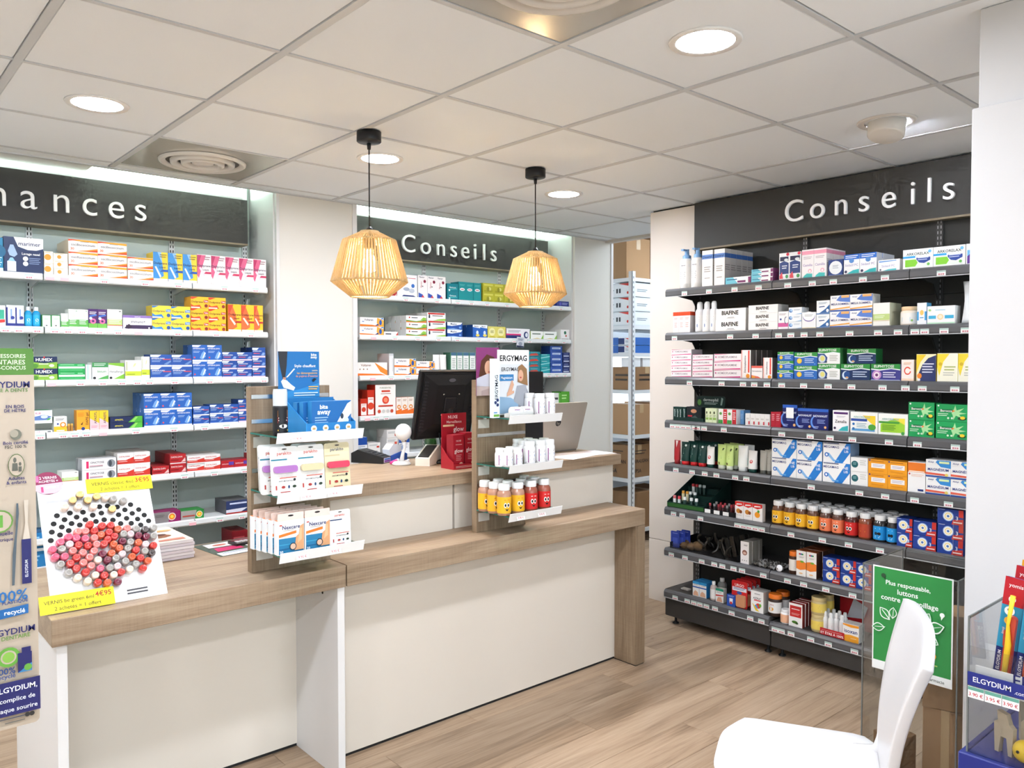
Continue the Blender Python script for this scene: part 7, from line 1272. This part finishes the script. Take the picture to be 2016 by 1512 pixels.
b = MB(); b.box(AX0 + .004, AY0, .845, AX1 - .004, AY1 - .004, .849, mat('#ecebea', .4)); b.box(AX0 + .012, AY0, .849, AX0 + .016, AY1 - .01, .889, mat('#ecebea', .4)); M = Matrix.Translation((AX0 + .0115, .45, .880)) @ Matrix.Rotation(-math.pi / 2, 4, 'Z') @ FRONT; b.text('ELGYDIUM', 0, 0, .26, pm('#1d2a7a'), M, bold=.02, h=.022); child(b, 'riser', t)
b = MB(); b.box(AX0 - .003, AY0, .851, AX0, AY1 - .001, .878, mat('#1d2a7a', .35)); M = Matrix.Translation((AX0 - .0034, .555, .865)) @ Matrix.Rotation(-math.pi / 2, 4, 'Z') @ FRONT; b.text('ELGYDIUM', 0, 0, .068, pm('#f2f3f8'), M, bold=.02, h=.02); M2 = Matrix.Translation((AX0 - .0034, .505, .861)) @ Matrix.Rotation(-math.pi / 2, 4, 'Z') @ FRONT; b.text('.com', 0, 0, .02, pm('#f2f3f8'), M2); child(b, 'brand_strip', t)
for k, txt in enumerate(('3.90 €', '3.95 €', '3.90 €')):
    M = Matrix.Translation((AX0 - .0035, .583 - k * .031, .838)) @ Matrix.Rotation(-math.pi / 2, 4, 'Z') @ FRONT
    b = MB(); b.box(-.0148, -.0115, 0, .0148, .0115, .0005, M_TAG, M=M); b.add([(-.0145, .004, .0008), (.0145, .004, .0008), (.0145, .011, .0008), (-.0145, .011, .0008)], [(0, 1, 2, 3)], M_TAGG, M=M); b.text(txt, 0, -.004, .026, pm('#b8283a'), M, z=.0008, bold=.03); child(b, 'price_tag', t)
D('tbrush', 'toothbrush pack', '#1d2a6e', [('r', 0, .72, 1, 1, '#b5202c'), ('r', 0, .34, 1, .74, '#2b8fb4'), ('t', 'yomis', .55, .93, .7, '#f4e2e2', .035, .03), ('c', .45, .80, .03, '#efe9e4'), ('c', .40, .69, .042, '#f0efee'), ('e', .35, .70, .05, .012, '#1a1a1e'), ('e', .46, .70, .05, .012, '#1a1a1e'), ('c', .42, .60, .036, '#e9b23a'), ('u', 'ELGYDIUM', .2, .22, .34, '#eef0f8', .16, .02), ('p', [(.30, .36), (.62, .36), (.7, .56), (.26, .5)], '#c2482e'), ('u', 'émoji', .22, .5, .2, '#f0d6d2', .12)], shape='pack', blister=(.42, .03, .86, .66, '#b8402c'), name='toothbrush_pack', cat='toothbrush')
DES['tbrusho'] = dict(DES['tbrush'], ops=[('r', 0, .72, 1, 1, '#e09a24')] + list(DES['tbrush']['ops'][1:]))
TBM = {}
for k, (y, x, key) in enumerate(((.553, 1.80, 'tbrush'), (.512, 1.792, 'tbrush'), (.470, 1.79, 'tbrush'), (.553, 1.86, 'tbrush'), (.512, 1.852, 'tbrush'), (.560, 1.92, 'tbrusho'), (.520, 1.93, 'tbrusho'), (.428, 1.79, 'tbrush'), (.386, 1.792, 'tbrush'), (.344, 1.79, 'tbrusho'))):
    o = thing('toothbrush_pack', '%s toothbrush pack with %s top in the clear display' % (('leftmost front', 'second front', 'third front', 'leftmost second-row', 'right second-row', 'left rear', 'right rear', 'fourth front', 'fifth front', 'rightmost front')[k], 'red' if key == 'tbrush' else 'orange'), 'toothbrush pack', (x, y, .852), -math.pi / 2, 'toothbrush packs')
    o.rotation_euler = (0, math.radians(6), -math.pi / 2); H = .222 + .012 * (2 < k < 7)
    if (key, H) not in TBM:
        TBM[(key, H)] = [(nm, b.mesh(nm)) for nm, b in parts_of(DES[key], .038, H, .01)]
        b = MB(); b.tube([(.006, -.017, .02), (.006, -.018, .09), (.001, -.017, .13), (.003, -.017, .19)], [.005, .006, .0032, .005], mat('#e8c02c', .3), 8); TBM[(key, H)].append(('toothbrush', b.mesh('toothbrush')))
    for nm, me in TBM[(key, H)]: link(nm, me, o)
BEI = mat('#b9aa93', .7, noise=80)
for k, (x, y, h) in enumerate(((1.80, .545, .085), (1.815, .50, .10), (1.80, .455, .08), (1.90, .53, .12))):
    pts = [(-.018, 0), (-.010, 0), (-.006, h * .4), (.006, h * .4), (.010, 0), (.018, 0), (.020, h * .7), (.012, h * .78), (.014, h), (-.006, h * .96), (-.012, h * .74), (-.020, h * .66)]
    b = MB(); b.prism(pts, 'x', -.006, .006, BEI); o = b.obj('animal_holder', None, (x, y, .7125), .3 * (k - 1)); tag(o, '%s beige animal-shaped holder inside the clear display' % ('leftmost', 'second', 'third', 'rear')[k], 'holder', 'beige holders in the clear display')
o = thing('smiling_cap', 'round yellow smiling cap on a card inside the clear display', 'cap', (1.80, .495, .735)); 
b = MB(); b.lathe([(.022 * math.sin(math.pi * k / 10) + .0001, -.022 * math.cos(math.pi * k / 10)) for k in range(11)], mat('#eec52c', .35), 18, caps=False); o.location = (1.785, .505, .7355); b.obj('ball', o)
for dy in (-.007, .007): b = MB(); b.lathe([(.0001, 0), (.003, 0), (.003, .0015), (.0001, .0015)], M_BLACK, 10, M=Matrix.Translation((-.0212, dy, .004)) @ Matrix.Rotation(math.radians(-90), 4, 'Y'), caps=False); b.obj('eye', o)
# ------------------------------------------------------------------ tall printed card strip on the left
SYD = 2.2; xr = on_y(66, 700, SYD).x; xl = xr - .17; zt = on_y(60, 686, SYD).z; zb = on_y(70, 1421, SYD).z
t = thing('printed_strip_display', 'tall beige toothbrush card with green top standing before the counter', 'display card', (xl + .085, SYD, 0))
PH = zt - zb; PWD = xr - xl; TAN = '#b3a593'
b = MB(); b.prism([(x, z) for x, z in rrect(xl, zb, xr, zt, .012)], 'y', SYD, SYD + .006, pm(TAN))
def vy(v): return (on_y(35, v, SYD).z - zb) / PH
def ux(u): return (on_y(u, 1000, SYD).x - xl) / PWD
DG, NVY = '#3a3a36', '#23245e'
ops = [('p', [(.0, vy(738)), (1, vy(738)), (1, .985), (.985, 1), (.01, 1), (.0, .99)], '#4d7a2c')]
for v, s in ((701, 'ACCESSOIRES'), (713, 'DENTAIRES'), (724, 'ÉCO-CONÇUS')): ops.append(('t', s, ux(18), vy(v), .46, '#c9d6b8', .012, .03))
ops += [('t', 'ELGYDIUM', ux(21), vy(756 + 3 - 0), .62, NVY, .018, .04), ('t', 'BROSSE A DENTS', ux(20), vy(768), .56, '#5a7a3a', .010, .02)]
ops[-2] = ('t', 'ELGYDIUM', ux(17), vy(757), .56, NVY, .020, .04); ops[-1] = ('t', 'BROSSE A DENTS', ux(16), vy(768), .52, '#4f7a34', .010, .02)
for v, s, c in ((800, 'EN BOIS', NVY), (808, 'DE HÊTRE', NVY)): pass
for v, s, c, w in ((800, 'EN BOIS', NVY, .22), (808, 'DE HÊTRE', NVY, .26), (871, 'Bois certifié', NVY, .30), (879, 'FSC 100 %', '#4a4a48', .26), (941, 'Adultes', NVY, .2), (949, '& enfants', NVY, .24), (1171, '100%', '#2466a4', .42), (1183, 'DU PLASTIQUE', '#2a4a86', .42), (1240, 'ELGYDIUM', NVY, .58), (1252, 'FIL DENTAIRE', '#5f8a3c', .46), (1316, '100%', '#2a4a86', .24), (1326, 'recyclé', '#2a4a86', .24)): ops.append(('t', s, ux(33 if v < 960 else 4 if v > 1300 else 17), vy(v), w, c, .03, .03))
ops += [('e', ux(33), vy(855), .07, .014, '#6a6a5c'), ('e', ux(30), vy(853), .05, .010, '#9a9382'), ('e', ux(33), vy(915), .10, .030, '#5a6a40'), ('e', ux(33), vy(915), .092, .0275, TAN), ('e', ux(30), vy(905), .02, .007, '#5a5a50'), ('p', [(ux(24), vy(926)), (ux(36), vy(926)), (ux(35), vy(911)), (ux(25), vy(911))], '#5a5a50'), ('e', ux(40), vy(913), .016, .005, '#5a5a50'), ('r', ux(37), vy(928), ux(43), vy(918), '#5a5a50'),
  ('p', [(ux(20), vy(1150)), (ux(25), vy(1150)), (ux(31), vy(1060)), (ux(36), vy(1010)), (ux(35), vy(990)), (ux(31), vy(990)), (ux(29), vy(1040)), (ux(22), vy(1090))], '#4e5a62'), ('r', ux(40), vy(1150), ux(59), vy(1062), NVY), ('p', [(ux(43), vy(1062)), (ux(57), vy(1062)), (ux(53), vy(1030)), (ux(55), vy(985)), (ux(46), vy(985)), (ux(48), vy(1030))], '#c4b9a9'), ('u', 'ELGYDIUM', ux(49), vy(1120), .045, '#dfe0ec', .05), ('c', ux(-2), vy(1022), .03, '#5f8a3c'), ('c', ux(-2), vy(1022), .026, TAN), ('r', ux(-6), vy(1034), ux(4), vy(1010), '#5f9a3c'), ('t', 'manuelle', ux(2), vy(1046), .26, NVY, .02), ('t', 'électrique', ux(2), vy(1058), .26, NVY, .02),
  ('p', [(ux(-10), vy(1212)), (ux(51), vy(1208)), (ux(51), vy(1190)), (ux(-10), vy(1194))], '#1f5f9c'), ('t', 'recyclé', ux(24), vy(1201), .34, '#f0f4f8', .012, .03), ('c', ux(10), vy(1288), .026, '#5f9a3c'), ('c', ux(10), vy(1288), .018, TAN), ('c', ux(10), vy(1288), .014, '#7fae4a'), ('r', ux(28), vy(1322), ux(56), vy(1284), NVY), ('r', ux(36), vy(1284), ux(54), vy(1274), NVY), ('p', [(ux(28), vy(1322)), (ux(56), vy(1322)), (ux(56), vy(1306))], '#3f7fb0'), ('c', ux(48), vy(1314), .009, '#5f9a3c'),
  ('r', 0, vy(1402), 1, vy(1336), NVY), ('t', 'ELGYDIUM,', ux(24), vy(1351), .52, '#f2f3f8', .014, .03), ('t', 'complice de', ux(26), vy(1371), .5, '#e8eaf2', .012, .02), ('t', 'chaque sourire', ux(22), vy(1390), .6, '#e8eaf2', .012, .02), ('c', ux(45), vy(1398 + 9), .006, '#2a2a2a'), ('c', ux(54), vy(1398 + 9), .006, '#2a2a2a'), ('l', ux(-10), vy(1408), ux(40), 1, '#4a4a52', .008), ('l', ux(0), vy(1416), ux(40), 1, '#6a665e', .008)]
lay(b, ops, PWD, PH, lambda x, y, q: (xl + PWD / 2 + x, SYD - q, zb + y), lift=.00025); child(b, 'card', t)
b = MB(); b.tube([(xl + .06, SYD + .014, 0.01), (xl + .06, SYD + .014, zt - .1)], .008, M_CHROME, 10); child(b, 'pole', t)
b = MB(); b.lathe([(.0001, 0), (.13, 0), (.13, .008), (.02, .014), (.0001, .014)], M_DARK, 28, M=Matrix.Translation((xl + .06 - 0.02, SYD + .014, 0)), caps=False); child(b, 'foot', t)
# ------------------------------------------------------------------ trays and small wares on the dark rack
def ry(u, x=XF): return on_x(u, 900, x).y
z = SHELF_Z[3]
def tray(label, u0, u1, z, h, dpt, m, inset=.004, lip=.5, clear=False):
    y0, y1 = ry(u0), ry(u1); t = thing('display_tray', label, 'display tray', (XF + inset, (y0 + y1) / 2, z + .0004)); w = (y0 - y1) / 2
    b = MB(); b.box(0, -w, 0, dpt, w, .003, m); b.obj('bottom', t)
    b = MB(); b.box(0, -w, .003, .002, w, h * lip, M_ACRYL if clear else m); b.obj('front_lip', t)
    for s in (-w, w - .002): b = MB(); b.prism([(0, .003), (dpt, .003), (dpt, h), (0, h * lip)], 'y', s, s + .002, m); b.obj('side', t)
    b = MB(); b.box(dpt - .002, -w, .003, dpt, w, h, m); b.obj('back', t)
    return t
DGR = pm('#16302b')
t = tray('dark green lip balm tray with lettered header at the rack end', 1324, 1384, z, .075, .16, DGR, lip=.28)
b = MB(); M = Matrix.Translation((.162, -.035, .075)) @ Matrix.Rotation(-math.pi / 2, 4, 'Z'); b.prism(rrect(-.095, 0, .095, .062, .014), 'y', 0, .003, DGR, M=M)
lay(b, [('t', 'dermophil', .5, .66, .52, '#dfe8e4', .3, .02), ('l', .28, .36, .74, 2, '#a9c0b8', .12), ('e', .1, .4, .07, .28, '#5f9a4a'), ('p', [(.84, .2), (.9, .2), (.94, .8), (.88, .9)], '#8fa8a0')], .19, .062, lambda x, y, q: tuple(M @ Vector((x, -q, y)))); b.obj('header', t)
D('balmd', 'dark green lip balm box', '#14352f', [('u', 'dermophil', .5, .5, .8, '#cfe0da', .4), ('r', 0, 0, 1, .1, '#2f5a4a')], name='lip_balm_box', cat='lip balm')
D('balmp', 'dark lip balm box with photo', '#1c2326', [('e', .5, .7, .2, .14, '#c48a6a'), ('p', [(.1, .1), (.9, .1), (.6, .4)], '#4a5a58'), ('r', .1, .3, .4, .4, '#b8303c')], name='lip_balm_box', cat='lip balm')
D('balmg', 'pale green lip balm box', '#dbe6c0', [('e', .4, .7, .2, .1, '#3f4a2c'), ('r', .1, .2, .9, .36, '#8fb85a'), ('l', .2, .5, .8, 2, '#7a8a6a', .08)], name='lip_balm_box', cat='lip balm')
D('balmr', 'white red and green lip balm box', '#efece8', [('r', .55, .0, 1, 1, '#c8323a'), ('r', 0, 0, .5, .26, '#4a9a4a'), ('l', .64, .75, .92, 4, '#f4e6e6', .14), ('e', .26, .7, .16, .1, '#5f9a4a')], name='lip_balm_box', cat='lip balm')
D('balmw', 'white lip care carton in printed tray', '#ebe9e6', [('r', .2, .5, .8, .64, '#d0cdc8'), ('r', .66, .1, .96, .36, '#c8404a')], name='lip_balm_box', cat='lip balm')
D('balmb', 'pale blue lip care carton', '#6fa4dc', [('l', .2, .7, .8, 4, '#a9cbf0', .1)], name='lip_balm_box', cat='lip balm')
D('redpk', 'red lip balm blister pack', '#b5283a', [('l', .2, .8, .8, 4, '#e0a0a8', .12)], name='lip_balm_box', cat='lip balm')
R(3, 'balmd', [1325, 1331, 1337, 1343, 1350], 801, d=.03, z=z + .0035); R(3, 'balmp', [1352, 1381], 801, d=.05, z=z + .0035); R(3, 'balmg', [1389, 1396, 1403, 1411], 804, 1, 2, d=.03); R(3, 'balmr', [1415, 1432, 1450], 806, 1, 2, d=.04); R(3, 'balmb', [1456, 1465], 808, 1, 2, d=.03, inset=.05); R(3, 'balmw', [1468, 1477.5, 1487, 1496.5, 1506, 1516], 815, d=.03); R(3, 'redpk', [1518, 1527, 1538], 811, 1, 2, d=.05)
b = MB(); p = on_x(1555, 812, XF + .004); b.box(p.x, p.y - .02, p.z - .028, p.x + .001, p.y + .02, p.z + .024, M_TAG); tag(b.obj('price_card', None), 'upright white price card before the navy sleep box', 'price card')
z = SHELF_Z[5]
t = tray('stepped dark green balm display on the sixth dark shelf', 1313, 1386, z, .16, .26, DGR, lip=.2)
b = MB(); w = abs(ry(1313) - ry(1386)) / 2 - .003
for k in range(3): b.box(.06 + .065 * k, -w, .003, .06 + .065 * (k + 1), w, .03 + .035 * k, DGR)
b.obj('steps', t)
b = MB(); b.box(-.0015, -w, .006, -.0005, w, .026, pm('#2f5f2c')); b.obj('leaf_band', t)
for k, (u, dx, dz, cap, body) in enumerate(((1326, .02, .004, '#d06a70', '#cfd4d0'), (1335, .02, .004, '#c8404a', '#b8c4c0'), (1346, .02, .004, '#dfe3e0', '#17352e'), (1359, .02, .004, '#dfe3e0', '#17352e'), (1369, .02, .004, '#e3e6e3', '#1c3a34'), (1343, .09, .031, '#e0a03a', '#cfc8a0'), (1351, .09, .031, '#e0a03a', '#d8d0a8'), (1357, .09, .031, '#dfe3e0', '#17352e'), (1366, .09, .031, '#dfe3e0', '#1a3832'), (1363, .16, .066, '#c8343c', '#dfe3e0'), (1370, .16, .066, '#c8343c', '#20403a'), (1376, .16, .066, '#cfd6d2', '#1a3832'), (1384, .16, .066, '#cfd6d2', '#17352e'))):
    key = 'bs%d' % k; D(key, '', body, shape='stick', cap=cap, name='balm_bottle', cat='bottle')
    h = .062 if k < 5 else .055
    make(key, .019, h, .02, '%s balm bottle with %s cap, %s step of the dark green display' % (nth(k), {'#d06a70': 'pink', '#c8404a': 'red', '#e0a03a': 'amber', '#c8343c': 'red'}.get(cap, 'pale'), ('front', 'middle', 'upper')[0 if k < 5 else 1 if k < 9 else 2]), 'balm bottles on the stepped display', (XF + .004 + dx, ry(u, XF + dx), z + dz + .0005), -math.pi / 2)
t = tray('black lip stick tray beside the lozenge boxes', 1386, 1447, z, .05, .2, M_BLACK, lip=.55)
for k in range(3): b = MB(); yy = ry(1393 + 18 * k) - (ry(1386) + ry(1447)) / 2; b.box(-.0015, yy - .018, .004, -.0008, yy + .018, .024, M_TAG); b.obj('price_tag', t)
for k in range(14):
    r, c = divmod(k, 7); key = 'ls%d' % (k % 3); 
    if key not in DES: D(key, '', ('#3a1a1e', '#2a2224', '#5a1c22')[k % 3], shape='stick', cap=('#b8404a', '#8a8a8a', '#a02a34')[k % 3], name='lip_stick', cat='lip stick')
    make(key, .014, .05 + .008 * (c > 4), .014, '%s lip stick in the %s row of the black tray' % (nth(c), ('front', 'rear')[r]), 'lip sticks in the black tray', (XF + .03 + .06 * r, ry(1391 + c * 8.4), z + .0038), -math.pi / 2)
z = SHELF_Z[6]
t = tray('clear-fronted tray of sachets and sponges on the seventh dark shelf', 1319, 1452, z, .05, .26, M_BLACK, lip=.7, clear=True)
for k, (u, dx) in enumerate(((1330, .03), (1341, .06), (1351, .10))):
    o = make('bluebag', .056, .092, .01, '%s blue paper sachet in the clear-fronted tray' % ('front', 'middle', 'rear')[k], 'blue paper sachets', (XF + dx, ry(u, XF + dx), z + .0042), -math.pi / 2 + .1)
SPG = mat('#6b5238', .95, noise=150)
for k, (u, dx, rr) in enumerate(((1346, .03, .024), (1360, .03, .026), (1374, .05, .034), (1352, .10, .024))):
    b = MB(); b.lathe([(rr * math.sin(math.pi * i / 8) + .0002, rr * .8 * (1 - math.cos(math.pi * i / 8))) for i in range(9)], SPG, 14, caps=False); o = b.obj('bath_sponge', None, (XF + dx + .01, ry(u, XF + dx), z + .0038)); tag(o, '%s brown bath sponge in the clear-fronted tray' % ('left', 'middle', 'largest', 'rear')[k], 'sponge', 'brown bath sponges')
HB = mat('#25231f', .25); HB2 = mat('#4a4238', .3)
for k in range(18):
    r, c = divmod(k, 6); u = 1385 + c * 11; dx = .03 + .07 * r; b = MB()
    a = k * 1.7; L = .030
    b.tube([(L * math.cos(a + q * .3) * (1 - .1 * q), L * math.sin(a + q * .3), .008 + .014 * q + .01 * math.sin(q + k)) for q in range(6)], .006, HB if k % 3 else HB2, 6); o = b.obj('hair_clip', None, (XF + dx, ry(u, XF + dx), z + .006)); tag(o, '%s dark hair clip in the %s row of the seventh dark shelf tray' % (nth(c), ('front', 'middle', 'rear')[r]), 'hair clip', 'dark hair clips')
for k in range(5):
    b = MB(); b.box(0, -.012, 0, .006, .012, .11, HB2 if k % 2 else HB, c=.002); o = b.obj('hair_brush_card', None, (XF + .05 + .04 * k, ry(1438 + 2 * k, XF + .05), z + .004), 0, rot=(math.radians(-14), 0, 0)); tag(o, '%s upright dark hair accessory card beside the white brush boxes' % nth(k), 'hair accessory', 'dark hair accessory cards')
HT = glass('hair_tie_clear', '#cfd0d0', .3, edge=.9)
for k in range(10):
    r, c = divmod(k, 5); u = 1494 + c * 11; b = MB(); b.tube([(.022 * math.cos(2 * math.pi * q / 16), .022 * math.sin(2 * math.pi * q / 16) * .8, .012 + .006 * math.sin(q * 2.3 + k)) for q in range(17)], .007, mat('#8e8d8c', .2) if k % 2 else mat('#55534f', .2), 7, caps=False); o = b.obj('hair_tie', None, (XF + .03 + .055 * r, ry(u, XF + .03), z + .002)); tag(o, '%s grey coiled hair tie, %s row on the seventh dark shelf' % (nth(c), ('front', 'rear')[r]), 'hair tie', 'grey coiled hair ties')
b = MB(); M = Matrix.Translation((XF + .008, ry(1535), z + .018)) @ Matrix.Rotation(math.radians(-70), 4, 'Y'); b.lathe([(.0001, 0), (.017, 0), (.017, .003), (.0001, .003)], pm('#e6e6e8'), 20, M=M, caps=False); tag(b.obj('round_tag', None), 'round white tag leaning among the grey hair ties', 'tag')
z = .178
t = thing('counter_display_box', 'red tray of effervescent tubes with slanted header on the bottom shelf', 'display box', (XF + .01, (ry(1616) + ry(1664)) / 2, z + .0004)); w = (ry(1616) - ry(1664)) / 2
b = MB(); b.box(0, -w, 0, .002, w, .034, pm('#b8242a')); b.box(0, -w, 0, .2, w, .002, pm('#b8242a')); M = Matrix.Translation((0, 0, 0)) @ Matrix.Rotation(-math.pi / 2, 4, 'Z'); lay(b, [('t', 'ET ÊTRE À 100%', .5, .36, .94, '#f6ecec', .36, .04), ('l', .06, .72, .9, 1, '#e0a8a8', .12)], 2 * w, .034, lambda x, y, q: tuple(M @ Vector((x, -q, y)))); b.obj('tray', t)
b = MB(); b.prism([(w, .0), (-w - .05, .0), (-w - .07, .08), (-w - .05, .14), (-.02, .165), (w, .15)], 'x', .20, .203, pm('#b3222a')); b.prism([(w * .4, .05), (-w, .06), (-w - .02, .12), (-.01, .15)], 'x', .1985, .1998, pm('#d9dbe0')); b.obj('header_card', t)
for k, (u, dx) in enumerate(((1623, .02), (1634, .012), (1645, .03), (1656, .02), (1628, .07), (1640, .08), (1651, .075), (1662, .07))):
    make('fizz', .027, .105, .03, '%s white effervescent tube in the red tray, %s row' % (nth(k % 4), ('front', 'rear')[k // 4]), 'effervescent tubes in the red tray', (XF + .014 + dx, ry(u, XF + dx), z + .0028), -math.pi / 2)
